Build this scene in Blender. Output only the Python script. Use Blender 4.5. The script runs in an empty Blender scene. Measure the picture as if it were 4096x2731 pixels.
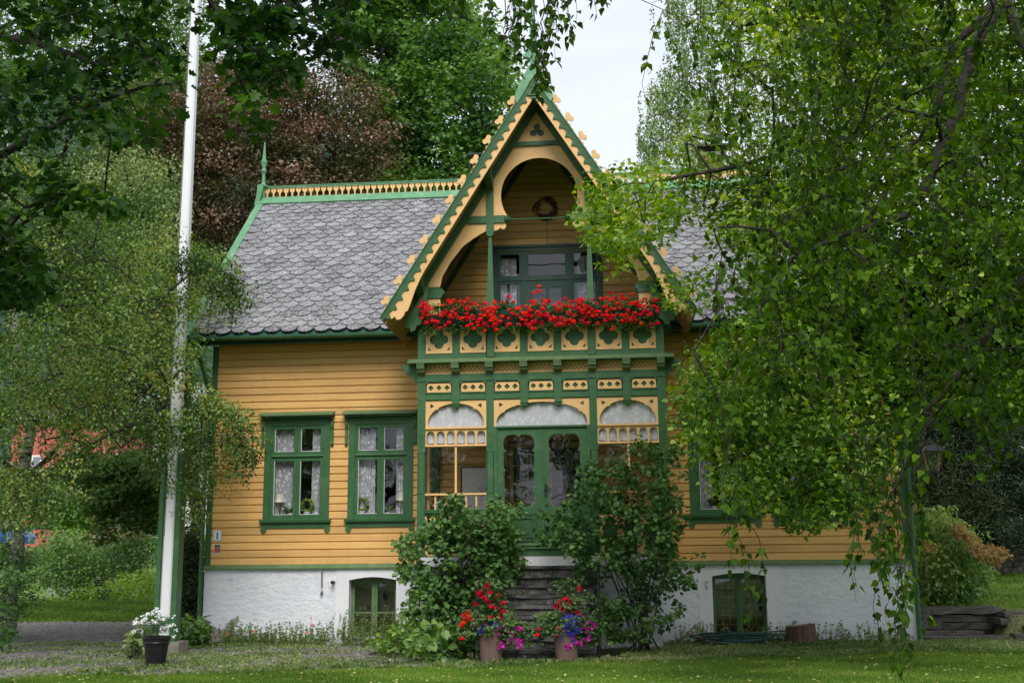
import bpy, bmesh, math, random
import numpy as np
from mathutils import Matrix, Vector
from mathutils.geometry import tessellate_polygon
R_ = math.radians
sc = bpy.context.scene
col = sc.collection
# ------------------------------------------------------------------ camera
YAW, PITCH, ROLL, FPX = .0911752, .192244, -.0091167, 4553.06
CAM = np.array([1.45, -23.5, 1.65])
_m = Matrix.Rotation(YAW, 3, 'Z') @ Matrix.Rotation(math.pi/2+PITCH, 3, 'X') @ Matrix.Rotation(ROLL, 3, 'Z')
cd = bpy.data.cameras.new('camera'); cam = bpy.data.objects.new('camera', cd); col.objects.link(cam)
cam.matrix_world = Matrix.Translation(Vector(CAM)) @ _m.to_4x4()
cd.sensor_width = 36; cd.lens = FPX/4096*36; cd.clip_start = .1; cd.clip_end = 3000
sc.camera = cam
RM = np.array([list(r) for r in _m])
# ------------------------------------------------------------------ light
SUN_EL, SUN_AZ = R_(46), R_(170)
w = bpy.data.worlds.new('World'); sc.world = w; w.use_nodes = True
nt = w.node_tree; nt.nodes.clear()
def NN(nt, t, **k):
    n = nt.nodes.new(t)
    for a, b in k.items():
        if a.startswith('i_'): n.inputs[a[2:].replace('_', ' ')].default_value = b
        else: setattr(n, a, b)
    return n
sky = NN(nt, 'ShaderNodeTexSky', sky_type='NISHITA', sun_disc=False, sun_elevation=SUN_EL, sun_rotation=SUN_AZ)
tc = NN(nt, 'ShaderNodeTexCoord'); mp = NN(nt, 'ShaderNodeMapping'); mp.inputs['Scale'].default_value = (1, 1, 2.6)
nz = NN(nt, 'ShaderNodeTexNoise'); nz.inputs['Scale'].default_value = 2.2; nz.inputs['Detail'].default_value = 6; nz.inputs['Roughness'].default_value = .55
rp = NN(nt, 'ShaderNodeValToRGB'); rp.color_ramp.elements[0].position = .35; rp.color_ramp.elements[0].color = (5.6, 6.1, 7.0, 1)
rp.color_ramp.elements[1].position = .65; rp.color_ramp.elements[1].color = (7.3, 7.6, 8.1, 1)
mx = NN(nt, 'ShaderNodeMixRGB'); mx.inputs[0].default_value = .9
bg = NN(nt, 'ShaderNodeBackground'); bg.inputs['Strength'].default_value = .1
wo = NN(nt, 'ShaderNodeOutputWorld')
L = nt.links.new
L(tc.outputs['Generated'], mp.inputs[0]); L(mp.outputs[0], nz.inputs[0]); L(nz.outputs[0], rp.inputs[0])
L(sky.outputs[0], mx.inputs[1]); L(rp.outputs[0], mx.inputs[2]); L(mx.outputs[0], bg.inputs[0]); L(bg.outputs[0], wo.inputs[0])
sd = bpy.data.lights.new('sun', 'SUN'); sd.energy = 2.1; sd.angle = R_(32); sd.color = (1, .96, .9)
sun = bpy.data.objects.new('sun', sd); col.objects.link(sun)
sun.rotation_euler = (math.pi/2-SUN_EL, 0, R_(12))      # light comes from behind the camera, a little from the right
sc.view_settings.view_transform = 'Standard'; sc.view_settings.look = 'None'
sc.view_settings.exposure = .6; sc.view_settings.gamma = 1
cy = sc.cycles
cy.max_bounces = 7; cy.diffuse_bounces = 3; cy.glossy_bounces = 3; cy.transmission_bounces = 4; cy.transparent_max_bounces = 10
cy.caustics_reflective = False; cy.caustics_refractive = False
# ------------------------------------------------------------------ helpers
S = 4096/2352
def at(px, py, y):                       # point of the photograph (2352 wide) at world depth y -> 3D
    v = RM @ np.array([px*S-2048, -(py*S-1365.5), -FPX]); t = (y-CAM[1])/v[1]; return CAM+t*v
def atv(P, Y):
    v = np.stack([P[:, 0]*S-2048, -(P[:, 1]*S-1365.5), np.full(len(P), -FPX)], 1) @ RM.T
    return CAM+((Y-CAM[1])/v[:, 1])[:, None]*v
def tag(o, label=None, cat=None, group=None, kind=None):
    for k, v in (('label', label), ('category', cat), ('group', group), ('kind', kind)):
        if v: o[k] = v
    return o
ORG = {}
def empty(name, label, cat, loc=(0, 0, 0), group=None):
    o = bpy.data.objects.new(name, None); col.objects.link(o); o.location = loc; o.empty_display_size = .2
    ORG[o.name] = Vector(loc); tag(o, label, cat, group); return o
def link(name, me, mat, parent=None, loc=None):
    o = bpy.data.objects.new(name, me); col.objects.link(o)
    if mat: me.materials.append(mat)
    base = Vector((0, 0, 0))
    if parent:
        o.parent = parent; base = ORG[parent.name]
    if loc is not None: o.location = Vector(loc)-base; base = Vector(loc)
    ORG[o.name] = base
    if base.length: me.transform(Matrix.Translation(-base))
    return o
class MB:
    def __init__(s): s.v = []; s.f = []
    def add(s, vs, fs):
        b = len(s.v); s.v += [tuple(map(float, p)) for p in vs]; s.f += [tuple(b+i for i in f) for f in fs]; return s
    def box(s, x0, x1, y0, y1, z0, z1):
        return s.add([(x, y, z) for z in (z0, z1) for y in (y0, y1) for x in (x0, x1)],
                     [(0, 2, 3, 1), (4, 5, 7, 6), (0, 1, 5, 4), (2, 6, 7, 3), (0, 4, 6, 2), (1, 3, 7, 5)])
    def xprof(s, poly, x0, x1):          # (y,z) polygon swept along x
        n = len(poly); vs = [(x0, y, z) for y, z in poly]+[(x1, y, z) for y, z in poly]
        return s.add(vs, [tuple(range(n))[::-1], tuple(range(n, 2*n))]+[(i, (i+1) % n, n+(i+1) % n, n+i) for i in range(n)])
    def fret(s, outer, holes, y0, y1, fn=None):   # (x,z) outline with holes, thickness y0..y1
        loops = [outer]+list(holes)
        tris = tessellate_polygon([[Vector((p[0], p[1], 0)) for p in l] for l in loops])
        P = [p for l in loops for p in l]; n = len(P)
        g = fn or (lambda x, y, z: (x, y, z))
        vs = [g(p[0], y0, p[1]) for p in P]+[g(p[0], y1, p[1]) for p in P]
        fs = [tuple(t) for t in tris]+[tuple(i+n for i in reversed(t)) for t in tris]
        b = 0
        for l in loops:
            m = len(l); fs += [(b+i, b+(i+1) % m, n+b+(i+1) % m, n+b+i) for i in range(m)]; b += m
        return s.add(vs, fs)
    def tube(s, pts, r, n=6, caps=True):
        pts = [Vector(p) for p in pts]; k = len(pts)
        rr = list(r) if hasattr(r, '__len__') else [r]*k
        vs = []; up = Vector((0, 0, 1)); prev = None
        for i, p in enumerate(pts):
            d = (pts[min(i+1, k-1)]-pts[max(i-1, 0)]); d = d.normalized() if d.length > 1e-9 else Vector((0, 0, 1))
            a = d.cross(up) if prev is None else prev-d*prev.dot(d)
            if a.length < 1e-4: a = d.cross(Vector((1, 0, 0)))
            a.normalize(); prev = a; b = d.cross(a)
            for j in range(n):
                t = 2*math.pi*j/n; vs.append(p+(a*math.cos(t)+b*math.sin(t))*rr[i])
        fs = [(i*n+j, i*n+(j+1) % n, (i+1)*n+(j+1) % n, (i+1)*n+j) for i in range(k-1) for j in range(n)]
        if caps: fs += [tuple(range(n))[::-1], tuple(range((k-1)*n, k*n))]
        return s.add(vs, fs)
    def lathe(s, prof, c=(0, 0, 0), n=16, ph=0):  # (r,z)
        vs = [(c[0]+r*math.cos(2*math.pi*j/n+ph), c[1]+r*math.sin(2*math.pi*j/n+ph), c[2]+z) for r, z in prof for j in range(n)]
        k = len(prof)
        return s.add(vs, [(i*n+j, i*n+(j+1) % n, (i+1)*n+(j+1) % n, (i+1)*n+j) for i in range(k-1) for j in range(n)]+[tuple(range(n))[::-1], tuple(range((k-1)*n, k*n))])
    def bar(s, a, b, wx, wy, up=(0, -1, 0)):      # square bar from a to b: width wx across, wy along up
        a, b = Vector(a), Vector(b); d = (b-a).normalized(); u = Vector(up); u = (u-d*u.dot(d)).normalized(); c = d.cross(u)
        vs = [p+c*(i*wx/2)+u*(j*wy/2) for p in (a, b) for i, j in ((-1, -1), (1, -1), (1, 1), (-1, 1))]
        return s.add(vs, [(0, 1, 2, 3), (7, 6, 5, 4), (0, 4, 5, 1), (1, 5, 6, 2), (2, 6, 7, 3), (3, 7, 4, 0)])
    def build(s, name, mat, parent=None, smooth=False, loc=None):
        me = bpy.data.meshes.new(name); me.from_pydata(s.v, [], s.f)
        bm = bmesh.new(); bm.from_mesh(me); bmesh.ops.recalc_face_normals(bm, faces=bm.faces); bm.to_mesh(me); bm.free()
        if smooth: me.polygons.foreach_set('use_smooth', [True]*len(me.polygons))
        return link(name, me, mat, parent, loc)
def copy_tree(o, loc, label=None):
    c = o.copy(); col.objects.link(c); c.location = loc; ORG[c.name] = Vector(loc)
    if label: c['label'] = label
    for ch in [q for q in col.objects if q.parent == o]:
        d = ch.copy(); col.objects.link(d); d.parent = c
        for g in [q for q in col.objects if q.parent == ch]:
            e = g.copy(); col.objects.link(e); e.parent = d
    return c
# ------------------------------------------------------------------ materials
def mat(name, c1, c2=None, scale=6, rough=.6, bump=0, bscale=40, detail=4, stretch=(1, 1, 1), spec=.4, c3=None, s3=.8, t3=(.55, .7), metal=0):
    m = bpy.data.materials.new(name); m.use_nodes = True; nt = m.node_tree; b = nt.nodes['Principled BSDF']
    b.inputs['Roughness'].default_value = rough; b.inputs['Specular IOR Level'].default_value = spec; b.inputs['Metallic'].default_value = metal
    tc = NN(nt, 'ShaderNodeTexCoord'); mp = NN(nt, 'ShaderNodeMapping'); mp.inputs['Scale'].default_value = stretch
    geo = NN(nt, 'ShaderNodeNewGeometry')
    nt.links.new(geo.outputs['Position'], mp.inputs[0])
    n1 = NN(nt, 'ShaderNodeTexNoise'); n1.inputs['Scale'].default_value = scale; n1.inputs['Detail'].default_value = detail; n1.inputs['Roughness'].default_value = .6
    nt.links.new(mp.outputs[0], n1.inputs[0])
    r = NN(nt, 'ShaderNodeValToRGB'); r.color_ramp.elements[0].position = .32; r.color_ramp.elements[1].position = .68
    r.color_ramp.elements[0].color = (*c1, 1); r.color_ramp.elements[1].color = (*(c2 or c1), 1)
    nt.links.new(n1.outputs[0], r.inputs[0]); out = r.outputs[0]
    if c3:
        n3 = NN(nt, 'ShaderNodeTexNoise'); n3.inputs['Scale'].default_value = s3; n3.inputs['Detail'].default_value = 6; n3.inputs['Roughness'].default_value = .65
        nt.links.new(mp.outputs[0], n3.inputs[0])
        q = NN(nt, 'ShaderNodeValToRGB'); q.color_ramp.elements[0].position = t3[0]; q.color_ramp.elements[1].position = t3[1]
        nt.links.new(n3.outputs[0], q.inputs[0])
        x = NN(nt, 'ShaderNodeMixRGB'); x.inputs[2].default_value = (*c3, 1)
        nt.links.new(q.outputs[0], x.inputs[0]); nt.links.new(out, x.inputs[1]); out = x.outputs[0]
    nt.links.new(out, b.inputs['Base Color'])
    if bump:
        n2 = NN(nt, 'ShaderNodeTexNoise'); n2.inputs['Scale'].default_value = bscale; n2.inputs['Detail'].default_value = 5
        nt.links.new(mp.outputs[0], n2.inputs[0])
        bp = NN(nt, 'ShaderNodeBump'); bp.inputs['Strength'].default_value = bump; bp.inputs['Distance'].default_value = .02
        nt.links.new(n2.outputs[0], bp.inputs['Height']); nt.links.new(bp.outputs[0], b.inputs['Normal'])
    return m
def leafmat(name, cols, trans=.35, rough=.45, spec=.35, back=(.85, 1.15), gain=1.0):
    cols = [tuple(min(.95, q*gain) for q in c) for c in cols]
    m = bpy.data.materials.new(name); m.use_nodes = True; nt = m.node_tree; b = nt.nodes['Principled BSDF']; o = nt.nodes['Material Output']
    a = NN(nt, 'ShaderNodeAttribute', attribute_name='tone')
    r = NN(nt, 'ShaderNodeValToRGB'); e = r.color_ramp.elements
    while len(e) < len(cols): e.new(.5)
    for i, c in enumerate(cols): e[i].position = i/(len(cols)-1); 
    for i, c in enumerate(cols): e[i].color = (*c, 1)
    nt.links.new(a.outputs['Fac'], r.inputs[0])
    geo = NN(nt, 'ShaderNodeNewGeometry'); mo = NN(nt, 'ShaderNodeMixRGB', blend_type='MIX'); mo.inputs[0].default_value = 0
    nt.links.new(r.outputs[0], mo.inputs[1]); hs = NN(nt, 'ShaderNodeHueSaturation'); hs.inputs['Saturation'].default_value = back[0]; hs.inputs['Value'].default_value = back[1]
    nt.links.new(r.outputs[0], hs.inputs['Color']); nt.links.new(hs.outputs[0], mo.inputs[2]); nt.links.new(geo.outputs['Backfacing'], mo.inputs[0])
    nt.links.new(mo.outputs[0], b.inputs['Base Color'])
    b.inputs['Roughness'].default_value = rough; b.inputs['Specular IOR Level'].default_value = spec
    t = NN(nt, 'ShaderNodeBsdfTranslucent'); h2 = NN(nt, 'ShaderNodeHueSaturation'); h2.inputs['Hue'].default_value = .485; h2.inputs['Saturation'].default_value = 1.1; h2.inputs['Value'].default_value = 1.8
    nt.links.new(r.outputs[0], h2.inputs['Color']); nt.links.new(h2.outputs[0], t.inputs[0])
    x = NN(nt, 'ShaderNodeMixShader'); x.inputs[0].default_value = trans
    nt.links.new(b.outputs[0], x.inputs[1]); nt.links.new(t.outputs[0], x.inputs[2]); nt.links.new(x.outputs[0], o.inputs[0])
    return m
M = {}
M['clap'] = mat('clapboard_paint', (.69, .39, .125), (.76, .455, .16), 3, .55, .35, 30, stretch=(.3, 1, 2.5), c3=(.48, .27, .10), s3=1.1, t3=(.48, .75))
def boards(m):          # every board has weathered a little differently
    nt = m.node_tree; b = nt.nodes['Principled BSDF']; g = NN(nt, 'ShaderNodeNewGeometry'); s = NN(nt, 'ShaderNodeSeparateXYZ'); nt.links.new(g.outputs['Position'], s.inputs[0])
    a = NN(nt, 'ShaderNodeMath', operation='SUBTRACT'); a.inputs[1].default_value = 1.66; nt.links.new(s.outputs[2], a.inputs[0])
    d = NN(nt, 'ShaderNodeMath', operation='DIVIDE'); d.inputs[1].default_value = .155; nt.links.new(a.outputs[0], d.inputs[0]); f = NN(nt, 'ShaderNodeMath', operation='FLOOR'); nt.links.new(d.outputs[0], f.inputs[0])
    w_ = NN(nt, 'ShaderNodeTexWhiteNoise', noise_dimensions='1D'); nt.links.new(f.outputs[0], w_.inputs['W'])
    r = NN(nt, 'ShaderNodeMapRange'); r.inputs[3].default_value = .88; r.inputs[4].default_value = 1.05; nt.links.new(w_.outputs['Value'], r.inputs[0])
    h = NN(nt, 'ShaderNodeHueSaturation'); nt.links.new(r.outputs[0], h.inputs['Value']); old = b.inputs['Base Color'].links[0].from_socket
    n = NN(nt, 'ShaderNodeTexNoise'); n.inputs['Scale'].default_value = 1.0; n.inputs['Detail'].default_value = 6; mp = NN(nt, 'ShaderNodeMapping'); mp.inputs['Scale'].default_value = (5, 1, .5); nt.links.new(g.outputs['Position'], mp.inputs[0]); nt.links.new(mp.outputs[0], n.inputs[0])
    q = NN(nt, 'ShaderNodeValToRGB'); q.color_ramp.elements[0].position = .52; q.color_ramp.elements[1].position = .8; nt.links.new(n.outputs[0], q.inputs[0])
    x = NN(nt, 'ShaderNodeMixRGB'); x.inputs[2].default_value = (.36, .23, .11, 1); k = NN(nt, 'ShaderNodeMath', operation='MULTIPLY'); k.inputs[1].default_value = .18; nt.links.new(q.outputs[0], k.inputs[0]); nt.links.new(k.outputs[0], x.inputs[0])
    nt.links.new(old, x.inputs[1]); nt.links.new(x.outputs[0], h.inputs['Color']); nt.links.new(h.outputs[0], b.inputs['Base Color'])
boards(M['clap'])
M['cream'] = mat('porch_yellow_paint', (.70, .42, .165), (.76, .47, .20), 4, .5, .2, 40, c3=(.52, .30, .12), s3=1.6, t3=(.56, .78))
M['green'] = mat('green_paint', (.028, .098, .034), (.042, .128, .046), 5, .5, .3, 35, c3=(.075, .145, .07), s3=2.2, t3=(.52, .75))
M['lgreen'] = mat('weathered_green_paint', (.095, .25, .13), (.14, .31, .17), 5, .55, .2, 35, c3=(.22, .36, .25), s3=3)
M['teal'] = mat('dark_teal_green_paint', (.018, .065, .045), (.024, .085, .055), 5, .4, .1, 30)
M['mossgreen'] = mat('mossy_green_paint', (.075, .15, .06), (.12, .19, .08), 5, .6, .2, 30, c3=(.2, .21, .12), s3=3)
M['white'] = mat('white_paint', (.70, .71, .74), (.78, .78, .80), 3, .5, .1, 30, stretch=(1, 1, .3), c3=(.55, .55, .56), s3=2, t3=(.6, .85))
M['iron'] = mat('black_iron', (.012, .012, .014), (.02, .02, .022), 8, .45)
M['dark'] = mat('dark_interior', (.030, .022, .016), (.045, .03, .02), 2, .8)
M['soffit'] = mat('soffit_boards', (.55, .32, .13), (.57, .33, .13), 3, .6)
M['bark'] = mat('dark_bark', (.016, .013, .009), (.05, .043, .032), 14, .85, .6, 30, c3=(.13, .14, .11), s3=9, t3=(.55, .7))
M['wood'] = mat('grey_wood', (.10, .075, .055), (.22, .17, .12), 9, .8, .5, 30, stretch=(1, 1, .3))
M['stone'] = mat('dark_stone', (.05, .047, .044), (.15, .14, .13), 6, .85, .9, 14, c3=(.30, .29, .28), s3=12, t3=(.58, .68))
M['steptread'] = mat('step_slab_stone', (.035, .033, .031), (.13, .122, .115), 5, .85, .9, 12, c3=(.24, .23, .21), s3=9, t3=(.6, .7))
M['slab'] = mat('layered_slab_stone', (.045, .04, .036), (.13, .115, .10), 5, .85, .9, 10, stretch=(1, 1, 6))
M['concrete'] = mat('concrete_block', (.15, .14, .12), (.24, .23, .2), 9, .9, .6, 30, c3=(.08, .1, .05), s3=4)
M['brick'] = mat('chimney_brick', (.16, .075, .05), (.26, .14, .10), 12, .85, .4, 30)
M['pot'] = mat('brown_plastic_pot', (.16, .10, .085), (.18, .115, .095), 4, .55)
M['potblack'] = mat('black_plastic_pot', (.010, .010, .011), (.016, .016, .017), 4, .28)
M['hose'] = mat('green_hose', (.008, .055, .052), (.012, .075, .07), 4, .35)
M['ceramic'] = mat('white_ceramic', (.62, .65, .68), None, 4, .3)
M['shade'] = mat('cream_lamp_shade', (.66, .62, .52), (.7, .66, .57), 4, .8)
M['brass'] = mat('old_brass', (.22, .14, .05), None, 4, .4, metal=.8)
M['red'] = mat('red_sign_paint', (.42, .008, .018), None, 4, .4)
M['navy'] = mat('dark_blue_enamel', (.010, .022, .045), None, 4, .3)
M['enamel'] = mat('white_enamel', (.66, .72, .78), None, 4, .25)
M['redwall'] = mat('red_house_paint', (.44, .10, .085), (.5, .13, .10), 4, .6)
M['bluecar'] = mat('blue_car_paint', (.02, .14, .42), None, 4, .2, spec=.6)
M['metal'] = mat('galvanised_steel', (.5, .52, .54), (.42, .44, .46), 6, .4, metal=.4)
M['slate_red'] = mat('far_roof_tiles', (.34, .17, .12), (.42, .22, .15), 6, .8)
def glassmat(name, tint=(1, 1, 1), refl=1.0, rough=.02):
    m = bpy.data.materials.new(name); m.use_nodes = True; nt = m.node_tree; nt.nodes.clear()
    o = NN(nt, 'ShaderNodeOutputMaterial'); lw = NN(nt, 'ShaderNodeLayerWeight'); lw.inputs[0].default_value = .5; f = NN(nt, 'ShaderNodeMath', operation='POWER'); f.inputs[1].default_value = 4; nt.links.new(lw.outputs['Facing'], f.inputs[0])
    g = NN(nt, 'ShaderNodeBsdfGlossy'); g.inputs['Roughness'].default_value = rough
    t = NN(nt, 'ShaderNodeBsdfTransparent'); t.inputs[0].default_value = (*tint, 1); x = NN(nt, 'ShaderNodeMixShader')
    mu = NN(nt, 'ShaderNodeMath', operation='MULTIPLY_ADD'); mu.inputs[1].default_value = .8; mu.inputs[2].default_value = .045*refl; mu.use_clamp = True
    n = NN(nt, 'ShaderNodeTexNoise'); n.inputs['Scale'].default_value = 1.7; n.inputs['Detail'].default_value = 1
    gg = NN(nt, 'ShaderNodeNewGeometry'); nt.links.new(gg.outputs['Position'], n.inputs[0])
    b = NN(nt, 'ShaderNodeBump'); b.inputs['Strength'].default_value = .25; b.inputs['Distance'].default_value = .03
    nt.links.new(n.outputs[0], b.inputs['Height']); nt.links.new(b.outputs[0], g.inputs['Normal'])
    nt.links.new(f.outputs[0], mu.inputs[0]); nt.links.new(mu.outputs[0], x.inputs[0]); nt.links.new(t.outputs[0], x.inputs[1]); nt.links.new(g.outputs[0], x.inputs[2]); nt.links.new(x.outputs[0], o.inputs[0])
    return m
M['glass'] = glassmat('window_glass', (.97, .97, .98), 1.1)
M['dglass'] = glassmat('door_glass', (.75, .75, .78), 1.4)
def lacemat(name='lace_curtain', lo=.45):
    m = bpy.data.materials.new(name); m.use_nodes = True; nt = m.node_tree; nt.nodes.clear()
    o = NN(nt, 'ShaderNodeOutputMaterial'); g = NN(nt, 'ShaderNodeNewGeometry')
    v = NN(nt, 'ShaderNodeTexVoronoi'); v.inputs['Scale'].default_value = 11; n = NN(nt, 'ShaderNodeTexNoise'); n.inputs['Scale'].default_value = 26; n.inputs['Detail'].default_value = 3
    nt.links.new(g.outputs['Position'], v.inputs[0]); nt.links.new(g.outputs['Position'], n.inputs[0])
    a = NN(nt, 'ShaderNodeMath', operation='MULTIPLY'); nt.links.new(v.outputs['Distance'], a.inputs[0]); a.inputs[1].default_value = 1.1
    s = NN(nt, 'ShaderNodeMath', operation='ADD'); nt.links.new(a.outputs[0], s.inputs[0]); nt.links.new(n.outputs[0], s.inputs[1])
    r = NN(nt, 'ShaderNodeValToRGB'); r.color_ramp.elements[0].position = .72; r.color_ramp.elements[0].color = (.95,)*3+(1,); r.color_ramp.elements[1].position = .98; r.color_ramp.elements[1].color = (lo,)*3+(1,)
    nt.links.new(s.outputs[0], r.inputs[0])
    d = NN(nt, 'ShaderNodeBsdfDiffuse'); d.inputs[0].default_value = (.88, .89, .92, 1); tl = NN(nt, 'ShaderNodeBsdfTranslucent'); tl.inputs[0].default_value = (.7, .72, .76, 1)
    md = NN(nt, 'ShaderNodeMixShader'); md.inputs[0].default_value = .08; nt.links.new(d.outputs[0], md.inputs[1]); nt.links.new(tl.outputs[0], md.inputs[2])
    t = NN(nt, 'ShaderNodeBsdfTransparent'); x = NN(nt, 'ShaderNodeMixShader')
    nt.links.new(r.outputs[0], x.inputs[0]); nt.links.new(t.outputs[0], x.inputs[1]); nt.links.new(md.outputs[0], x.inputs[2]); nt.links.new(x.outputs[0], o.inputs[0])
    return m
M['lace'] = lacemat()
M['sheer'] = lacemat('sheer_porch_curtain', .8)
M['crossline'] = mat('dark_cut_line', (.16, .09, .035))
def slatemat():
    m = bpy.data.materials.new('scale_slates'); m.use_nodes = True; nt = m.node_tree; b = nt.nodes['Principled BSDF']
    a = NN(nt, 'ShaderNodeAttribute', attribute_name='tone'); g = NN(nt, 'ShaderNodeNewGeometry')
    r = NN(nt, 'ShaderNodeValToRGB'); e_ = r.color_ramp.elements.new(.12); e_.color = (.085, .08, .088, 1); r.color_ramp.elements[0].color = (.035, .03, .034, 1); r.color_ramp.elements[-1].color = (.25, .25, .265, 1)  # darkest stop is the painted shadow line on the slate rims
    nt.links.new(a.outputs['Fac'], r.inputs[0])
    n = NN(nt, 'ShaderNodeTexNoise'); n.inputs['Scale'].default_value = 19; n.inputs['Detail'].default_value = 8; n.inputs['Roughness'].default_value = .75
    nt.links.new(g.outputs['Position'], n.inputs[0])
    q = NN(nt, 'ShaderNodeValToRGB'); q.color_ramp.elements[0].position = .50; q.color_ramp.elements[1].position = .62
    nt.links.new(n.outputs[0], q.inputs[0])
    f = NN(nt, 'ShaderNodeMath', operation='MULTIPLY'); f.inputs[1].default_value = .8; nt.links.new(q.outputs[0], f.inputs[0])
    x = NN(nt, 'ShaderNodeMixRGB'); x.inputs[2].default_value = (.50, .50, .51, 1); nt.links.new(f.outputs[0], x.inputs[0]); nt.links.new(r.outputs[0], x.inputs[1])
    n4 = NN(nt, 'ShaderNodeTexNoise'); n4.inputs['Scale'].default_value = 5; n4.inputs['Detail'].default_value = 8; nt.links.new(g.outputs['Position'], n4.inputs[0])
    q4 = NN(nt, 'ShaderNodeValToRGB'); q4.color_ramp.elements[0].position = .56; q4.color_ramp.elements[1].position = .66; nt.links.new(n4.outputs[0], q4.inputs[0]); n4.inputs['Scale'].default_value = 1.6; n4.inputs['Roughness'].default_value = .7
    f4 = NN(nt, 'ShaderNodeMath', operation='MULTIPLY'); f4.inputs[1].default_value = .55; nt.links.new(q4.outputs[0], f4.inputs[0])
    x4 = NN(nt, 'ShaderNodeMixRGB'); x4.inputs[2].default_value = (.09, .08, .085, 1); nt.links.new(f4.outputs[0], x4.inputs[0]); nt.links.new(x.outputs[0], x4.inputs[1])
    nt.links.new(x4.outputs[0], b.inputs['Base Color']); b.inputs['Roughness'].default_value = .55
    bp = NN(nt, 'ShaderNodeBump'); bp.inputs['Strength'].default_value = .5; bp.inputs['Distance'].default_value = .02
    nt.links.new(n.outputs[0], bp.inputs['Height']); nt.links.new(bp.outputs[0], b.inputs['Normal'])
    return m
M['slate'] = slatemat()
def plastermat():
    m = mat('white_rough_plaster', (.68, .70, .76), (.75, .77, .82), 1.5, .85)
    nt = m.node_tree; b = nt.nodes['Principled BSDF']; g = NN(nt, 'ShaderNodeNewGeometry')
    mp = NN(nt, 'ShaderNodeMapping'); mp.inputs['Scale'].default_value = (1, 1, 1.6); nt.links.new(g.outputs['Position'], mp.inputs[0])
    n = NN(nt, 'ShaderNodeTexNoise'); n.inputs['Scale'].default_value = 5.5; n.inputs['Detail'].default_value = 7; n.inputs['Roughness'].default_value = .62; nt.links.new(mp.outputs[0], n.inputs[0])
    bp = NN(nt, 'ShaderNodeBump'); bp.inputs['Strength'].default_value = .8; bp.inputs['Distance'].default_value = .04
    nt.links.new(n.outputs[0], bp.inputs['Height']); nt.links.new(bp.outputs[0], b.inputs['Normal'])
    # fallen-off patches near the ground of the left corner, dirt splashes along the foot
    sx = NN(nt, 'ShaderNodeSeparateXYZ'); nt.links.new(g.outputs['Position'], sx.inputs[0])
    n2 = NN(nt, 'ShaderNodeTexNoise'); n2.inputs['Scale'].default_value = 2.6; n2.inputs['Detail'].default_value = 8; nt.links.new(g.outputs['Position'], n2.inputs[0])
    mr = NN(nt, 'ShaderNodeMapRange'); mr.inputs[1].default_value = .05; mr.inputs[2].default_value = .75; mr.inputs[3].default_value = .44; mr.inputs[4].default_value = -.12; nt.links.new(sx.outputs[2], mr.inputs[0])
    mr2 = NN(nt, 'ShaderNodeMapRange'); mr2.inputs[1].default_value = -6.7; mr2.inputs[2].default_value = -4.6; mr2.inputs[3].default_value = .04; mr2.inputs[4].default_value = -.40; nt.links.new(sx.outputs[0], mr2.inputs[0])
    a1 = NN(nt, 'ShaderNodeMath', operation='ADD'); nt.links.new(mr.outputs[0], a1.inputs[0]); nt.links.new(mr2.outputs[0], a1.inputs[1])
    a2 = NN(nt, 'ShaderNodeMath', operation='ADD'); nt.links.new(a1.outputs[0], a2.inputs[0]); nt.links.new(n2.outputs[0], a2.inputs[1])
    q = NN(nt, 'ShaderNodeValToRGB'); q.color_ramp.elements[0].position = .66; q.color_ramp.elements[1].position = .68; nt.links.new(a2.outputs[0], q.inputs[0])
    old = b.inputs['Base Color'].links[0].from_socket
    x = NN(nt, 'ShaderNodeMixRGB'); x.inputs[2].default_value = (.30, .28, .26, 1); nt.links.new(q.outputs[0], x.inputs[0]); nt.links.new(old, x.inputs[1])
    mr3 = NN(nt, 'ShaderNodeMapRange'); mr3.inputs[1].default_value = .05; mr3.inputs[2].default_value = .5; mr3.inputs[3].default_value = .16; mr3.inputs[4].default_value = 0; nt.links.new(sx.outputs[2], mr3.inputs[0])
    a3 = NN(nt, 'ShaderNodeMath', operation='ADD'); nt.links.new(mr3.outputs[0], a3.inputs[0]); nt.links.new(n2.outputs[0], a3.inputs[1])
    q3 = NN(nt, 'ShaderNodeValToRGB'); q3.color_ramp.elements[0].position = .62; q3.color_ramp.elements[1].position = .85; nt.links.new(a3.outputs[0], q3.inputs[0])
    f3 = NN(nt, 'ShaderNodeMath', operation='MULTIPLY'); f3.inputs[1].default_value = .6; nt.links.new(q3.outputs[0], f3.inputs[0])
    x3 = NN(nt, 'ShaderNodeMixRGB'); x3.inputs[2].default_value = (.36, .33, .28, 1); nt.links.new(f3.outputs[0], x3.inputs[0]); nt.links.new(x.outputs[0], x3.inputs[1])
    nt.links.new(x3.outputs[0], b.inputs['Base Color'])
    return m
M['plaster'] = plastermat()
def quatre(cx, cz, r, d=None, lobes=4, n=40, rot=0):
    d = d if d is not None else r*.5; rr = r-d; out = []
    h = math.pi/lobes
    for i in range(n):
        a = 2*math.pi*i/n; ph = ((a+h) % (2*h))-h
        ph = max(-h+.02, min(h-.02, ph)); q = rr*rr-(d*math.sin(ph))**2
        R = d*math.cos(ph)+math.sqrt(max(q, 0)); out.append((cx+R*math.cos(a+rot), cz+R*math.sin(a+rot)))
    return out
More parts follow.
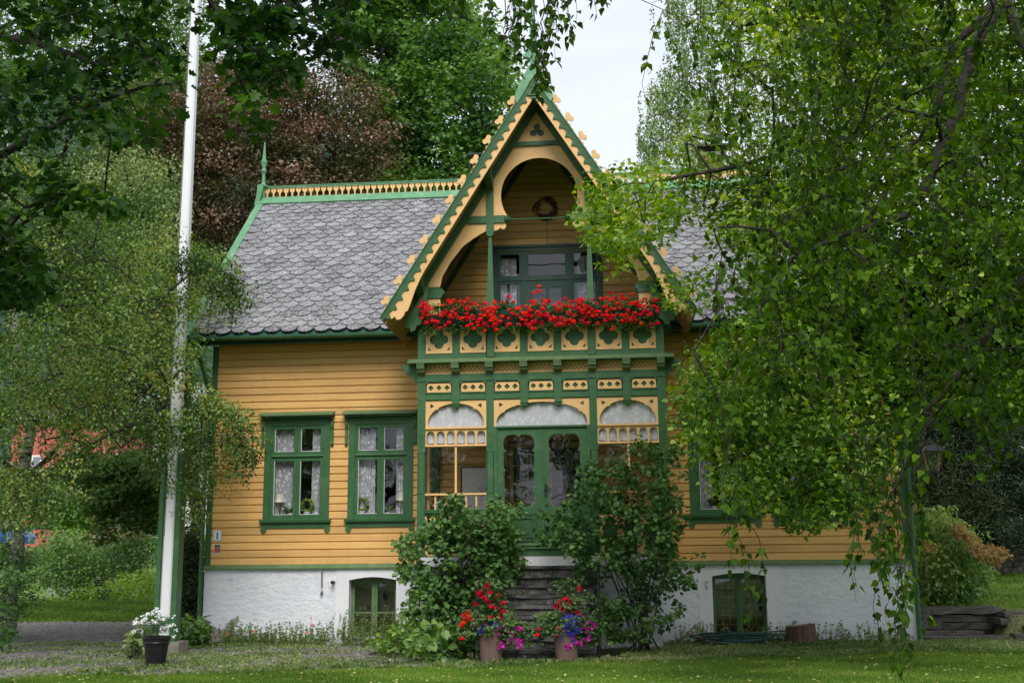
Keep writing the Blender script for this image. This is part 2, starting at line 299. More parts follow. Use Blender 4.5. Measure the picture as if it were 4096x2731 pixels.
# ------------------------------------------------------------------ ground and hills
G0 = .08
def sst(x, a, b): t = np.clip((x-a)/(b-a), 0, 1); return t*t*(3-2*t)
def hgt(x, y):
    x = np.asarray(x, float); y = np.asarray(y, float)
    h = np.full(np.broadcast(x, y).shape, G0)
    h = h+sst(y, 10, 24)*.20*(x < 7)
    h = h+sst(-x, 12, 30)*sst(y, 30, 48)*2.6
    ye = np.where(x < 9.2, 1.75, .4)
    m = sst(x, 7.25, 7.5)*sst(y, ye, ye+.25)
    h = h+m*(.46+.105*np.clip(y-1.5, 0, 14)+.02*np.clip(x-9, 0, 30))
    h = h+.012*np.sin(x*1.7+y*.9)+.010*np.sin(x*3.1-y*2.3)
    h = h+sst(y, 60, 110)*3
    return h
def lawn_edge(x): return np.interp(x, [-16, -9, -6.4, -2, 3.2, 6, 8, 14], [-11, -8.0, -6.9, -5.7, -3.9, -3.0, -2.3, -1.5])
def stripify():
    xs = np.unique(np.concatenate([np.linspace(-400, -24, 24), np.linspace(-24, -12, 20), np.linspace(-12, 14, 105), np.linspace(14, 30, 18), np.linspace(30, 400, 20)]))
    ys = np.unique(np.concatenate([np.linspace(-90, -12, 18), np.linspace(-12, 12, 97), np.linspace(12, 60, 40), np.linspace(60, 500, 24)]))
    X, Y = np.meshgrid(xs, ys); Z = hgt(X, Y)
    V = np.stack([X.ravel(), Y.ravel(), Z.ravel()], 1); nx, ny = len(xs), len(ys)
    F = [(j*nx+i, j*nx+i+1, (j+1)*nx+i+1, (j+1)*nx+i) for j in range(ny-1) for i in range(nx-1)]
    me = bpy.data.meshes.new('ground'); me.from_pydata(V.tolist(), [], F)
    x, y = V[:, 0], V[:, 1]
    le = lawn_edge(x)
    lawn = 1-sst(y, le-.15, le+.25)
    terr = sst(x, 7.25, 7.5)*sst(y, 1.8, 2.2)
    farl = sst(y, 9, 10.5)*(x < 0)
    lawn = np.clip(np.maximum(np.maximum(lawn, terr), farl), 0, 1)
    grav = np.clip(1-sst(x, -5.5, 1.5)*.85, 0, 1)
    for nm, a in (('lawn', lawn), ('gravel', grav)):
        at_ = me.attributes.new(nm, 'FLOAT', 'POINT'); at_.data.foreach_set('value', a.astype(np.float32))
    me.polygons.foreach_set('use_smooth', [True]*len(me.polygons))
    m = bpy.data.materials.new('ground'); m.use_nodes = True; nt = m.node_tree; b = nt.nodes['Principled BSDF']; b.inputs['Roughness'].default_value = .9
    g = NN(nt, 'ShaderNodeNewGeometry')
    def noise(s, d=5):
        n = NN(nt, 'ShaderNodeTexNoise'); n.inputs['Scale'].default_value = s; n.inputs['Detail'].default_value = d; nt.links.new(g.outputs['Position'], n.inputs[0]); return n.outputs[0]
    def ramp(f, cs):
        r = NN(nt, 'ShaderNodeValToRGB'); e = r.color_ramp.elements
        while len(e) < len(cs): e.new(.5)
        for i, (p, c) in enumerate(cs): e[i].position = p
        for i, (p, c) in enumerate(cs): e[i].color = (*c, 1)
        nt.links.new(f, r.inputs[0]); return r.outputs[0]
    def mixc(f, a, c):
        x = NN(nt, 'ShaderNodeMixRGB'); nt.links.new(f, x.inputs[0]); nt.links.new(a, x.inputs[1]); nt.links.new(c, x.inputs[2]); return x.outputs[0]
    grass = ramp(noise(1.3), [(.3, (.05, .10, .010)), (.5, (.09, .17, .014)), (.7, (.15, .22, .04))])
    soil = ramp(noise(24, 6), [(.35, (.06, .075, .022)), (.5, (.12, .14, .045)), (.68, (.22, .20, .10))])
    vo = NN(nt, 'ShaderNodeTexVoronoi'); vo.inputs['Scale'].default_value = 16; nt.links.new(g.outputs['Position'], vo.inputs[0])
    gr = ramp(vo.outputs['Color'], [(.2, (.07, .062, .055)), (.6, (.17, .155, .145)), (.95, (.36, .33, .31))])
    al = NN(nt, 'ShaderNodeAttribute', attribute_name='lawn'); ag = NN(nt, 'ShaderNodeAttribute', attribute_name='gravel')
    def thr(att, s):
        a = NN(nt, 'ShaderNodeMath', operation='MULTIPLY_ADD'); nt.links.new(noise(s), a.inputs[0]); a.inputs[1].default_value = 1.1; a.inputs[2].default_value = -.55
        c = NN(nt, 'ShaderNodeMath', operation='ADD'); nt.links.new(a.outputs[0], c.inputs[0]); nt.links.new(att.outputs['Fac'], c.inputs[1])
        return ramp(c.outputs[0], [(.42, (0, 0, 0)), (.58, (1, 1, 1))])
    base = mixc(thr(ag, 1.6), soil, gr); base = mixc(thr(al, 5), base, grass)
    nt.links.new(base, b.inputs['Base Color'])
    bp = NN(nt, 'ShaderNodeBump'); bp.inputs['Strength'].default_value = .8; bp.inputs['Distance'].default_value = .03; nt.links.new(noise(30), bp.inputs['Height']); nt.links.new(bp.outputs[0], b.inputs['Normal'])
    o = link('ground', me, m); tag(o, kind='structure')
stripify()
def hills():
    n = 70; V = []; 
    for j in range(18):
        for i in range(n):
            u = i/(n-1); a = R_(-75+150*u); r = 190+j*22
            x = CAM[0]+r*math.sin(a); y = CAM[1]+r*math.cos(a)
            deg = math.degrees(a)
            el = np.interp(deg, [-75, -28, -20, -8, 0, 5, 12, 30, 75], [.42, .47, .46, .38, .30, .20, .12, .20, .3])
            z = (el*(r-150)*1.25-2)*(j/17)**.6 if j else -2
            z = min(z, el*r)
            V.append((x, y, z+(3.5*math.sin(i*1.7+j)+3*math.sin(i*.8-j*2.1) if j else 0)))
    F = [(j*n+i, j*n+i+1, (j+1)*n+i+1, (j+1)*n+i) for j in range(17) for i in range(n-1)]
    b = MB(); b.add(V, F)
    m = mat('forested_hillside', (.012, .040, .030), (.045, .085, .06), .12, .95, 1, .25, detail=8, c3=(.02, .05, .045), s3=.05)  # bluish tint in the forest green stands in for distance haze
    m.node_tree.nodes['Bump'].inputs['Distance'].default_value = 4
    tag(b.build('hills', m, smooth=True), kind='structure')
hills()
# ------------------------------------------------------------------ the house
H = empty('wooden_house', 'yellow clapboard villa with green trim, scalloped slate roof, carved gable over a glazed porch', 'house')
RY, RZ, EY, EZ = 4.2, 10.95, -.62, 6.40
FZ0, FZ1 = 1.66, 6.42           # clapboards from / to
AP = 11.05; SL = 1.6            # gable outline: z = AP-SL*|x|
WIN = [(-5.96, -4.55), (-4.16, -2.78), (2.89, 4.27), (4.57, 5.97)]
OPEN = [(a+.12, b-.12, 2.60, 4.66) for a, b in WIN]+[(-.8, .8, 1.95, 4.1), (-.99, 1.13, 6.1, 8.19)]
def spans(z, x0, x1, ops, z2=None):
    s = [(x0, x1)]
    for a, b, c, d in ops:
        if z < d and (z2 or z+.01) > c:
            s = [q for u, v in s for q in ((u, min(v, a)), (max(u, b), v)) if q[1]-q[0] > .01]
    return s
rnd = random.Random(3)
b = MB(); z = FZ0; P = .155
ops = [(a, b_, c, d) for a, b_, c, d in OPEN]
while z < AP-.45:
    lim = 7.045 if z+P <= FZ1+.1 else (AP-.12-(z+P))/SL
    if lim < .05: break
    z1 = z+P
    for u, v in spans(z+.02, -lim, lim, ops, z1-.02):
        # butt joints here and there
        cuts = [u]
        x = u+rnd.uniform(1.5, 5)
        while x < v-.5: cuts += [x]; x += rnd.uniform(2.5, 5)
        cuts.append(v)
        for p, q in zip(cuts, cuts[1:]):
            dz = rnd.uniform(-.0015, .0015)
            b.xprof([(-.036, z+.004+dz), (-.044, z+.012), (-.040, z+.126), (-.020, z+.140), (-.012, z1+.01), (0, z1+.01), (0, z+dz), (-.012, z+dz)], p, q-.002)
    z = z1
b.build('clapboard_wall', M['clap'], H)
# structural wall behind the boards with real openings
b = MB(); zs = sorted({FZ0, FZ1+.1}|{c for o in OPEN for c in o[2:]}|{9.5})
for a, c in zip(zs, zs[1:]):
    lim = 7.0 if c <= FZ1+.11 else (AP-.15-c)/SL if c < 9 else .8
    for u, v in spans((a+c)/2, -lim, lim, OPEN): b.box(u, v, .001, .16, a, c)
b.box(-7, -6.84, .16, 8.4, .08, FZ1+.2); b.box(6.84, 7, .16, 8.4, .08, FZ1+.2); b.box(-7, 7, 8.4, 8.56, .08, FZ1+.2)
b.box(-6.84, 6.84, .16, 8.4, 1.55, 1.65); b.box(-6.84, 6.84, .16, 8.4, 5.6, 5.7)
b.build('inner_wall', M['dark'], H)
# side and rear boards
for sx in (-1, 1):
    b = MB(); z = FZ0
    while z < FZ1:
        q = [(sx*7.034, z), (sx*7.03, z+.13), (sx*7.005, z+.155), (sx*7.0, z+.155), (sx*7.0, z)]
        vs = [(x, .0, zz) for x, zz in q]+[(x, 8.56, zz) for x, zz in q]
        b.add(vs, [tuple(range(5)), tuple(range(5, 10))]+[(i, (i+1) % 5, 5+(i+1) % 5, 5+i) for i in range(5)])
        z += P
    b.add([(sx*6.99, .05, 6.5), (sx*6.99, 8.5, 6.5), (sx*6.99, RY, RZ-.2), (sx*7.03, .05, 6.5), (sx*7.03, 8.5, 6.5), (sx*7.03, RY, RZ-.2)], [(0, 1, 2), (3, 5, 4), (0, 3, 4, 1), (1, 4, 5, 2), (2, 5, 3, 0)]); b.build('side_wall', M['clap'], H)
b = MB()
for sx in (-1, 1):
    b.box(sx*6.94-.07, sx*6.94+.115 if sx > 0 else sx*6.94+.07, -.05, -.034, 1.66, 6.3) if 0 else None
for sx in (-1, 1):
    x0, x1 = sorted((sx*7.17, sx*7.046)); MB().box(x0, x1, -.05, .1, 1.665, 6.3).build('corner_board', M['green'], H)
for a, c, d, e in ((-7.2, -2.36, -7.2, -7.1), (2.36, 7.2, 7.1, 7.2)):
    b = MB(); b.xprof([(-.095, 1.575), (-.095, 1.60), (-.04, 1.668), (.03, 1.668), (.03, 1.575)], a, c); b.box(d, e, .03, 8.6, 1.575, 1.66); b.build('baseboard', M['mossgreen'], H)
pass
# foundation
def arch(x0, x1, z0, z1, rise, n=10):
    return [(x0, z0)]+[(x0+(x1-x0)*i/n, z1+rise*math.sin(math.pi*i/n)) for i in range(n+1)]+[(x1, z0)]
BW = [(-4.10, -3.12, .20, 1.34), (3.27, 4.32, .16, 1.36)]
b = MB()
for sx, (x0, x1, z0, z1) in zip((-1, 1), BW):
    lo, hi = ((-7.17, -2.2) if sx < 0 else (2.2, 7.17))
    b.fret([(lo, -.3), (hi, -.3), (hi, 1.575), (lo, 1.575)], [arch(x0, x1, z0, z1, .06)[::-1]], -.02, .45)
b.box(-7.17, -6.6, .45, 8.6, -.3, 1.572); b.box(6.6, 7.17, .45, 8.6, -.3, 1.572); b.box(-6.6, 6.6, 8.2, 8.6, -.3, 1.572)
b.box(-2.2, 2.2, -1.72, .2, -.3, 1.60)
b.build('foundation', M['plaster'], H)
for x0, x1, z0, z1 in BW:     # smooth render bands round the basement windows
    b = MB(); b.fret([(x0-.27, .0), (x1+.27, .0), (x1+.27, 1.573), (x0-.27, 1.573)], [arch(x0-.002, x1+.002, z0, z1, .06)[::-1]], -.036, -.019); b.build('window_surround', M['white'], H)
# basement windows
for k, (x0, x1, z0, z1) in enumerate(BW):
    yw = .20 if k == 0 else .12
    zt = z1+.045
    f = MB(); f.box(x0, x0+.07, yw, yw+.08, z0, zt); f.box(x1-.07, x1, yw, yw+.08, z0, zt); f.box(x0+.07, x1-.07, yw, yw+.08, zt-.10, zt); f.box(x0+.07, x1-.07, yw, yw+.08, z0, z0+.08)
    xm = (x0+x1)/2; f.box(xm-.06, xm+.06, yw-.012, yw+.07, z0+.08, zt-.1); f.box(xm-.012, xm+.012, yw-.03, yw-.012, z0+.08, zt-.1)
    zm = z0+(z1-z0)*(.42 if k == 0 else .53)
    for a, c in ((x0+.07, xm-.06), (xm+.06, x1-.07)): f.box(a, c, yw+.005, yw+.06, zm-.018, zm+.018)
    fr = f.build('basement_window', M['mossgreen'] if k == 0 else M['green'], H)
    for a, c in ((x0+.07, xm-.06), (xm+.06, x1-.07)):
        for p, q in ((z0+.08, zm-.018), (zm+.018, zt-.1)):
            MB().box(a, c, yw+.03, yw+.036, p, q).build('pane', M['glass'], fr)
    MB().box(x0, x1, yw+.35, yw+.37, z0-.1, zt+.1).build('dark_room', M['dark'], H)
    if k == 1:
        g = MB()
        for s, (a, c) in enumerate(((x0+.07, xm-.06), (xm+.06, x1-.07))):
            for i in range(1, 3): g.box(a+(c-a)*i/3-.004, a+(c-a)*i/3+.004, yw+.04, yw+.045, z0+.08, zt-.1)
            for i in range(1, 6):
                zz = z0+.08+(zt-.18-z0)*i/6; g.box(a, c, yw+.0455, yw+.05, zz-.004, zz+.004)
        g.build('lattice', M['brass'], fr)
    MB().xprof([(-.06, z0-.05), (-.06, z0-.02), (yw, z0), (yw, z0-.05)], x0-.03, x1+.03).build('window_sill', M['concrete'], fr)
# ---- main windows
def hoodbracket(b, x, s):
    q = [(-.052, 4.70), (-.13, 4.70), (-.13, 4.66), (-.10, 4.62), (-.115, 4.57), (-.115, 4.50), (-.085, 4.44), (-.085, 4.2), (-.095, 4.13), (-.07, 4.09), (-.052, 4.13)]
    b.xprof(q, x, x+s)
for wi, (x0, x1) in enumerate(WIN):
    f = MB(); zb, zt = 2.60, 4.72
    f.box(x0, x0+.13, -.055, .02, zb, zt-.16); f.box(x1-.13, x1, -.055, .02, zb, zt-.16); f.box(x0, x1, -.055, .02, zt-.16, zt)
    f.box(x0+.13, x0+.15, -.04, .05, zb, zt-.16); f.box(x1-.15, x1-.13, -.04, .05, zb, zt-.16); f.box(x0+.13, x1-.13, -.042, .05, zt-.18, zt-.16)
    win = f.build('window', M['green'], H)
    h = MB(); h.xprof([(-.05, 4.74), (-.26, 4.735), (-.26, 4.765), (-.05, 4.84)], x0-.11, x1+.09)
    h.build('window_hood', M['mossgreen'], win)
    h = MB(); h.xprof([(-.05, 4.70), (-.20, 4.70), (-.20, 4.734), (-.05, 4.734)], x0-.05, x1+.04); hoodbracket(h, x0-.07, .055); hoodbracket(h, x1+.015, .055)
    h.build('bracket', M['green'], win)
    s = MB(); s.xprof([(-.05, 2.52), (-.13, 2.52), (-.14, 2.57), (-.05, 2.60)], x0-.05, x1+.05)
    s.fret([(x0-.02, 2.52), (x0-.02, 2.42), (x0-.035, 2.37), (x0-.015, 2.335), (x0+.03, 2.30), (x0+.075, 2.335), (x0+.09, 2.37), (x0+.07, 2.41), (x1-.07, 2.41), (x1-.09, 2.37), (x1-.075, 2.335), (x1-.03, 2.30), (x1+.015, 2.335), (x1+.035, 2.37), (x1+.02, 2.42), (x1+.02, 2.52)], [], -.068, -.036)
    s.build('window_sill', M['green'], win)
    # sashes: two above, two below
    xm = (x0+x1)/2; a0, a1 = x0+.15, x1-.15; zm = 3.90
    for (u, v) in ((a0, xm-.008), (xm+.008, a1)):
        for (p, q) in ((zb+.02, zm-.035), (zm+.035, zt-.18)):
            m_ = MB(); t = .065
            m_.box(u, u+t, -.03, .015, p, q); m_.box(v-t, v, -.03, .015, p, q); m_.box(u+t, v-t, -.028, .015, q-t, q); m_.box(u+t, v-t, -.028, .015, p, p+t)
            for zz in (p+.14, q-.14):
                xx = u-.006 if u == a0 else v-.010
                m_.box(xx, xx+.016, -.045, -.028, zz-.05, zz+.05)
            sa = m_.build('sash', M['green'], win)
            MB().box(u+t, v-t, -.005, 0, p+t, q-t).build('pane', M['glass'], sa)
            m_ = MB(); c = .008
            m_.box(u+t-.001, u+t+c, -.0305, -.006, p+t, q-t); m_.box(u+t, v-t, -.0305, -.006, p+t-.001, p+t+c)
            m_.build('glazing_bead', M['white'], sa)
    m_ = MB(); m_.box(xm-.008, xm+.008, -.018, .03, zb, zt-.18); m_.xprof([(-.05, zm-.02), (-.06, zm), (-.04, zm+.032), (.03, zm+.034), (.03, zm-.034)], a0, a1); m_.box(a0, a1, -.045, .03, zb-.01, zb+.019)
    m_.build('mullion', M['green'], win)
    # lace curtains
    def curtain(u0, u1, z0, z1, y, seed, parent, amp=.022, lean=0):
        rr = random.Random(seed); n = 44; V = []; F = []; ph = [rr.uniform(0, 6) for _ in range(3)]; k = 9
        for j in range(k+1):
            tz = j/k
            for i in range(n+1):
                x = u0+(u1-u0)*(i/n)*(1-lean*tz)
                V.append((x, y+amp*math.sin((u1-u0)*0+i*.9+ph[0]+tz*.4)+amp*.5*math.sin(i*2.1+ph[1]), z0+(z1-z0)*tz))
        for j in range(k):
            for i in range(n): F.append((j*(n+1)+i, j*(n+1)+i+1, (j+1)*(n+1)+i+1, (j+1)*(n+1)+i))
        c = MB(); c.add(V, F); return c.build('lace_curtain', M['lace'], parent, smooth=True)
    if wi == 0: cs = ((x0+.16, x0+.58), (x1-.43, x1-.16))
    elif wi == 1: cs = ((x0+.16, x0+.54), (x1-.40, x1-.16))
    else: cs = ((x0+.16, x0+.48), (x1-.45, x1-.16))
    for i, (u, v) in enumerate(cs): curtain(u, v, zb, zt-.12, .13, wi*3+i, win)
    MB().box(x0+.1, x1-.1, .02, .30, 2.585, 2.615).build('inner_sill', M['white'], win)
# ---- main roof: deck, slates, verge boards, ridge
def roofpt(x, s, off=0):               # s metres up the front slope from the eave
    L_ = math.hypot(RY-EY, RZ-EZ); c, sn = (RY-EY)/L_, (RZ-EZ)/L_
    return (x, EY+c*s-sn*off, EZ+sn*s+c*off)
SLEN = math.hypot(RY-EY, RZ-EZ)
b = MB(); BY = RY*2-EY
for ss in (0, 1):
    ye = EY if ss == 0 else BY
    b.add([(-7.6, ye, EZ), (7.6, ye, EZ), (7.6, RY, RZ), (-7.6, RY, RZ), (-7.6, ye, EZ-.12), (7.6, ye, EZ-.12), (7.6, RY, RZ-.14), (-7.6, RY, RZ-.14)],
          [(0, 1, 2, 3), (4, 7, 6, 5), (0, 4, 5, 1), (2, 6, 7, 3), (0, 3, 7, 4), (1, 5, 6, 2)])
roof = b.build('roof', M['teal'], H)
def slates(name, fn, x0, x1, smax, parent, skip=None, seed=1, w=.355, e=.204):
    rr = random.Random(seed); V = []; F = []; T = []
    prof = [(-.5, .46), (-.5, .10), (-.42, .035), (-.28, -.02), (-.10, -.045), (.10, -.045), (.28, -.02), (.42, .035), (.5, .10), (.5, .46)]
    rows = int(smax/e)
    for r in range(rows+1):
        s0 = r*e; off = w*.5*(r % 2)
        n = int((x1-x0)/w)+2
        for i in range(n):
            xc = x0+off+i*w+rr.uniform(-.006, .006)
            if xc < x0+.05 or xc > x1-.05: continue
            if skip and skip(xc, s0): continue
            ds = rr.uniform(-.014, .014); ww = w*.985*rr.uniform(.97, 1); rot = rr.uniform(-.025, .025); th = rr.uniform(.024, .034); lift = rr.uniform(0, .007)
            bs = len(V); k = len(prof)
            for lay in (0, 1):
                for (a, c) in prof:
                    jx = rr.uniform(-.006, .006) if c < .2 else 0
                    x = min(max(xc+a*ww-rot*c+jx, x0), x1); s = min(s0+.06+c*1.0+ds+rot*a*w+jx, smax+.06)
                    o = .042*(1-(c+.05)/.51)+.008+lift+(th*.6 if lay == 0 else -.012)
                    V.append(fn(x, s, o))
            F.append(tuple(range(bs, bs+k)))
            for j in range(1, k-2): F.append((bs+j, bs+k+j, bs+k+j+1, bs+j+1))
            T += [min(1, max(.14, rr.gauss(.56, .2)))]+[0]*(k-3)  # rim faces take the darkest tone: shadow lines between slates, painted in
    me = bpy.data.meshes.new(name); me.from_pydata(V, [], F)
    bm = bmesh.new(); bm.from_mesh(me); bm.to_mesh(me); bm.free()
    a = me.attributes.new('tone', 'FLOAT', 'FACE'); a.data.foreach_set('value', T)
    return link(name, me, M['slate'], parent)
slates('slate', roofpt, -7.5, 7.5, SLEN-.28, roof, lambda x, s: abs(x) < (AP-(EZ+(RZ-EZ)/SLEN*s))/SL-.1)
for sx in (-1, 1):
    b = MB(); xa, xb = sorted((sx*7.48, sx*7.66))
    V = []
    for x in (xa, xb):
        for s, o in ((-.05, -.14), (SLEN+.05, -.14), (SLEN+.02, .07), (-.05, .07)): V.append(roofpt(x, s, o))
    b.add(V, [(0, 1, 2, 3), (7, 6, 5, 4), (0, 4, 5, 1), (1, 5, 6, 2), (2, 6, 7, 3), (3, 7, 4, 0)])
    V = [(x, 2*RY-p[1], p[2]) for x in (xa, xb) for p in [roofpt(0, s, o) for s, o in ((-.05, -.14), (SLEN, -.14), (SLEN, .07), (-.05, .07))]]
    b.add(V, [(0, 1, 2, 3), (7, 6, 5, 4), (0, 4, 5, 1), (1, 5, 6, 2), (2, 6, 7, 3), (3, 7, 4, 0)])
    b.build('verge_board', M['lgreen'], roof)
b = MB()
V = []
for x in (-7.66, 7.66): V += [roofpt(x, SLEN-.30, .05), roofpt(x, SLEN-.30, .085), (x, RY-.03, RZ+.10), (x, RY+.03, RZ+.10), (x, RY+.3, RZ-.18), (x, RY+.25, RZ-.22)]
b.add(V, [tuple(range(6)), tuple(range(6, 12))]+[(i, (i+1) % 6, 6+(i+1) % 6, 6+i) for i in range(6)])
b.build('ridge_board', M['lgreen'], roof)
b = MB(); n = 91
vase = [(-.018, 0), (-.018, .09), (-.03, .115), (-.062, .15), (-.068, .21), (-.06, .235), (.06, .235), (.068, .21), (.062, .15), (.03, .115), (.018, .09), (.018, 0)]
for i in range(n):
    x = -7.45+i*(14.9/(n-1))
    b.fret([(x+p, RZ+.10+q) for p, q in vase], [[(x+.012*math.cos(t), RZ+.295+.012*math.sin(t)) for t in [k*1.047 for k in range(6)]]], RY-.012, RY+.012)
cr = b.build('ridge_cresting', M['cream'], roof)
b = MB(); b.box(-7.5, 7.5, RY-.03, RY+.03, RZ+.335, RZ+.375); b.box(-7.5, 7.5, RY-.045, RY+.045, RZ+.375, RZ+.395); b.build('rail', M['lgreen'], cr)
def finial(x, y, z, sc_=1, name='finial', par=roof, m='lgreen'):
    p = [(.07, -.15), (.07, .30), (.11, .33), (.16, .36), (.16, .39), (.07, .43), (.045, .50), (.04, .72), (.06, .76), (.085, .80), (.06, .84), (.045, .88), (.07, 1.0), (.085, 1.04), (.085, 1.08), (.055, 1.12), (.045, 1.2), (.012, 1.62)]
    q = MB(); q.lathe([(r*sc_, zz*sc_) for r, zz in p], (x, y, z), 10); return q.build(name, M[m], par, smooth=False)
finial(-7.57, RY, RZ+.02); finial(7.57, RY, RZ+.02)
for sx in (-1, 1): b = MB(); b.fret([(sx*7.5, RZ+.40), (sx*7.66, RZ+.40), (sx*7.68, RZ+.1), (sx*7.73, RZ-.12), (sx*7.70, RZ-.2), (sx*7.6, RZ-.05), (sx*7.56, RZ+.1)], [], RY-.20, RY-.14); b.build('ridge_end_bracket', M['lgreen'], roof)
# gutter and downpipes
for x0, x1 in ((-7.72, -2.95), (2.95, 7.72)):
    b = MB()
    pr = [(EY-.08+.065*math.cos(t), EZ-.05+.065*math.sin(t)) for t in [math.pi+math.pi*k/8 for k in range(9)]]
    pr += [(EY-.08+.055*math.cos(t), EZ-.05+.055*math.sin(t)) for t in [2*math.pi-math.pi*k/8 for k in range(9)]]
    b.xprof(pr, x0, x1)
    n = 6
    for i in range(n):
        x = x0+.3+(x1-x0-.5)*i/(n-1); b.box(x-.012, x+.012, EY-.15, EY+.02, EZ-.056, EZ-.04)
    b.build('gutter', M['green'], H)
b = MB()
b.box(-7.6, -2.9, -.5, -.47, EZ-.17, EZ-.02); b.box(2.9, 7.6, -.5, -.47, EZ-.17, EZ-.02)
b.box(-7.0, -2.3, -.06, -.035, FZ1-.1, FZ1+.1); b.box(2.3, 7.0, -.06, -.035, FZ1-.1, FZ1+.1)
b.build('eave_board', M['teal'], H)
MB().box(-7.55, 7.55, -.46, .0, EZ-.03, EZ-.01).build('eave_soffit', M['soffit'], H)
for sx in (-1, 1):
    b = MB(); x = sx*7.21
    b.tube([(sx*7.3, EY-.08, EZ-.1), (sx*7.3, EY-.08, EZ-.32), (sx*7.25, EY+.02, EZ-.45), (x+sx*.02, -.16, EZ-.95), (x, -.12, EZ-1.1), (x, -.12, .15), (x-.0, -.22, .05)], .045, 8)
    for zz in (5.1, 3.9, 2.9, 1.62): b.tube([(x, -.12, zz), (x, -.12, zz+.05)], .054, 8)
    b.build('downpipe', M['green'], H)
# chimneys
for (x, y, z0, z1, wd) in ((4.1, 4.9, 10.2, 12.1, .55), (-2.0, 5.6, 10.2, 12.38, .42)):
    b = MB(); b.box(x-wd/2, x+wd/2, y-.3, y+.3, z0, z1-.25); ch = b.build('chimney', M['brick'], H)
    b = MB(); b.box(x-wd/2-.06, x+wd/2+.06, y-.36, y+.36, z1-.25, z1-.16); b.build('collar', M['concrete'], ch)
    b = MB(); b.box(x-wd/2-.12, x+wd/2+.12, y-.42, y+.42, z1-.02, z1+.03)
    for sx in (-1, 1):
        for sy in (-1, 1): b.box(x+sx*wd*.4-.03, x+sx*wd*.4+.03, y+sy*.25-.03, y+sy*.25+.03, z1-.16, z1-.02)
    b.build('cap', M['iron'], ch)
# ------------------------------------------------------------------ porch (front plane y=-1.8)
PY = -1.8
PX = [-2.31, -.975, .975, 2.31]
ST = [-2.31, -1.635, -.97, -.31, .31+.04, 1.01, 1.67, 2.33]
ST = [-2.31, -1.635, -.972, -.306, .350, 1.015, 1.668, 2.325]
PX = [-2.31, -.972, 1.015, 2.325]
DS = [ST[1], ST[3], ST[4], ST[6]]         # drops
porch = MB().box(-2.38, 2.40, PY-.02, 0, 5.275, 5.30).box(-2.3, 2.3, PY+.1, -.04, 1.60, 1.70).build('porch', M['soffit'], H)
def hexpost(b, x, y, z0, z1, hw, ch):     # chamfered post
    q = [(-hw, -hw+ch), (-hw+ch, -hw), (hw-ch, -hw), (hw, -hw+ch), (hw, hw), (-hw, hw)]
    vs = [(x+p, y+q_, z) for z in (z0, z1) for p, q_ in q]; n = 6
    b.add(vs, [tuple(range(n))[::-1], tuple(range(n, 2*n))]+[(i, (i+1) % n, n+(i+1) % n, n+i) for i in range(n)])
for i, x in enumerate(PX):
    b = MB(); hw = .079 if i in (0, 3) else .074; y = PY+.08
    b.box(x-hw, x+hw, y-.08, y+.08, 1.62, 2.95); hexpost(b, x, y, 2.95, 3.76, .078, .03); b.box(x-hw-.004, x+hw+.004, y-.085, y+.08, 2.97, 2.995); b.box(x-hw-.004, x+hw+.004, y-.085, y+.08, 3.76, 3.785)
    b.box(x-hw, x+hw, y-.08, y+.08, 3.785, 5.14)
    # carved leaf below the capital
    for a in (-.6, 0, .6):
        b.fret([(x, 3.83), (x+.05*math.sin(a)-.012, 3.90), (x+.075*math.sin(a), 3.985), (x+.05*math.sin(a)+.014, 3.90)], [], y-.092, y-.079)
    for zz in (4.03, 4.075):
        for k in range(4): b.box(x-.055+k*.032, x-.04+k*.032, y-.088, y-.079, zz, zz+.018)
    for k in (-1, 1): b.box(x+k*.03-.008, x+k*.03+.008, y-.086, y-.079, 4.95, 5.10)
    b.build('post', M['green'], porch)
for x in (-2.31, 2.325):      # rear half posts at the wall
    MB().box(x-.08, x+.08, -.14, -.036, 1.62, 5.27).build('post', M['green'], porch)
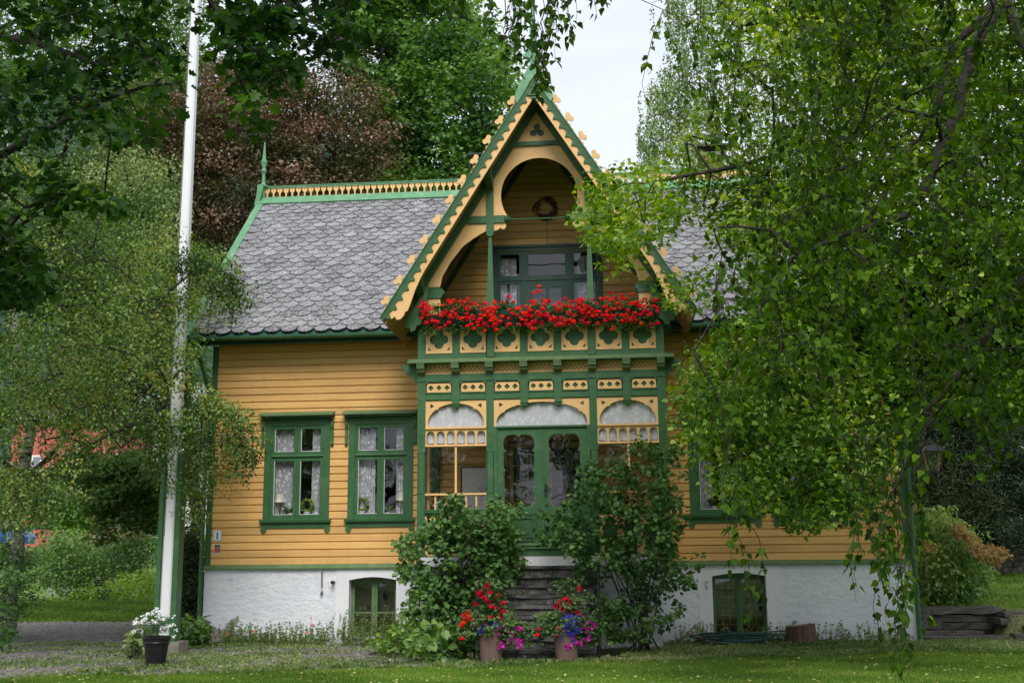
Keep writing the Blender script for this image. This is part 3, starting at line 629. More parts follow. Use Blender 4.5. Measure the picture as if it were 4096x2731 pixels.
# threshold, sills, rails
b = MB(); b.xprof([(PY-.03, 1.60), (PY-.03, 1.775), (PY+.1, 1.775), (PY+.1, 1.60)], -2.36, -1.1); b.xprof([(PY-.03, 1.60), (PY-.03, 1.775), (PY+.1, 1.775), (PY+.1, 1.60)], 1.1, 2.38)
b.xprof([(PY-.06, 1.60), (PY-.06, 1.77), (PY+.1, 1.78), (PY+.1, 1.60)], -1.1, 1.1)
b.build('threshold', M['white'], porch)
b = MB(); b.box(-.9, .94, PY-.012, PY+.08, 1.782, 1.90); b.xprof([(PY-.03, 1.90), (PY-.05, 1.915), (PY, 1.955), (PY+.08, 1.955), (PY+.08, 1.90)], -.9, .94)
b.build('kick_board', M['green'], porch)
bays = [(PX[0]+.08, PX[1]-.075), (PX[2]+.075, PX[3]-.08)]
zg0, zg1 = 2.665, 3.89
for bi, (u, v) in enumerate(bays):
    b = MB(); b.xprof([(PY+.01, 2.54), (PY-.0, 2.58), (PY-.035, 2.60), (PY-.045, 2.655), (PY+.05, 2.668), (PY+.1, 2.668), (PY+.1, 2.54)], u, v)
    b.box(u, v, PY+.04, PY+.07, 1.78, 2.54); b.box(u, v, PY+.0, PY+.08, 1.72, 1.80)
    b.build('sill', M['green'], porch)
    # arcade of yellow fretwork below the sill
    n = 3; wv = (v-u)/n; holes = []
    for k in range(n):
        c = u+wv*(k+.5); h = [(c-.11, 1.84), (c+.11, 1.84), (c+.11, 2.0), (c+.125, 2.02), (c+.125, 2.22), (c+.15, 2.25), (c+.15, 2.28), (c+.095, 2.36)]
        h += [(c+.085*math.cos(t), 2.40+.085*math.sin(t)) for t in [math.pi*j/8 for j in range(9)]]
        h += [(c-.095, 2.36), (c-.15, 2.28), (c-.15, 2.25), (c-.125, 2.22), (c-.125, 2.02), (c-.11, 2.0)]
        holes.append(h)
        for sx in (-1, 1):
            if u+.05 < c+sx*wv*.5 < v-.05 and sx > 0: holes.append(quatre(c+sx*wv*.5, 2.43, .028, None, 3, 15, -math.pi/2))
    b = MB(); b.fret([(u, 1.80), (v, 1.80), (v, 2.535), (u, 2.535)], holes, PY+.0, PY+.03); b.build('arcade_panel', M['cream'], porch)
    # window: mullion, little balustrade, small arches, spandrel
    xm = (u+v)/2; b = MB()
    b.xprof([(PY-.01, 2.925), (PY-.03, 2.935), (PY-.03, 2.972), (PY+.03, 2.975), (PY+.03, 2.925)], u, v)
    for k in range(5):
        xx = u+(v-u)*(k+1)/6
        b.box(xx-.017, xx+.017, PY, PY+.03, zg0, 2.925)
    b.box(xm-.02, xm+.02, PY-.005, PY+.04, 2.975, zg1-.02)
    b.xprof([(PY-.01, 3.855), (PY-.025, 3.87), (PY-.025, 3.885), (PY, 3.90), (PY+.04, 3.90), (PY+.04, 3.855)], u, v)
    w6 = (v-u)/6; holes = []
    for k in range(6):
        c = u+w6*(k+.5); r = w6/2-.020
        holes.append([(c-r, 3.905), (c+r, 3.905)]+[(c+r*math.cos(t), 4.165-r+r*math.sin(t)) for t in [math.pi*j/10 for j in range(11)]])
    b.fret([(u, 3.9), (v, 3.9), (v, 4.19), (u, 4.19)], holes, PY+.005, PY+.035)
    b.box(xm-.022, xm+.022, PY-.012, PY+.005, 3.9, 4.19)
    b.xprof([(PY-.01, 4.19), (PY-.035, 4.205), (PY-.035, 4.235), (PY, 4.245), (PY+.04, 4.245), (PY+.04, 4.19)], u, v)
    b.build('window_frame', M['cream'], porch)
    def spandrel(u, v, z0, z1, zt, name='arch_panel'):
        c = (u+v)/2; a = (v-u)/2-.045; n = 22
        arc = [(c-a*math.cos(t), z0+.08+(z1-z0-.08)*math.sin(t)) for t in [math.pi*j/n for j in range(n+1)]]
        out = [(u, z0), (u, zt), (v, zt), (v, z0), (c+a-.012, z0), (c+a+.0, z0+.04)]+arc[::-1]+[(c-a+.012, z0)]
        hs = [quatre(c+s*(a+.045)*(.86 if v-u > 1.5 else .80)-0*s, zt-.10, .042, None, 3, 18, R_(0)+(math.pi if s > 0 else 0)) for s in (-1, 1)]
        q = MB(); q.fret(out, hs, PY+.0, PY+.03)
        for s in (-1, 1):
            for t in ([R_(48)] if v-u < 1.5 else [R_(33), R_(62)]):
                X = c+s*a*math.cos(t); Z = z0+.08+(z1-z0-.08)*math.sin(t); q.fret([(X-.02, Z-.02), (X+.02, Z-.02), (X+.025, Z+.02), (X-.02, Z+.03)], [], PY-.004, PY+.0)
        q.build(name, M['cream'], porch)
    spandrel(u, v, 4.245, 4.70, 4.755)
    for (p, q_) in ((zg0, 2.93), (2.93, 4.72)):
        pass
    MB().box(u, v, PY+.045, PY+.049, zg0, 4.76).build('pane', M['glass'], porch)
u, v = PX[1]+.075, PX[2]-.075
spandrel(u, v, 4.235, 4.70, 4.755)
MB().box(u, v, PY+.045, PY+.049, 4.22, 4.76).build('pane', M['glass'], porch)
for uu, vv in bays+[(u, v)]:
    c = curtain(uu+.02, vv-.02, 3.93 if vv-uu < 1.5 else 4.18, 4.78, PY+.085, 31+int(uu*9), porch, .012); c.data.materials[0] = M['sheer']
# rails above the arches
for (uu, vv) in bays+[(u, v)]:
    b = MB(); b.xprof([(PY+.0, 4.75), (PY-.03, 4.775), (PY-.015, 4.79), (PY-.015, 4.88), (PY-.03, 4.895), (PY-.03, 4.91), (PY+.06, 4.91), (PY+.06, 4.75)], uu, vv)
    b.build('rail', M['green'], porch)
    MB().box(uu, vv, PY+.045, PY+.06, 4.91, 5.15).build('back_board', M['green'], porch)
b = MB(); b.box(-2.39, 2.405, PY-.02, PY+.08, 5.14, 5.276)
for i in range(7):
    a, c = ST[i]+.075, ST[i+1]-.075
    b.fret([(a, 5.14), (a, 5.085), (a+.03, 5.09), (a+.06, 5.125), (c-.06, 5.125), (c-.03, 5.09), (c, 5.085), (c, 5.14)], [], PY-.015, PY+.0)
b.build('beam', M['green'], porch)
for x in DS:
    b = MB(); b.box(x-.072, x+.072, PY-.035, PY+.05, 4.70, 5.139)
    for k in (-1, 1): b.box(x+k*.03-.008, x+k*.03+.008, PY-.042, PY-.035, 4.95, 5.10)
    b.xprof([(PY-.05, 4.68), (PY-.05, 4.70), (PY+.05, 4.70), (PY+.05, 4.68)], x-.078, x+.078)
    b.add([(x-.072, PY-.035, 4.68), (x+.072, PY-.035, 4.68), (x+.072, PY+.05, 4.68), (x-.072, PY+.05, 4.68), (x-.06, PY-.03, 4.63), (x+.06, PY-.03, 4.63), (x+.06, PY+.04, 4.63), (x-.06, PY+.04, 4.63), (x, PY-.0, 4.58)],
          [(0, 1, 5, 4), (1, 2, 6, 5), (2, 3, 7, 6), (3, 0, 4, 7), (4, 5, 8), (5, 6, 8), (6, 7, 8), (7, 4, 8)])
    b.build('drop_pendant', M['green'], porch)
for i in range(7):      # small quatrefoil panels
    a, c = ST[i]+.10, ST[i+1]-.10; w3 = (c-a)/3
    b = MB(); b.fret([(a, 4.925), (c, 4.925), (c, 5.10), (a, 5.10)], [quatre(a+w3*(k+.5), 5.012, .052, .027, 4, 24) for k in range(3)], PY+.012, PY+.034)
    b.build('small_quatrefoil_panel', M['cream'], porch)
# sides of the porch: framed glass
for sx, x in ((-1, -2.31), (1, 2.325)):
    b = MB(); b.box(x-.04, x+.04, PY+.16, -.14, 1.6, 2.66); b.box(x-.04, x+.04, PY+.16, -.14, 4.75, 5.27); b.box(x-.03, x+.03, PY+.16, -.14, 2.93, 2.97); b.box(x-.03, x+.03, PY+.16, -.14, 4.19, 4.24)
    b.box(x-.025, x+.025, -1.0, -.96, 2.66, 4.75); b.build('side_frame', M['cream'], porch)
    MB().box(x-.003, x+.003, PY+.16, -.14, 2.66, 4.75).build('pane', M['glass'], porch)
# ---- doors
def doorhole(cx, cz, hw, hh):
    pts = []; r = .15; N = 26
    zb = [cz+hh-.30, cz+hh-.68, cz-hh+.31]
    def push(x, z, nx, nz):
        d = 0
        if abs(nx) > .9:
            for q in zb: d = max(d, .045*math.exp(-((z-q)/.035)**2))
        if abs(nz) > .9: d = .045*math.exp(-((x-cx)/.03)**2)
        # bulge of the lobes
        return (x-nx*d, z-nz*d)
    for k in range(9):
        t = math.pi/2*k/8; pts.append((cx+hw-r+r*math.cos(t), cz+hh-r+r*math.sin(t)))
    for k in range(1, N): x = cx+(hw-r)*(1-2*k/N); pts.append(push(x, cz+hh, 0, 1))
    for k in range(9):
        t = math.pi/2+math.pi/2*k/8; pts.append((cx-hw+r+r*math.cos(t), cz+hh-r+r*math.sin(t)))
    for k in range(1, 60): z = cz+(hh-r)*(1-2*k/60); pts.append(push(cx-hw, z, -1, 0))
    for k in range(9):
        t = math.pi+math.pi/2*k/8; pts.append((cx-hw+r+r*math.cos(t), cz-hh+r+r*math.sin(t)))
    for k in range(1, N): x = cx-(hw-r)*(1-2*k/N); pts.append(push(x, cz-hh, 0, -1))
    for k in range(9):
        t = 1.5*math.pi+math.pi/2*k/8; pts.append((cx+hw-r+r*math.cos(t), cz-hh+r+r*math.sin(t)))
    for k in range(1, 60): z = cz-(hh-r)*(1-2*k/60); pts.append(push(cx+hw, z, 1, 0))
    return pts
b = MB(); b.box(-.90, -.84, PY-.01, PY+.08, 1.955, 4.235); b.box(.88, .94, PY-.01, PY+.08, 1.955, 4.235); b.xprof([(PY-.01, 4.18), (PY-.04, 4.2), (PY-.04, 4.235), (PY+.08, 4.235), (PY+.08, 4.18)], -.84, .88)
b.build('door_frame', M['green'], porch)
for k, (x0, x1) in enumerate(((-.838, .019), (.023, .878))):
    cx = (-.423, .447)[k]
    h = doorhole(cx, 3.383, .308, .69)
    b = MB(); b.fret([(x0, 1.96), (x1, 1.96), (x1, 4.178), (x0, 4.178)], [h], PY+.005, PY+.05)
    d = b.build('door_leaf', M['green'], H)
    b = MB(); hi = [(cx+(p[0]-cx)*.965, 3.383+(p[1]-3.383)*.985) for p in h]; b.fret(h, [hi], PY+.018, PY+.045); b.build('glass_moulding', M['mossgreen'], d)
    b = MB(); X0, X1 = x0+.10, x1-.10
    for i, (t, y) in enumerate(((0, -.012), (.035, -.004), (.075, -.018))):
        a0, a1, z0, z1 = X0+t, X1-t, 2.05+t, 2.57-t
        b.fret([(a0, z0), (a1, z0), (a1, z1), (a0, z1)], [[(a0+.022, z0+.022), (a1-.022, z0+.022), (a1-.022, z1-.022), (a0+.022, z1-.022)]], PY+y, PY+.005)
    b.fret([(X0+.13, 2.18), (X1-.13, 2.18), (X1-.13, 2.44), (X0+.13, 2.44)], [], PY-.006, PY+.005)
    b.build('door_panel', M['green'], d)
    MB().box(cx-.30, cx+.30, PY+.030, PY+.034, 2.72, 4.06).build('pane', M['dglass'], d)
    if k == 1:
        b = MB(); b.fret(quatre(.085, 3.0, .045, .02, 4, 20), [], PY-.004, PY+.005); b.box(.062, .108, PY-.003, PY+.005, 2.88, 3.12)
        b.fret([(.055, 2.9), (.085, 2.86), (.115, 2.9), (.105, 2.95), (.065, 2.95)], [], PY-.004, PY+.005); b.fret([(.055, 3.1), (.085, 3.15), (.115, 3.1), (.105, 3.05), (.065, 3.05)], [], PY-.004, PY+.005)
        b.tube([(.085, PY, 3.04), (.085, PY-.05, 3.04), (.12, PY-.055, 3.05), (.19, PY-.05, 3.035)], .010, 6); b.build('handle', M['iron'], d)
        MB().box(.0, .042, PY-.012, PY+.004, 1.965, 4.17).build('cover_strip', M['green'], d)
    # weather board at the foot
    MB().xprof([(PY+.004, 1.965), (PY-.03, 1.975), (PY-.03, 1.99), (PY+.004, 2.02)], x0+.01, x1-.03).build('weather_board', M['mossgreen'], d)
# inner glazed door behind
b = MB()
for x0, x1 in ((-.78, -.01), (.01, .78)):
    b.box(x0, x0+.09, -.03, .01, 1.96, 4.08); b.box(x1-.09, x1, -.03, .01, 1.96, 4.08); b.box(x0, x1, -.028, .012, 1.96, 2.5); b.box(x0, x1, -.028, .012, 3.98, 4.09)
    b.box((x0+x1)/2-.013, (x0+x1)/2+.013, -.02, .005, 2.5, 4.0)
    for k in range(1, 4): b.box(x0+.09, x1-.09, -.018, .003, 2.5+k*.375-.012, 2.5+k*.375+.012)
idr = b.build('inner_door', M['soffit'], H)
MB().box(-.76, .76, .013, .016, 2.5, 4.0).build('pane', M['dglass'], idr)
# ---- balcony
bal = MB(); bal.xprof([(PY-.215, 5.475), (PY-.215, 5.50), (PY-.02, 5.585), (PY+.05, 5.585), (PY+.05, 5.475)], -2.56, 2.58)
bal.box(-2.35, 2.37, PY+.0501, -.04, 5.54, 5.60)
bal = bal.build('balcony', M['mossgreen'], H)
b = MB(); b.box(-2.39, 2.405, PY+.02, PY+.06, 5.2765, 5.4745); 
b.build('frieze', M['cream'], bal)
b = MB()      # cut crosses in the frieze: thin dark grooves with round ends
for i in range(7):
    a, c = ST[i]+.09, ST[i+1]-.09; n = 6; dw = (c-a)/n
    for k in range(n):
        x = a+dw*(k+.5)
        for s in (-1, 1): b.bar((x-dw/2, PY+.019, 5.365-s*.05), (x+dw/2, PY+.019, 5.365+s*.05), .006, .004)
        for s in (-1, 1): b.fret([(x-dw/2+.013*math.cos(t), 5.365+s*.062+.013*math.sin(t)) for t in [j*math.pi/4 for j in range(8)]], [], PY+.0165, PY+.0195)
b.build('cross_fretwork', M['crossline'], bal)
for x in ST:
    b = MB(); b.xprof([(PY+.02, 5.285), (PY-.07, 5.285), (PY-.12, 5.31), (PY-.14, 5.36), (PY-.18, 5.375), (PY-.18, 5.40), (PY-.19, 5.41), (PY-.19, 5.44), (PY-.205, 5.445), (PY-.205, 5.474), (PY+.02, 5.474)], x-.076, x+.076)
    b.build('corbel', M['mossgreen'], bal)
for sx in (-1, 1):         # big side brackets running back to the wall, seen edge-on
    x = sx*2.40; b = MB()
    b.fret([(x, 5.475), (x+sx*.30, 5.475), (x+sx*.31, 5.44), (x+sx*.26, 5.39), (x+sx*.27, 5.35), (x+sx*.22, 5.30), (x+sx*.16, 5.31), (x+sx*.14, 5.25), (x+sx*.09, 5.23), (x+sx*.08, 5.17), (x+sx*.03, 5.15), (x, 5.08)], [], PY+.05, PY+.15)
    b.fret([(x, 5.475), (x+sx*.30, 5.475), (x+sx*.31, 5.44), (x+sx*.26, 5.39), (x+sx*.27, 5.35), (x+sx*.22, 5.30), (x+sx*.16, 5.31), (x+sx*.14, 5.25), (x+sx*.09, 5.23), (x, 5.08)], [], PY+.151, PY+.16)
    b.build('side_bracket', M['green'], bal)
b = MB(); b.box(-2.30, 2.32, PY+.035, PY+.055, 5.60, 6.20); b.build('back_board', M['green'], bal)
b = MB()
for i, x in enumerate(ST):
    if i in (0, 7): continue
    if i in (2, 5): continue
    b.box(x-.074, x+.074, PY-.02, PY+.034, 5.586, 6.21)
for i in range(7):
    a, c = ST[i]+.075, ST[i+1]-.075
    b.xprof([(PY-.01, 5.587), (PY-.01, 5.655), (PY+.0, 5.66), (PY+.0, 5.675), (PY+.034, 5.688), (PY+.034, 5.587)], a, c)
b.xprof([(PY-.05, 6.212), (PY-.05, 6.25), (PY+.08, 6.27), (PY+.08, 6.212)], -2.23, 2.24)
b.build('balustrade', M['green'], bal)
for i in range(7):
    a, c = ST[i]+.077, ST[i+1]-.077; cx = (a+c)/2; z0, z1 = 5.69, 6.21
    hs = [quatre(cx, 5.965, .185, .095, 4, 48)]
    for sx in (-1, 1):
        for sz in (-1, 1):
            X, Z = cx+sx*.215, 5.955+sz*.205; hs.append([(X, Z), (X-sx*.07, Z+sz*.0), (X-sx*.035, Z-sz*.03), (X-sx*.0, Z-sz*.075)])
    MB().fret([(a, z0), (c, z0), (c, z1), (a, z1)], hs, PY-.002, PY+.022).build('quatrefoil_panel', M['cream'], bal)
# ------------------------------------------------------------------ gable
gab = MB()
for sx in (-1, 1):      # roof slabs of the cross gable, from the overhang back to the main ridge
    o = .085/math.cos(math.atan(SL)); yb = RY
    def gz(x, d): return AP-SL*abs(x)-d
    V = []
    for y in (-2.38, yb):
        for x, d in ((0, .02), (sx*2.93, .02), (sx*2.93, .02+.17), (0, .02+.17)): V.append((x, y, gz(x, d)))
    gab.add(V, [(0, 1, 2, 3), (7, 6, 5, 4), (0, 4, 5, 1), (1, 5, 6, 2), (2, 6, 7, 3), (3, 7, 4, 0)])
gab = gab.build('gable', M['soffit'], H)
def gfn(sx):
    c, s_ = 1/math.hypot(1, SL), SL/math.hypot(1, SL)
    def f(x, s, o):     # x = world y along the ridge; s = metres up from the foot; o = off the slope
        return (sx*(2.93-c*s+s_*o), x, AP-SL*2.93+s_*s+c*o)
    return f
GL = 2.93*math.hypot(1, SL)
for sx in (-1, 1):
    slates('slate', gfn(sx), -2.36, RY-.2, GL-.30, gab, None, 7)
# slope coordinates (s up from the foot at the outline, t inwards) -> x,z
def sl(sx, s, t):
    c, s_ = 1/math.hypot(1, SL), SL/math.hypot(1, SL)
    return (sx*(2.93-c*s-s_*t), AP-SL*2.93+s_*s-c*t)
C_, S_ = 1/math.hypot(1, SL), SL/math.hypot(1, SL)
def apex_s(t): return (2.93-S_*t)/C_
NS = 25; pt = .2195
for sx in (-1, 1):
    # green scalloped layer
    out = [sl(sx, -.10, -.02), sl(sx, apex_s(-.02), -.02), sl(sx, apex_s(.10), .10)]
    k0 = NS-1; sc_ = []
    for k in range(NS):
        a = -.02+k*pt; b_ = a+pt
        if b_ > apex_s(.145): break
        sc_ += [(a, .135), (a+.012, .148), (a+.03, .128)]
        for j in range(9):
            t = math.pi*j/8; sc_.append((a+.035+(pt-.05)*(1-math.cos(t))/2, .128-.062*math.sin(t)))
    sc_ = [sl(sx, s, t) for s, t in sc_][::-1]
    b = MB(); b.fret(out+sc_, [], -2.445, -2.42)
    # mouldings along the upper edge
    for t, y in ((-.035, -2.475), (.0, -2.462), (.03, -2.455)):
        b.fret([sl(sx, -.12, t-.012), sl(sx, apex_s(t), t-.012), sl(sx, apex_s(t), t+.012), sl(sx, -.12, t+.012)], [], y, -2.40)
    bb = b.build('barge_board', M['green'], gab)
    b = MB()
    for k in range(NS):
        s = .01+k*pt
        if s < apex_s(.11)-.05:
            X, Z = sl(sx, s, .105); b.fret([(X+.011*math.cos(t), Z+.011*math.sin(t)) for t in [j*1.047 for j in range(6)]], [], -2.449, -2.444)
    b.build('peg_hole', M['iron'], bb)
    # yellow board behind
    pts = [sl(sx, .02, .0), sl(sx, apex_s(0), 0), sl(sx, apex_s(.20), .20), sl(sx, 1.15, .20), sl(sx, .95, .215), sl(sx, .70, .25), sl(sx, .45, .31), sl(sx, .30, .34), sl(sx, .24, .31), sl(sx, .18, .33), sl(sx, .08, .31), sl(sx, .03, .25), sl(sx, .07, .19), sl(sx, .0, .16), sl(sx, -.03, .09)]
    b = MB(); b.fret(pts, [], -2.418, -2.37)
    b.build('inner_board', M['cream'], bb)
    # crockets
    for k in range(11):
        s = .22+.468*k
        if s > 5.1: break
        X, Z = sl(sx, s, -.03); d = Vector((sx*.70, .71)); q = []
        cx, cz = X+d.x*.13, Z+d.y*.13
        lob = [((0, 1), .055), ((sx, 0), .055)]
        # outline: neck, lobe sideways, lobe upwards, neck
        o2 = []
        e = Vector((-d.y*sx, d.x*sx))     # along the slope, upwards
        def P_(a, t): return (X+d.x*a+e.x*t, Z+d.y*a+e.y*t)
        o2 += [P_(-.03, -.16), P_(.02, -.14), P_(.035, -.10), P_(.02, -.06), P_(.04, -.035), P_(.07, -.032)]
        c1 = P_(.12, -.052); c2 = P_(.13, .056)
        base = math.atan2(-e.y, -e.x)
        sg = 1 if sx < 0 else 1
        dirang = math.atan2(d.y, d.x); ea = math.atan2(e.y, e.x)
        def arc(cn, a0, a1, n=9, r=.052): return [(cn[0]+r*math.cos(a0+(a1-a0)*j/n), cn[1]+r*math.sin(a0+(a1-a0)*j/n)) for j in range(n+1)]
        turn = 1 if ((ea-dirang+math.pi) % (2*math.pi))-math.pi > 0 else -1
        o2 += arc(c1, dirang-turn*R_(150), dirang+turn*R_(45)); o2 += arc(c2, dirang-turn*R_(45), dirang+turn*R_(150))
        o2 += [P_(.07, .032), P_(.04, .035), P_(.03, .06), P_(-.03, .08)]
        MB().fret(o2, [], -2.41, -2.385).build('crocket', M['cream'], gab)
    b = MB()
    for k in range(11):
        s = .22+.468*k+.25
        if s > 5.1: break
        X, Z = sl(sx, s, -.03); b.fret([(X+.05*math.cos(t), Z+.05*math.sin(t)) for t in [j*math.pi/5 for j in range(10)]], [], -2.409, -2.386)
    b.build('nub', M['cream'], bb)
# apex finial with shoulders and shaped wings
b = MB(); y0, y1 = -2.46, -2.36
for sx in (-1, 1): b.fret([(0, AP+.45), (sx*.06, AP+.30), (sx*.16, AP+.12), (sx*.28, AP-.12), (sx*.36, AP-.30), (sx*.38, AP-.42), (sx*.33, AP-.52), (sx*.0, AP+.03)], [], y0-.02, y1)
b.build('apex_board', M['lgreen'], gab)
b = MB(); b.fret([(-.07, AP+.2), (-.07, AP+.42), (-.12, AP+.44), (-.20, AP+.46), (-.19, AP+.53), (-.12, AP+.53), (-.09, AP+.58), (-.06, AP+.66), (.06, AP+.66), (.09, AP+.58), (.12, AP+.53), (.19, AP+.53), (.20, AP+.46), (.12, AP+.44), (.07, AP+.42), (.07, AP+.2)], [], -2.47, -2.35)
b.lathe([(.06, .6), (.06, .68), (.16, .70), (.18, .73), (.16, .76), (.07, .79), (.055, .95), (.05, 1.2), (.065, 1.25), (.045, 1.3), (.035, 1.6), (.012, 2.1)], (0, -2.41, AP), 10)
b.build('finial', M['lgreen'], gab)
# truss in the plane of the porch front
def xo(z, t): return (AP-z)/SL-t/S_      # x of the line t inside the outline at height z
TY0, TY1 = PY-.06, PY+.09
for sx in (-1, 1):
    s0, s1 = .55, apex_s(.20)
    b = MB(); b.fret([sl(sx, s0, .10), sl(sx, apex_s(.10), .10), sl(sx, apex_s(.235), .235), sl(sx, s0-.05, .235)], [], TY0, TY1); b.build('rafter', M['green'], gab)
    for y in (-1.15, -.45):
        b = MB(); b.fret([sl(sx, .2, .17), sl(sx, apex_s(.17), .17), sl(sx, apex_s(.25), .25), sl(sx, .2, .25)], [], y, y+.12); b.build('rafter', M['teal'], gab)
b = MB(); b.box(-xo(9.93, .21), xo(9.93, .21), PY-.05, PY+.05, 9.885, 9.97)
for sx in (-1, 1): b.fret([(sx*.46, 9.87), (sx*.46, 9.985), (sx*.36, 9.97), (sx*.36, 9.885)], [], PY-.055, PY+.0)
b.build('collar_beam', M['green'], gab)
b = MB(); b.box(-.07, .07, -2.42, PY+.05, AP-.32, AP-.20); b.box(-.06, .06, -2.44, -2.2, AP-.42, AP-.30); b.fret([(-.12, AP-.26), (.12, AP-.26), (.12, AP-.36), (-.12, AP-.36)], [], -2.46, -2.41); b.build('ridge_block', M['green'], gab)
xi = [-.948, 1.012]
for k, x in enumerate(xi):
    b = MB(); b.box(x-.072, x+.072, PY-.05, PY+.07, 8.06, 9.20)
    b.box(x-.08, x+.08, PY-.058, PY+.07, 8.10, 8.20); b.fret([(x-.07, 8.10), (x+.07, 8.10), (x+.055, 8.03), (x, 8.01), (x-.055, 8.03)], [], PY-.055, PY+.06)
    # tapered lower shaft
    q = [(.031, 8.02), (.072, 6.62), (.072, 5.59)]
    vs = []
    for hw, z in q: vs += [(x-hw, PY-.02-hw*.4, z), (x+hw, PY-.02-hw*.4, z), (x+hw, PY+.05, z), (x-hw, PY+.05, z)]
    b.add(vs, [(0, 1, 2, 3), (11, 10, 9, 8)]+[(i*4+j, i*4+(j+1) % 4, (i+1)*4+(j+1) % 4, (i+1)*4+j) for i in range(2) for j in range(4)])
    b.build('balcony_post', M['green'], gab)
    sx = -1 if k == 0 else 1
    b = MB(); b.xprof([(PY+.05, 9.38), (-2.36, 9.38), (-2.36, 9.33), (-2.33, 9.30), (-2.33, 9.25), (-2.30, 9.22), (-2.22, 9.12), (-2.05, 9.03), (PY-.03, 8.96), (PY+.05, 8.96)], x-.07+sx*.0, x+.07)
    b.build('purlin_bracket', M['green'], gab)
# tie beams with turned ends and the iron rod
for sx, x, in ((-1, xi[0]), (1, xi[1])):
    b = MB(); x1 = sx*xo(8.37, .2); xa, xb = sorted((x1, sx*.66)); b.box(xa, xb, PY-.035, PY+.05, 8.30, 8.45)
    xa, xb = sorted((sx*.66, sx*.70)); 
    c = [(.045, 0), (.075, .02), (.05, .05), (.08, .075), (.05, .10), (.03, .12), (.0, .13)]
    n = 10; vs = []; X = sx*.66
    for r, u_ in c: vs += [(X-sx*u_, PY+.0+r*math.cos(2*math.pi*j/n), 8.372+r*math.sin(2*math.pi*j/n)) for j in range(n)]
    b.add(vs, [(i*n+j, i*n+(j+1) % n, (i+1)*n+(j+1) % n, (i+1)*n+j) for i in range(len(c)-1) for j in range(n)])
    b.build('tie_beam', M['green'], gab)
MB().tube([(-.60, PY, 8.365), (.60, PY, 8.365)], .013, 6).build('tie_rod', M['green'], gab)
# yellow panels
kx, kz, kr = .035, 8.865, .765
arcp = [(kx+kr*math.cos(t), kz+kr*math.sin(t)) for t in [R_(-33)+R_(246)*j/48 for j in range(49)]]
b = MB(); zt_ = 9.885
b.fret([(xo(zt_, .22), zt_), (-xo(zt_, .22), zt_), (-xo(9.2, .22), 9.2), (xi[0]+.07, 9.2), (xi[0]+.07, 8.45), (arcp[-1][0], 8.45)]+arcp[::-1]+[(arcp[0][0], 8.45), (xi[1]-.07, 8.45), (xi[1]-.07, 9.2), (xo(9.2, .22), 9.2)], [], PY+.0, PY+.035)
b.build('keyhole_panel', M['cream'], gab)
b = MB()
b.fret([(-xo(9.97, .22), 9.97), (xo(9.97, .22), 9.97), (0, AP-.22/C_)], [quatre(.01, 10.2, .155, .085, 3, 36, math.pi/2)], PY+.0, PY+.035)
b.build('trefoil_panel', M['cream'], gab)
b = MB(); b.fret([(-.2, 10.03), (.22, 10.03), (.16, 10.42), (-.14, 10.42)], [], PY+.037, PY+.045); b.build('back_board', M['teal'], gab)
for sx, x in ((-1, xi[0]), (1, xi[1])):
    b = MB(); xp = x+sx*.072; xq = x-sx*.072
    b.fret([(xp, 8.45), (sx*xo(8.45, .22), 8.45), (xp, AP-SL*(abs(xp)+.22/S_))], [], PY+.0, PY+.035)
    b.fret([(xp, 8.30), (sx*xo(8.30, .22), 8.30), (sx*xo(7.03, .22), 7.03), (sx*1.958, 7.03), (sx*1.906, 7.244), (sx*1.748, 7.526), (sx*1.502, 7.842), (sx*1.33, 7.97), (sx*1.15, 8.083), (xp, 8.15)], [], PY+.0, PY+.035)
    b.fret([(xq, 8.30), (xq-sx*.22, 8.30), (xq-sx*.25, 8.24), (xq-sx*.22, 8.18), (xq-sx*.17, 8.17), (xq-sx*.13, 8.20), (xq-sx*.08, 8.16), (xq, 8.14)], [], PY+.0, PY+.035)
    b.build('spandrel_panel', M['cream'], gab)
    b = MB(); xs, xe = sorted((sx*2.225, sx*1.95)); b.box(xs, xe, PY+.01, PY+.04, 6.25, 6.82); b.build('post_board', M['cream'], gab)
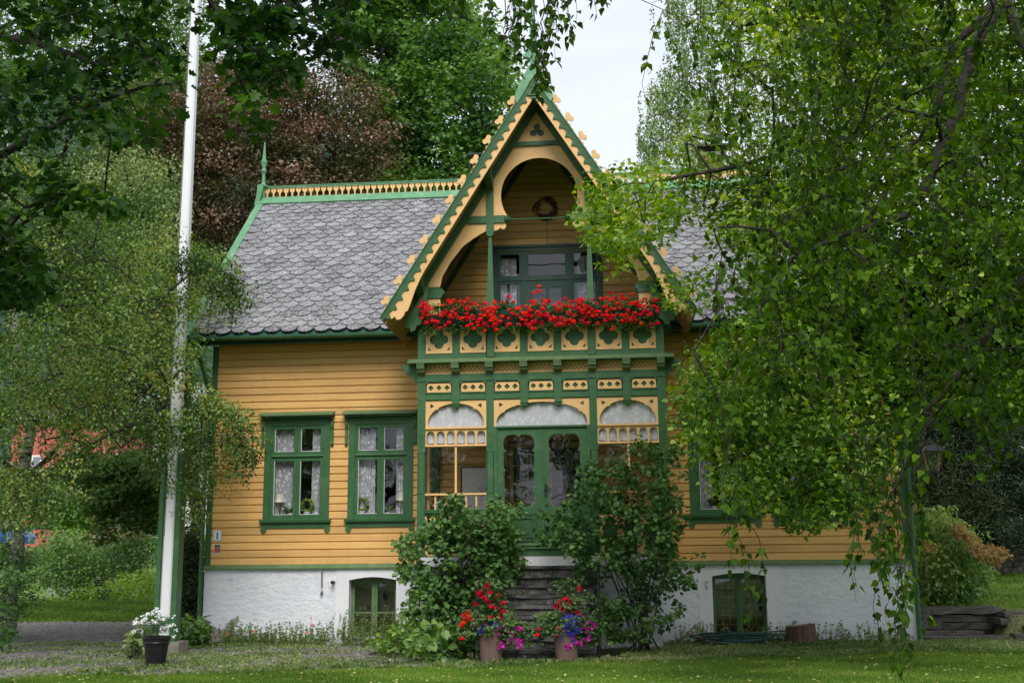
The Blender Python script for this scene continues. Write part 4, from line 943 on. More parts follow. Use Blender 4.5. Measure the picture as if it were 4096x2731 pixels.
# corner posts of the balcony and their capitals
for sx in (-1, 1):
    x = PX[0] if sx < 0 else PX[3]
    b = MB(); b.box(x-.079, x+.079, PY-.01, PY+.15, 5.585, 6.80); b.build('balcony_post', M['green'], gab)
    b = MB(); q = [(x-sx*-.08, 6.80), (x-sx*.38, 6.80), (x-sx*.40, 6.83), (x-sx*.40, 6.86), (x-sx*.44, 6.88), (x-sx*.45, 6.93), (x-sx*.40, 6.99), (x-sx*.30, 7.02), (x+sx*.08, 7.02)]
    b.fret(q, [], PY-.02, PY+.12)
    b.xprof([(PY+.12, 7.21), (-2.40, 7.21), (-2.40, 7.15), (-2.37, 7.13), (-2.37, 7.08), (-2.34, 7.05), (-2.28, 6.98), (-2.12, 6.90), (-1.95, 6.80), (PY+.12, 6.80)], x-.075, x+.075) if 0 else b.xprof([(PY-.021, 7.20), (-2.38, 7.20), (-2.38, 7.13), (-2.35, 7.11), (-2.35, 7.06), (-2.32, 7.03), (-2.25, 6.95), (-2.08, 6.86), (PY-.021, 6.80)], x-.085, x+.075)
    b.build('capital', M['green'], gab)
    # scalloped bracket under the foot of the overhang and the side gutter
    b = MB(); q = [sl(sx, .55, .30), sl(sx, .10, .30), sl(sx, .02, .36), sl(sx, .06, .44), sl(sx, .0, .50), sl(sx, .08, .56), sl(sx, .16, .54), sl(sx, .24, .60), sl(sx, .36, .56), sl(sx, .50, .52), sl(sx, .8, .40), sl(sx, 1.0, .28)]
    b.fret(q, [], -2.0, -1.92); b.build('scalloped_bracket', M['green'], gab); MB().fret(q, [], -.9, -.82).build('scalloped_bracket', M['green'], gab)
    b = MB(); X, Z = sx*2.95, AP-SL*2.93-.06
    b.tube([(X, -2.42, Z), (X, -.4, Z), ], .065, 10); b.build('gable_gutter', M['green'], gab)
# ---- balcony door and windows (upper wall)
b = MB(); X0, X1 = -1.09, 1.24; fz = 8.29
b.box(X0, X0+.10, -.06, .03, 5.61, fz-.1); b.box(X1-.10, X1, -.06, .03, 5.61, fz-.1); b.box(X0, X1, -.06, .03, fz-.1, fz); b.box(X0-.03, X1+.03, -.09, -.0601, fz-.02, fz+.03)
for x in (-.43, .545): b.box(x-.035, x+.035, -.045, .04, 5.61, fz-.1)
b.box(X0+.1, X1-.1, -.05, .04, 7.545, 7.60)
bd = b.build('balcony_window', M['teal'], H)
for i, (u, v) in enumerate(((X0+.1, -.465), (-.395, .51), (.58, X1-.1))):
    for j, (p, q) in enumerate(((7.60, fz-.1), (5.62, 7.545))):
        b = MB(); t = .06; 
        b.box(u, u+t, -.03, .02, p, q); b.box(v-t, v, -.03, .02, p, q); b.box(u+t, v-t, -.028, .02, q-t, q); b.box(u+t, v-t, -.028, .02, p, p+t)
        if j == 1 and i == 1:
            b.box(u+t, u+.15, -.026, .02, p+t, q-t); b.box(v-.15, v-t, -.026, .02, p+t, q-t); b.box((u+v)/2-.035, (u+v)/2+.035, -.026, .02, p+t, q-t); b.box(u+.15, v-.15, -.024, .02, q-.16, q-t); b.box(u+.15, v-.15, -.024, .02, p+t, 6.5)
        s_a = b.build('sash', M['teal'], bd)
        MB().box(u+t, v-t, -.004, 0, p+t, q-t).build('pane', M['glass'], s_a)
c = curtain(-.95, -.60, 6.15, 8.1, .12, 77, bd); c2 = curtain(.70, 1.05, 6.15, 8.1, .12, 78, bd)
# ------------------------------------------------------------------ foliage tools
SH = {  # half outlines (u along the leaf, v sideways) base -> tip
 'kite': [(0, 0), (.42, .34), (1, 0)],
 'birch': [(0, 0), (.06, .26), (.30, .40), (.62, .22), (1, 0)],
 'heart': [(0, 0), (-.08, .26), (.20, .50), (.62, .40), (.86, .12), (1, 0)],
 'lobed': [(0, 0), (-.02, .30), (.16, .56), (.30, .30), (.52, .58), (.66, .26), (.84, .26), (1, 0)],
 'oval': [(0, 0), (.2, .28), (.6, .30), (1, 0)],
 'blade': [(0, 0), (.3, .09), (1, 0)],
}
def unit(a): return a/np.maximum(np.linalg.norm(a, axis=1, keepdims=True), 1e-9)
def leafdata(Pn, D, N, size, shape, fold=.25, droop=.12):
    h = np.array(SH[shape], float); k = len(h); n = len(Pn)
    D = unit(D); W = unit(np.cross(D, N)); N = np.cross(W, D); size = np.asarray(size).reshape(-1, 1, 1)
    def side(s):
        u, v = h[:, 0][None, :, None], (h[:, 1]*s)[None, :, None]
        return Pn[:, None, :]+size*(u*D[:, None]+v*W[:, None]+(np.abs(v)*fold-droop*u*u)*N[:, None])
    A, B = side(1), side(-1)
    V = np.concatenate([A, B[:, 1:-1]], 1)             # k + k-2 verts
    m = 2*k-2; i0 = np.arange(n)[:, None]*m
    fa = i0+np.arange(k)[None, :]
    fb = np.concatenate([i0, i0+(k-1), (i0+np.arange(m-1, k-1, -1)[None, :])], 1)
    F = np.stack([fa[:, ::-1], fb[:, ::-1]], 1).reshape(-1, k)
    return V.reshape(-1, 3), F
def npmesh(name, chunks, mt, parent=None, tones=None, loc=None, smooth=False):
    # chunks: list of (V, F[n,k])
    V = np.concatenate([c[0] for c in chunks]); loops = []; tot = []; off = 0
    for v, f in chunks:
        loops.append((f+off).ravel()); tot.append(np.full(len(f), f.shape[1])); off += len(v)
    loops = np.concatenate(loops).astype(np.int32); tot = np.concatenate(tot).astype(np.int32)
    me = bpy.data.meshes.new(name); me.vertices.add(len(V)); me.vertices.foreach_set('co', V.astype(np.float32).ravel())
    me.loops.add(len(loops)); me.loops.foreach_set('vertex_index', loops)
    st = np.concatenate([[0], np.cumsum(tot)[:-1]]).astype(np.int32)
    me.polygons.add(len(tot)); me.polygons.foreach_set('loop_start', st); me.polygons.foreach_set('loop_total', tot)
    if smooth: me.polygons.foreach_set('use_smooth', [True]*len(tot))
    me.update(calc_edges=True)
    if tones is not None:
        a = me.attributes.new('tone', 'FLOAT', 'FACE'); a.data.foreach_set('value', np.clip(np.concatenate(tones), 0, 1).astype(np.float32))
    return link(name, me, mt, parent, loc)
def segs(A, B, ra, rb, n=3):
    A = np.asarray(A, float); B = np.asarray(B, float); m = len(A)
    ra = np.broadcast_to(np.asarray(ra, float), (m,)); rb = np.broadcast_to(np.asarray(rb, float), (m,))
    d = unit(B-A); ref = np.where(np.abs(d[:, 2:3]) > .9, np.array([[1., 0, 0]]), np.array([[0, 0, 1.]])); a = unit(np.cross(d, ref)); b = np.cross(d, a)
    ring = []
    for j in range(n):
        t = 2*math.pi*j/n; o = a*math.cos(t)+b*math.sin(t); ring.append((A+o*ra[:, None], B+o*rb[:, None]))
    V = np.stack([r[0] for r in ring]+[r[1] for r in ring], 1).reshape(-1, 3); i0 = np.arange(m)*2*n
    F = np.stack([np.stack([i0+j, i0+(j+1) % n, i0+n+(j+1) % n, i0+n+j], 1) for j in range(n)], 1).reshape(-1, 4)
    return V, F
def inpoly(P, poly):
    x, y = P[:, 0], P[:, 1]; c = np.zeros(len(P), bool); n = len(poly)
    for i in range(n):
        x1, y1 = poly[i]; x2, y2 = poly[(i+1) % n]
        if y1 == y2: continue
        c ^= ((y1 > y) != (y2 > y)) & (x < (x2-x1)*(y-y1)/(y2-y1)+x1)
    return c
def lump(P, s, seed):
    r = np.random.default_rng(seed); v = np.zeros(len(P))
    for k in range(5):
        f = r.normal(size=3)/s*(1+.5*k); v += np.sin(P@f+r.uniform(0, 6.3))/(1+.4*k)
    return v
def region(poly, n, y0, y1, seed, thin=None, scale=1.0, holes=(), jag=14):
    r = np.random.default_rng(seed); poly = np.array(poly, float); lo, hi = poly.min(0), poly.max(0); out = []; c = 0
    while c < n:
        P = r.uniform(lo, hi, (n*2, 2)); J = P+r.normal(0, jag, P.shape)
        k = inpoly(J, poly)
        for h in holes: k &= ~inpoly(J, np.array(h, float))
        P = P[k]; Y = r.uniform(y0, y1, len(P)); Q = atv(P, Y)
        if thin is not None: Q = Q[lump(Q, scale, seed+7) > thin]
        out.append(Q); c += len(Q)
        if len(out) > 40: break
    return np.concatenate(out)[:n]
def spray(C, m, r, size, shape, seed, flat=.55, droop=.3, up=1.2, tonebase=None, tv=.16, fold=.25, sv=.25):
    g = np.random.default_rng(seed); n = len(C)*m; I = np.repeat(np.arange(len(C)), m)
    off = g.normal(size=(n, 3)); off = off/np.maximum(np.linalg.norm(off, axis=1, keepdims=True), .2)*(g.uniform(.15, 1, n)[:, None]**.6)*r; off[:, 2] *= flat
    Pn = C[I]+off; D = unit(off*np.array([1, 1, .5])+g.normal(0, .35*r, (n, 3))); D[:, 2] -= droop
    N = g.normal(0, .55, (n, 3)); N[:, 2] += up; N[:, 1] -= .25
    t = (tonebase[I] if tonebase is not None else .5)+g.normal(0, tv, n)
    V, F = leafdata(Pn, D, N, size*g.uniform(1-sv, 1+sv, n), shape, fold)
    return (V, F), np.repeat(t, 2), Pn
def strands(C, Ls, step, size, shape, seed, tonebase=None, drift=.12, tr=.0022, twig=True):
    g = np.random.default_rng(seed); n = len(C); Ls = np.broadcast_to(Ls, (n,)) if np.ndim(Ls) else g.uniform(Ls*.5, Ls*1.2, n)
    dr = g.normal(0, drift, (n, 3)); dr[:, 2] = 0; K = 5; pts = []
    for k in range(K+1):
        t = k/K; pts.append(C+dr*t*Ls[:, None]*(1.5-t)+np.array([0, 0, -1])*(t*Ls)[:, None]+g.normal(0, .015, (n, 3)))
    pts = np.stack(pts, 1); ch = []
    if twig:
        for k in range(K): ch.append(segs(pts[:, k], pts[:, k+1], tr*(1.6-k/K), tr*(1.4-k/K)))
    m = (Ls/step).astype(int)+1; I = np.repeat(np.arange(n), m); t = g.uniform(0.02, 1.0, len(I)); q = t*K; k = np.minimum(q.astype(int), K-1); f = (q-k)[:, None]
    Pn = pts[I, k]*(1-f)+pts[I, k+1]*f; N0 = len(I)
    side = g.normal(size=(N0, 3)); side[:, 2] = 0; side = unit(side); D = side*g.uniform(.25, 1, N0)[:, None]; D[:, 2] = -g.uniform(.35, 1.0, N0)
    N = side*.6+g.normal(0, .45, (N0, 3)); N[:, 2] += .6; N[:, 1] -= .45
    Pn = Pn+D*size*.35
    tb = (tonebase[I] if tonebase is not None else .5)+g.normal(0, .17, N0)
    V, F = leafdata(Pn, D, N, size*g.uniform(.7, 1.25, N0), shape)
    return (V, F), np.repeat(tb, 2), ch
def branches(C, limbs, r0, rmax, seed=0, maxn=1500, n=3, sag=.06):
    """join every cluster to the nearest limb point or nearer cluster"""
    g = np.random.default_rng(seed); C = C if len(C) <= maxn else C[g.choice(len(C), maxn, False)]
    L_ = []
    for l in limbs:
        l = np.array(l, float)
        for a, b in zip(l[:-1], l[1:]):
            k = max(2, int(np.linalg.norm(b-a)/.3)); L_.append(a+(b-a)*np.linspace(0, 1, k)[:, None])
    L_ = np.concatenate(L_); dl = np.linalg.norm(C[:, None]-L_[None], axis=2); dm = dl.min(1); o = np.argsort(dm); C = C[o]; dm = dm[o]; near = dl.argmin(1)[o]
    DD = np.linalg.norm(C[:, None]-C[None], axis=2); par = np.full(len(C), -1); cnt = np.ones(len(C)); path = np.zeros(len(C))
    for i in range(len(C)):
        best = dm[i]; p = -1
        if i:
            d = DD[i, :i]*1.0+path[:i]*.35; j = d.argmin()
            if d[j] < best: p = j
        par[i] = p; path[i] = (dm[i] if p < 0 else path[p]+DD[i, p])
    for i in range(len(C)-1, -1, -1):
        if par[i] >= 0: cnt[par[i]] += cnt[i]
    A = np.where(par[:, None] >= 0, C[par], L_[near]); rb = np.minimum(r0*cnt**.45, rmax); ra = np.where(par >= 0, np.minimum(r0*cnt[par]**.45, rb*1.4), rb*1.3)
    mid = (A+C)/2+g.normal(0, .06, C.shape)*np.linalg.norm(A-C, axis=1, keepdims=True); mid[:, 2] += sag*np.linalg.norm(A-C, axis=1)
    return [segs(A, mid, ra, (ra+rb)/2, n), segs(mid, C, (ra+rb)/2, rb, n)]
def limbmesh(name, limbs, mt, parent, loc=None):
    b = MB()
    for pts, r0, r1 in limbs:
        k = len(pts); g = random.Random(k); P2 = []; R2 = []
        for i in range(k-1):
            for j in range(4):
                t = j/4; p = Vector(pts[i]).lerp(Vector(pts[i+1]), t); q = (i+t)/(k-1); 
                P2.append(p+Vector((g.uniform(-1, 1), g.uniform(-1, 1), g.uniform(-1, 1)))*(r0+(r1-r0)*q)*.35); R2.append((r0+(r1-r0)*q)*g.uniform(.9, 1.12))
        P2.append(Vector(pts[-1])); R2.append(r1); b.tube(P2, R2, 8)
    return b.build(name, mt, parent, smooth=True)
def tones(C, seed, scale=1.2, amp=.16, base=.5): return base+amp*lump(C, scale, seed)/1.2
LM = {}
LM['maple'] = leafmat('dark_maple_leaves', [(.009, .030, .008), (.022, .066, .010), (.045, .12, .016), (.12, .22, .025)], .42, .5, .15)
LM['birchnear'] = leafmat('near_birch_leaves', [(.012, .034, .003), (.032, .078, .004), (.068, .145, .006), (.14, .235, .012)], .40, .55, .10, back=(1, 1.1))
LM['lime'] = leafmat('lime_tree_leaves', [(.026, .066, .005), (.072, .165, .009), (.16, .29, .015), (.38, .46, .06)], .38, .55, .10)
LM['birchleft'] = leafmat('left_birch_leaves', [(.018, .050, .008), (.050, .115, .014), (.105, .20, .026), (.20, .31, .06), (.36, .28, .03)], .36, .45, .22)
LM['beech'] = leafmat('copper_beech_leaves', [(.028, .060, .014), (.080, .088, .026), (.175, .11, .05), (.34, .21, .145)], .25, .5, .3)
LM['green'] = leafmat('broadleaf_leaves', [(.022, .068, .012), (.060, .155, .026), (.12, .26, .042), (.25, .40, .085)], .38, .5, .28)
LM['pale'] = leafmat('pale_birch_leaves', [(.07, .13, .030), (.14, .23, .050), (.24, .34, .085), (.36, .44, .15)], .34, .45, .4)
LM['pine'] = leafmat('pine_needles', [(.012, .032, .018), (.025, .06, .028), (.05, .10, .04), (.10, .13, .04)], .12, .55, .3)
LM['shrub'] = leafmat('shrub_leaves', [(.030, .085, .015), (.07, .16, .025), (.13, .25, .04), (.24, .36, .06)], .32, .45, .35)
LM['lilac'] = leafmat('lilac_leaves', [(.024, .072, .014), (.056, .14, .026), (.10, .215, .04), (.19, .32, .06)], .3, .52, .18)
LM['yellowgreen'] = leafmat('bright_low_leaves', [(.07, .17, .012), (.14, .28, .018), (.24, .38, .025), (.42, .50, .03)], .35, .5, .3)
LM['grass'] = leafmat('grass_blades', [(.055, .115, .006), (.10, .20, .010), (.16, .28, .016), (.27, .34, .06)], .3, .5, .3)
LM['weed'] = leafmat('weeds', [(.05, .10, .018), (.10, .17, .035), (.17, .25, .06), (.28, .32, .12)], .3, .55, .3)
LM['hedge'] = leafmat('hedge_leaves', [(.012, .035, .012), (.025, .06, .016), (.045, .09, .02), (.08, .13, .03)], .15, .5, .3)
LM['geranium'] = leafmat('geranium_leaves', [(.03, .075, .02), (.06, .13, .03), (.10, .19, .045), (.17, .26, .07)], .3, .5, .3)
LM['redflower'] = leafmat('red_geranium_petals', [(.55, .004, .05), (.75, .008, .02), (.85, .022, .006), (.88, .05, .01)], .15, .7, .05, back=(1, 1))
LM['darkred'] = leafmat('dark_red_trumpet_petals', [(.34, .002, .02), (.5, .004, .02), (.62, .01, .04)], .15, .6, .1, back=(1, 1))
LM['blue'] = leafmat('blue_lobelia_petals', [(.05, .03, .5), (.08, .06, .72), (.14, .12, .85)], .2, .7, .05, back=(1, 1))
LM['magenta'] = leafmat('magenta_petals', [(.42, .01, .26), (.62, .03, .42), (.72, .10, .5)], .2, .7, .05, back=(1, 1))
LM['whiteflower'] = leafmat('white_petals', [(.75, .75, .76), (.85, .85, .85)], .2, .6, .2)
LM['orange'] = leafmat('orange_petals', [(.65, .06, .01), (.75, .14, .01)], .2, .6, .2)
LM['plume'] = leafmat('buff_plumes', [(.28, .17, .055), (.42, .28, .10), (.55, .40, .16)], .2, .7, .2)
def tree(name, label, cat, base, limbs, chunks_leaf, tone_leaf, leafm, barkm='bark', twigs=None, group=None):
    t = empty(name, label, cat, base, group)
    if limbs: limbmesh('trunk', limbs, M[barkm], t)
    if twigs: npmesh('branches', twigs, M['bark'], t)
    npmesh('crown', chunks_leaf, LM[leafm], t, tone_leaf)
    return t
def A_(pts): return [tuple(at(px, py, y)) for px, py, y in pts]
def shift(C, k=2.5): return C
# ---- copper beech, behind the left roof
C = region([(230, 500), (250, 300), (290, 200), (380, 150), (470, 120), (600, 150), (760, 155), (880, 230), (925, 330), (915, 440), (700, 520), (560, 640), (400, 700), (250, 650)], 3000, 13, 20, 11, -1.2, 1.3, jag=26)
v, t, _ = spray(C, 34, .55, .14, 'kite', 1, tonebase=tones(C, 3, 1.0, .26, .5))
base = (-9.5, 16.5, .3); lb = [(A_([(560, 1000, 16.5)]) [0:0]+[base, (-9.6, 16.4, 4), (-9.2, 16.5, 8), (-9.5, 16.8, 13), (-9, 17, 17)], .34, .10), ([(-9.2, 16.5, 7), (-12, 16.8, 11), (-14, 17, 14)], .16, .05), ([(-9.2, 16.5, 8), (-6.5, 16.2, 12), (-4, 16.5, 14)], .16, .05)]
tree('copper_beech', 'large copper beech with reddish brown leaves rising behind the left slate roof', 'tree', base, lb, [v], [t], 'beech', twigs=branches(C, [np.array(l[0]) for l in lb], .012, .1, 1, 700))
# ---- green maple behind the ridge
C = region([(760, -160), (1010, -160), (1080, 30), (1140, 90), (1190, 150), (1180, 210), (1150, 230), (1165, 300), (1110, 420), (900, 470), (870, 250), (780, 140)], 1800, 15, 23, 12, -.75, 1.6, jag=22, holes=[[(1085, 150), (1130, 190), (1120, 280), (1090, 250)]])
v, t, _ = spray(C, 26, .62, .15, 'heart', 2, tonebase=tones(C, 4, 1.0, .26, .42))
base = (-1.5, 19, .5); lb = [([base, (-1.6, 19, 6), (-1.9, 19.2, 12), (-2.6, 19.4, 18)], .32, .1), ([(-1.7, 19, 8), (.8, 19, 12.5), (1.4, 19.2, 15)], .16, .05), ([(-1.8, 19, 9), (-4.5, 19.4, 14), (-6, 19.4, 17)], .16, .05)]
tree('maple_tree', 'tall fresh green maple behind the roof ridge, left of the carved gable', 'tree', base, lb, [v], [t], 'green', twigs=branches(C, [np.array(l[0]) for l in lb], .014, .1, 1, 600))
# ---- tree behind on the far left, above and behind the dark maple
C = region([(-200, -200), (440, -200), (470, 60), (430, 190), (330, 260), (250, 380), (130, 400), (60, 520), (-200, 600)], 2400, 3, 9, 13, -1.3, 2.0)
v, t, _ = spray(C, 26, .5, .10, 'kite', 3, tonebase=tones(C, 5, 1.5, .15, .45))
base = (-20, 6, .1); lb = [([base, (-19, 6, 6), (-16.4, 6, 12), (-16.5, 6, 17)], .26, .08), ([(-16.7, 6, 7), (-13.5, 5.8, 12)], .12, .04)]
tree('ash_tree', 'light green leafy tree in the far left background above the birch', 'tree', base, lb, [v], [t], 'shrub', twigs=branches(C, [np.array(l[0]) for l in lb], .012, .08, 1, 500))
# ---- pale birch between
C = region([(60, 420), (120, 380), (250, 345), (380, 370), (425, 450), (420, 560), (330, 640), (60, 640)], 800, 4, 8, 14, -.9, 1.5)
v, t, _ = spray(C, 26, .42, .085, 'birch', 4, tonebase=tones(C, 6, .9, .24, .5), flat=1.1, droop=.9)
bx_ = float(at(388, 1400, 6)[0]); base = (bx_, 6, .1); lb = [([base, (bx_, 6, 5), (bx_-.8, 6, 9), (-13.4, 6, 12.2)], .13, .04)]
tree('pale_birch', 'pale yellow-green young birch left of the flagpole, in front of the copper beech', 'tree', base, lb, [v], [t], 'pale', twigs=branches(C, [np.array(l[0]) for l in lb], .008, .05, 1, 500))
# ---- dark backdrop trees behind the left birch
C = region([(-150, 560), (360, 560), (420, 620), (500, 740), (505, 900), (480, 1200), (440, 1290), (400, 1240), (395, 1130), (330, 1020), (240, 1000), (60, 960), (-150, 1000)], 1500, 7, 12, 15, -.8, 1.8)
v, t, _ = spray(C, 26, .5, .10, 'kite', 5, tonebase=tones(C, 7, 1.5, .14, .35))
bx_ = float(at(440, 1400, 9.5)[0]); base = (bx_, 9.5, .1); lb = [([base, (bx_, 9.5, 3), (bx_-.5, 9.5, 7), (bx_-1, 9.5, 9)], .2, .08)]
tree('hazel_tree', 'dark green tree filling the gap behind the flagpole and the left birch', 'tree', base, lb, [v], [t], 'green', twigs=branches(C, [np.array(l[0]) for l in lb], .01, .07, 1, 500))
# ---- far birch behind the right roof
C = region([(1560, -200), (1950, -200), (1950, 450), (1500, 420), (1465, 330), (1470, 240), (1495, 170), (1545, 120), (1520, 20)], 2300, 13, 18, 16, -.8, 1.6, jag=12)
v, t, ch = strands(C, 1.1, .042, .105, 'kite', 6, tonebase=tones(C, 8, 1.6, .13, .4), drift=.1, twig=False)
base = (9.5, 15.5, .5); lb = [([base, (9.4, 15.5, 6), (9.0, 15.5, 12), (8.7, 15.5, 18), (8.5, 15.5, 21)], .22, .05), ([(9.1, 15.5, 10), (7.3, 15.5, 14), (6.8, 15.5, 16)], .09, .03)]
tree('weeping_birch', 'fine-leaved pale birch hanging against the white sky behind the right roof', 'tree', base, lb, [v], [t], 'pale', twigs=branches(C, [np.array(l[0]) for l in lb], .009, .06, 1, 600))
# ---- right background: broadleaf, pines
C = region([(2030, 640), (2600, 600), (2600, 1010), (2300, 1010), (2060, 1000)], 1300, 11, 17, 17, -1.1, 1.8, jag=20, holes=[[(2240, 700), (2352, 700), (2352, 790), (2260, 800)], [(2230, 850), (2330, 860), (2300, 920), (2240, 900)]])
v, t, _ = spray(C, 24, .5, .11, 'kite', 7, tonebase=tones(C, 9, 1.5, .15, .55))
base = (15, 14, 1.6); lb = [([base, (15, 14, 5), (14.6, 14, 9), (14.4, 14, 12)], .2, .06)]
tree('rowan_tree', 'light green tree right of the house above the dark pines', 'tree', base, lb, [v], [t], 'pale', twigs=branches(C, [np.array(l[0]) for l in lb], .01, .07, 1, 400))
for k, (poly, yy, bs, lab) in enumerate((
    ([(2060, 850), (2200, 840), (2260, 900), (2260, 1200), (2060, 1230)], (6.5, 9.5), (9.8, 8.2, 1.1), 'dark green pine right behind the wall lantern'),
    ([(2230, 880), (2340, 860), (2520, 900), (2520, 1270), (2260, 1250)], (6, 10.5), (12.8, 8.6, 1.2), 'dark pine with bare grey lower twigs at the right edge, above the stone wall'))):
    C = region(poly, 1500, yy[0], yy[1], 18+k, -1.2, 1.2, jag=20)
    g = np.random.default_rng(k); C = C[C[:, 2] > 1.5+.5*lump(C, 2, 2)]
    v, t, _ = spray(C, 40, .28, .13, 'blade', 8+k, tonebase=tones(C, 10, 1, .16, .45), flat=.8, up=.4, droop=-.5, tv=.2)
    lb = [([bs, (bs[0]+.1, bs[1], 3), (bs[0]-.2, bs[1], 5.5), (bs[0], bs[1], 7.3)], .15, .04)]
    L2 = region(poly, 160, yy[0], yy[1], 218+k); L2 = L2[L2[:, 2] < 4.2]
    tree('pine_tree', lab, 'tree', bs, lb, [v], [t], 'pine', twigs=branches(np.concatenate([C, L2]), [np.array(l[0]) for l in lb], .010, .06, 1, 700))
# ---- left weeping birch, in front of the flagpole
PB = [(-220, 380), (0, 340), (130, 400), (240, 470), (330, 520), (425, 560), (500, 550), (540, 600), (556, 660), (520, 710), (470, 740), (430, 800), (425, 900), (500, 930), (550, 960), (577, 1030), (566, 1110), (520, 1090), (480, 1120), (470, 1190), (410, 1180), (380, 1100), (330, 1020), (230, 1030), (150, 1120), (110, 1180), (60, 1210), (-220, 1260)]
C = region(PB, 3500, -5.2, 1.5, 21, -.45, 1.1, jag=12, holes=[[(60, 985), (110, 970), (130, 1060), (80, 1080)], [(150, 980), (285, 950), (290, 990), (200, 1010), (150, 1000)]])
e = np.array([at(470, 600, -3.5), at(530, 640, -3.5), at(500, 650, -3.6), at(545, 690, -3.4), at(440, 590, -3.6), at(540, 955, -3.5), at(560, 1000, -3.5), at(520, 940, -3.4), at(575, 1040, -3.6), at(490, 930, -3.5), at(420, 620, -3.6), at(410, 700, -3.6), at(412, 800, -3.6), at(405, 880, -3.6), at(400, 960, -3.6), at(412, 1000, -3.6)])
g = np.random.default_rng(5); C = np.concatenate([C, (e[:, None]+g.normal(0, .14, (len(e), 14, 3))).reshape(-1, 3)])
v, t, ch = strands(C[::2], .5, .042, .058, 'birch', 22, tonebase=tones(C[::2], 11, .8, .22, .40), drift=.3, tr=.0022)
v2, t2, _ = spray(C, 19, .30, .060, 'birch', 23, tonebase=tones(C, 11, .8, .24, .42), droop=.5)
bb = (at(42, 1200, 2.0)[0]*1, 2.0, .1)
tr_ = [(bb[0], 2, .1), (bb[0]+.0, 2, 2.0), tuple(at(45, 1130, 2.0)), tuple(at(70, 1000, 1.6)), tuple(at(40, 850, 1.5)), tuple(at(20, 600, 1.5)), tuple(at(10, 300, 1.4))]
lb = [(tr_, .17, .07),
      (A_([(60, 1100, 1.8), (150, 1010, .8), (230, 940, -.3), (330, 900, -1.5), (430, 940, -2.8), (540, 960, -3.5)]), .055, .012),
      (A_([(50, 900, 1.6), (130, 860, .8), (230, 840, 0), (300, 890, -1), (370, 900, -2), (440, 860, -3)]), .05, .012),
      (A_([(40, 760, 1.6), (100, 690, .8), (220, 670, 0), (300, 690, -1), (350, 715, -2), (400, 660, -2.8), (470, 600, -3.5), (540, 640, -3.5)]), .055, .010),
      (A_([(30, 640, 1.5), (90, 620, .8), (160, 560, 0), (260, 610, -1.5)]), .045, .012),
      (A_([(60, 1110, 1.8), (-60, 1000, .5), (-150, 900, -1)]), .05, .015)]
T2 = tree('silver_birch', 'weeping silver birch with pale bark whose twigs hang over the middle of the flagpole', 'tree', bb, None, [v, v2], [t, t2], 'birchleft', twigs=ch+branches(C, [np.array(l[0]) for l in lb], .0045, .03, 2, 1500))
mb_ = mat('birch_bark', (.30, .28, .25), (.50, .48, .45), 3, .8, .5, 20, stretch=(1, 1, 5), c3=(.03, .028, .025), s3=2.5, t3=(.52, .58))
limbmesh('trunk', lb[:1], mb_, T2); limbmesh('limbs', lb[1:], M['bark'], T2)
# ---- small maple under the birch
C = region([(110, 1075), (190, 1040), (340, 1045), (385, 1150), (372, 1215), (330, 1200), (262, 1215), (250, 1250), (210, 1240), (215, 1180), (150, 1150), (100, 1160)], 420, 2.4, 5.5, 24, -.8, 1.0, jag=9)
v, t, _ = spray(C, 22, .34, .095, 'lobed', 24, tonebase=tones(C, 12, .9, .2, .35), flat=.35)
base = (at(385, 1200, 4)[0], 4, .1); lb = [([base, tuple(at(383, 1250, 4)), tuple(at(370, 1150, 4)), tuple(at(300, 1070, 4))], .06, .03), (A_([(370, 1180, 4), (220, 1140, 4), (150, 1110, 4)]), .03, .01)]
tree('field_maple', 'small maple with dark and yellowing leaves under the left birch, near the folding chair', 'tree', base, lb, [v], [t], 'yellowgreen' if 0 else 'shrub', twigs=branches(C, [np.array(l[0]) for l in lb], .006, .03, 1, 300))
# ---- lime tree on the right
P1 = [(1530, -250), (2900, -250), (2900, 620), (2200, 700), (1980, 600), (1860, 540), (1740, 545), (1650, 570), (1570, 500), (1500, 560), (1410, 620), (1380, 560), (1330, 500), (1345, 400), (1480, 375), (1560, 300), (1640, 180), (1600, 60)]
C = region(P1, 3300, -10, -5.2, 31, -.75, 1.3, jag=10, holes=[[(1700, 560), (1900, 580), (1900, 640), (1700, 640)]])
C2 = region([(1585, 840), (1640, 790), (1760, 770), (1900, 775), (2060, 800), (2075, 930), (2040, 1060), (1985, 1160), (1930, 1195), (1870, 1215), (1800, 1195), (1740, 1160), (1690, 1150), (1640, 1080), (1600, 1010), (1565, 960), (1570, 925)], 800, -9.5, -6, 32, -1.3, 1.0, jag=7)
C3 = region([(1470, 650), (1560, 600), (1620, 640), (1600, 720), (1530, 690)], 12, -9, -7.5, 33, None, jag=6)
C4 = region([(1660, 600), (2000, 560), (2500, 620), (2500, 1000), (2100, 900), (1900, 820), (1740, 780), (1690, 700)], 1300, -9, -6, 34, -.2, 1.0)
C5 = region([(1800, -250), (2900, -250), (2900, 900), (2450, 1000), (2100, 640), (1950, 520)], 1300, -5, -1.5, 35, -.9, 1.5); C6 = region([(1640, 420), (1950, 420), (1950, 780), (1760, 770), (1700, 690), (1730, 600), (1640, 520)], 330, -9.5, -6, 36, -.8, .8); C = np.concatenate([C, C2, C3, C4, C5, C6]); tb = tones(C, 13, .9, .22, .44)+.07*(C[:, 2] > 6)
v, t, Pn = spray(C, 19, .30, .070, 'heart', 33, tonebase=tb, flat=.5, droop=.25)
k = C[:, 0] < at(1900, 500, -8)[0]; Cb = C[k]; g = np.random.default_rng(3); Cb = Cb[g.choice(len(Cb), int(len(Cb)*.75), False)]
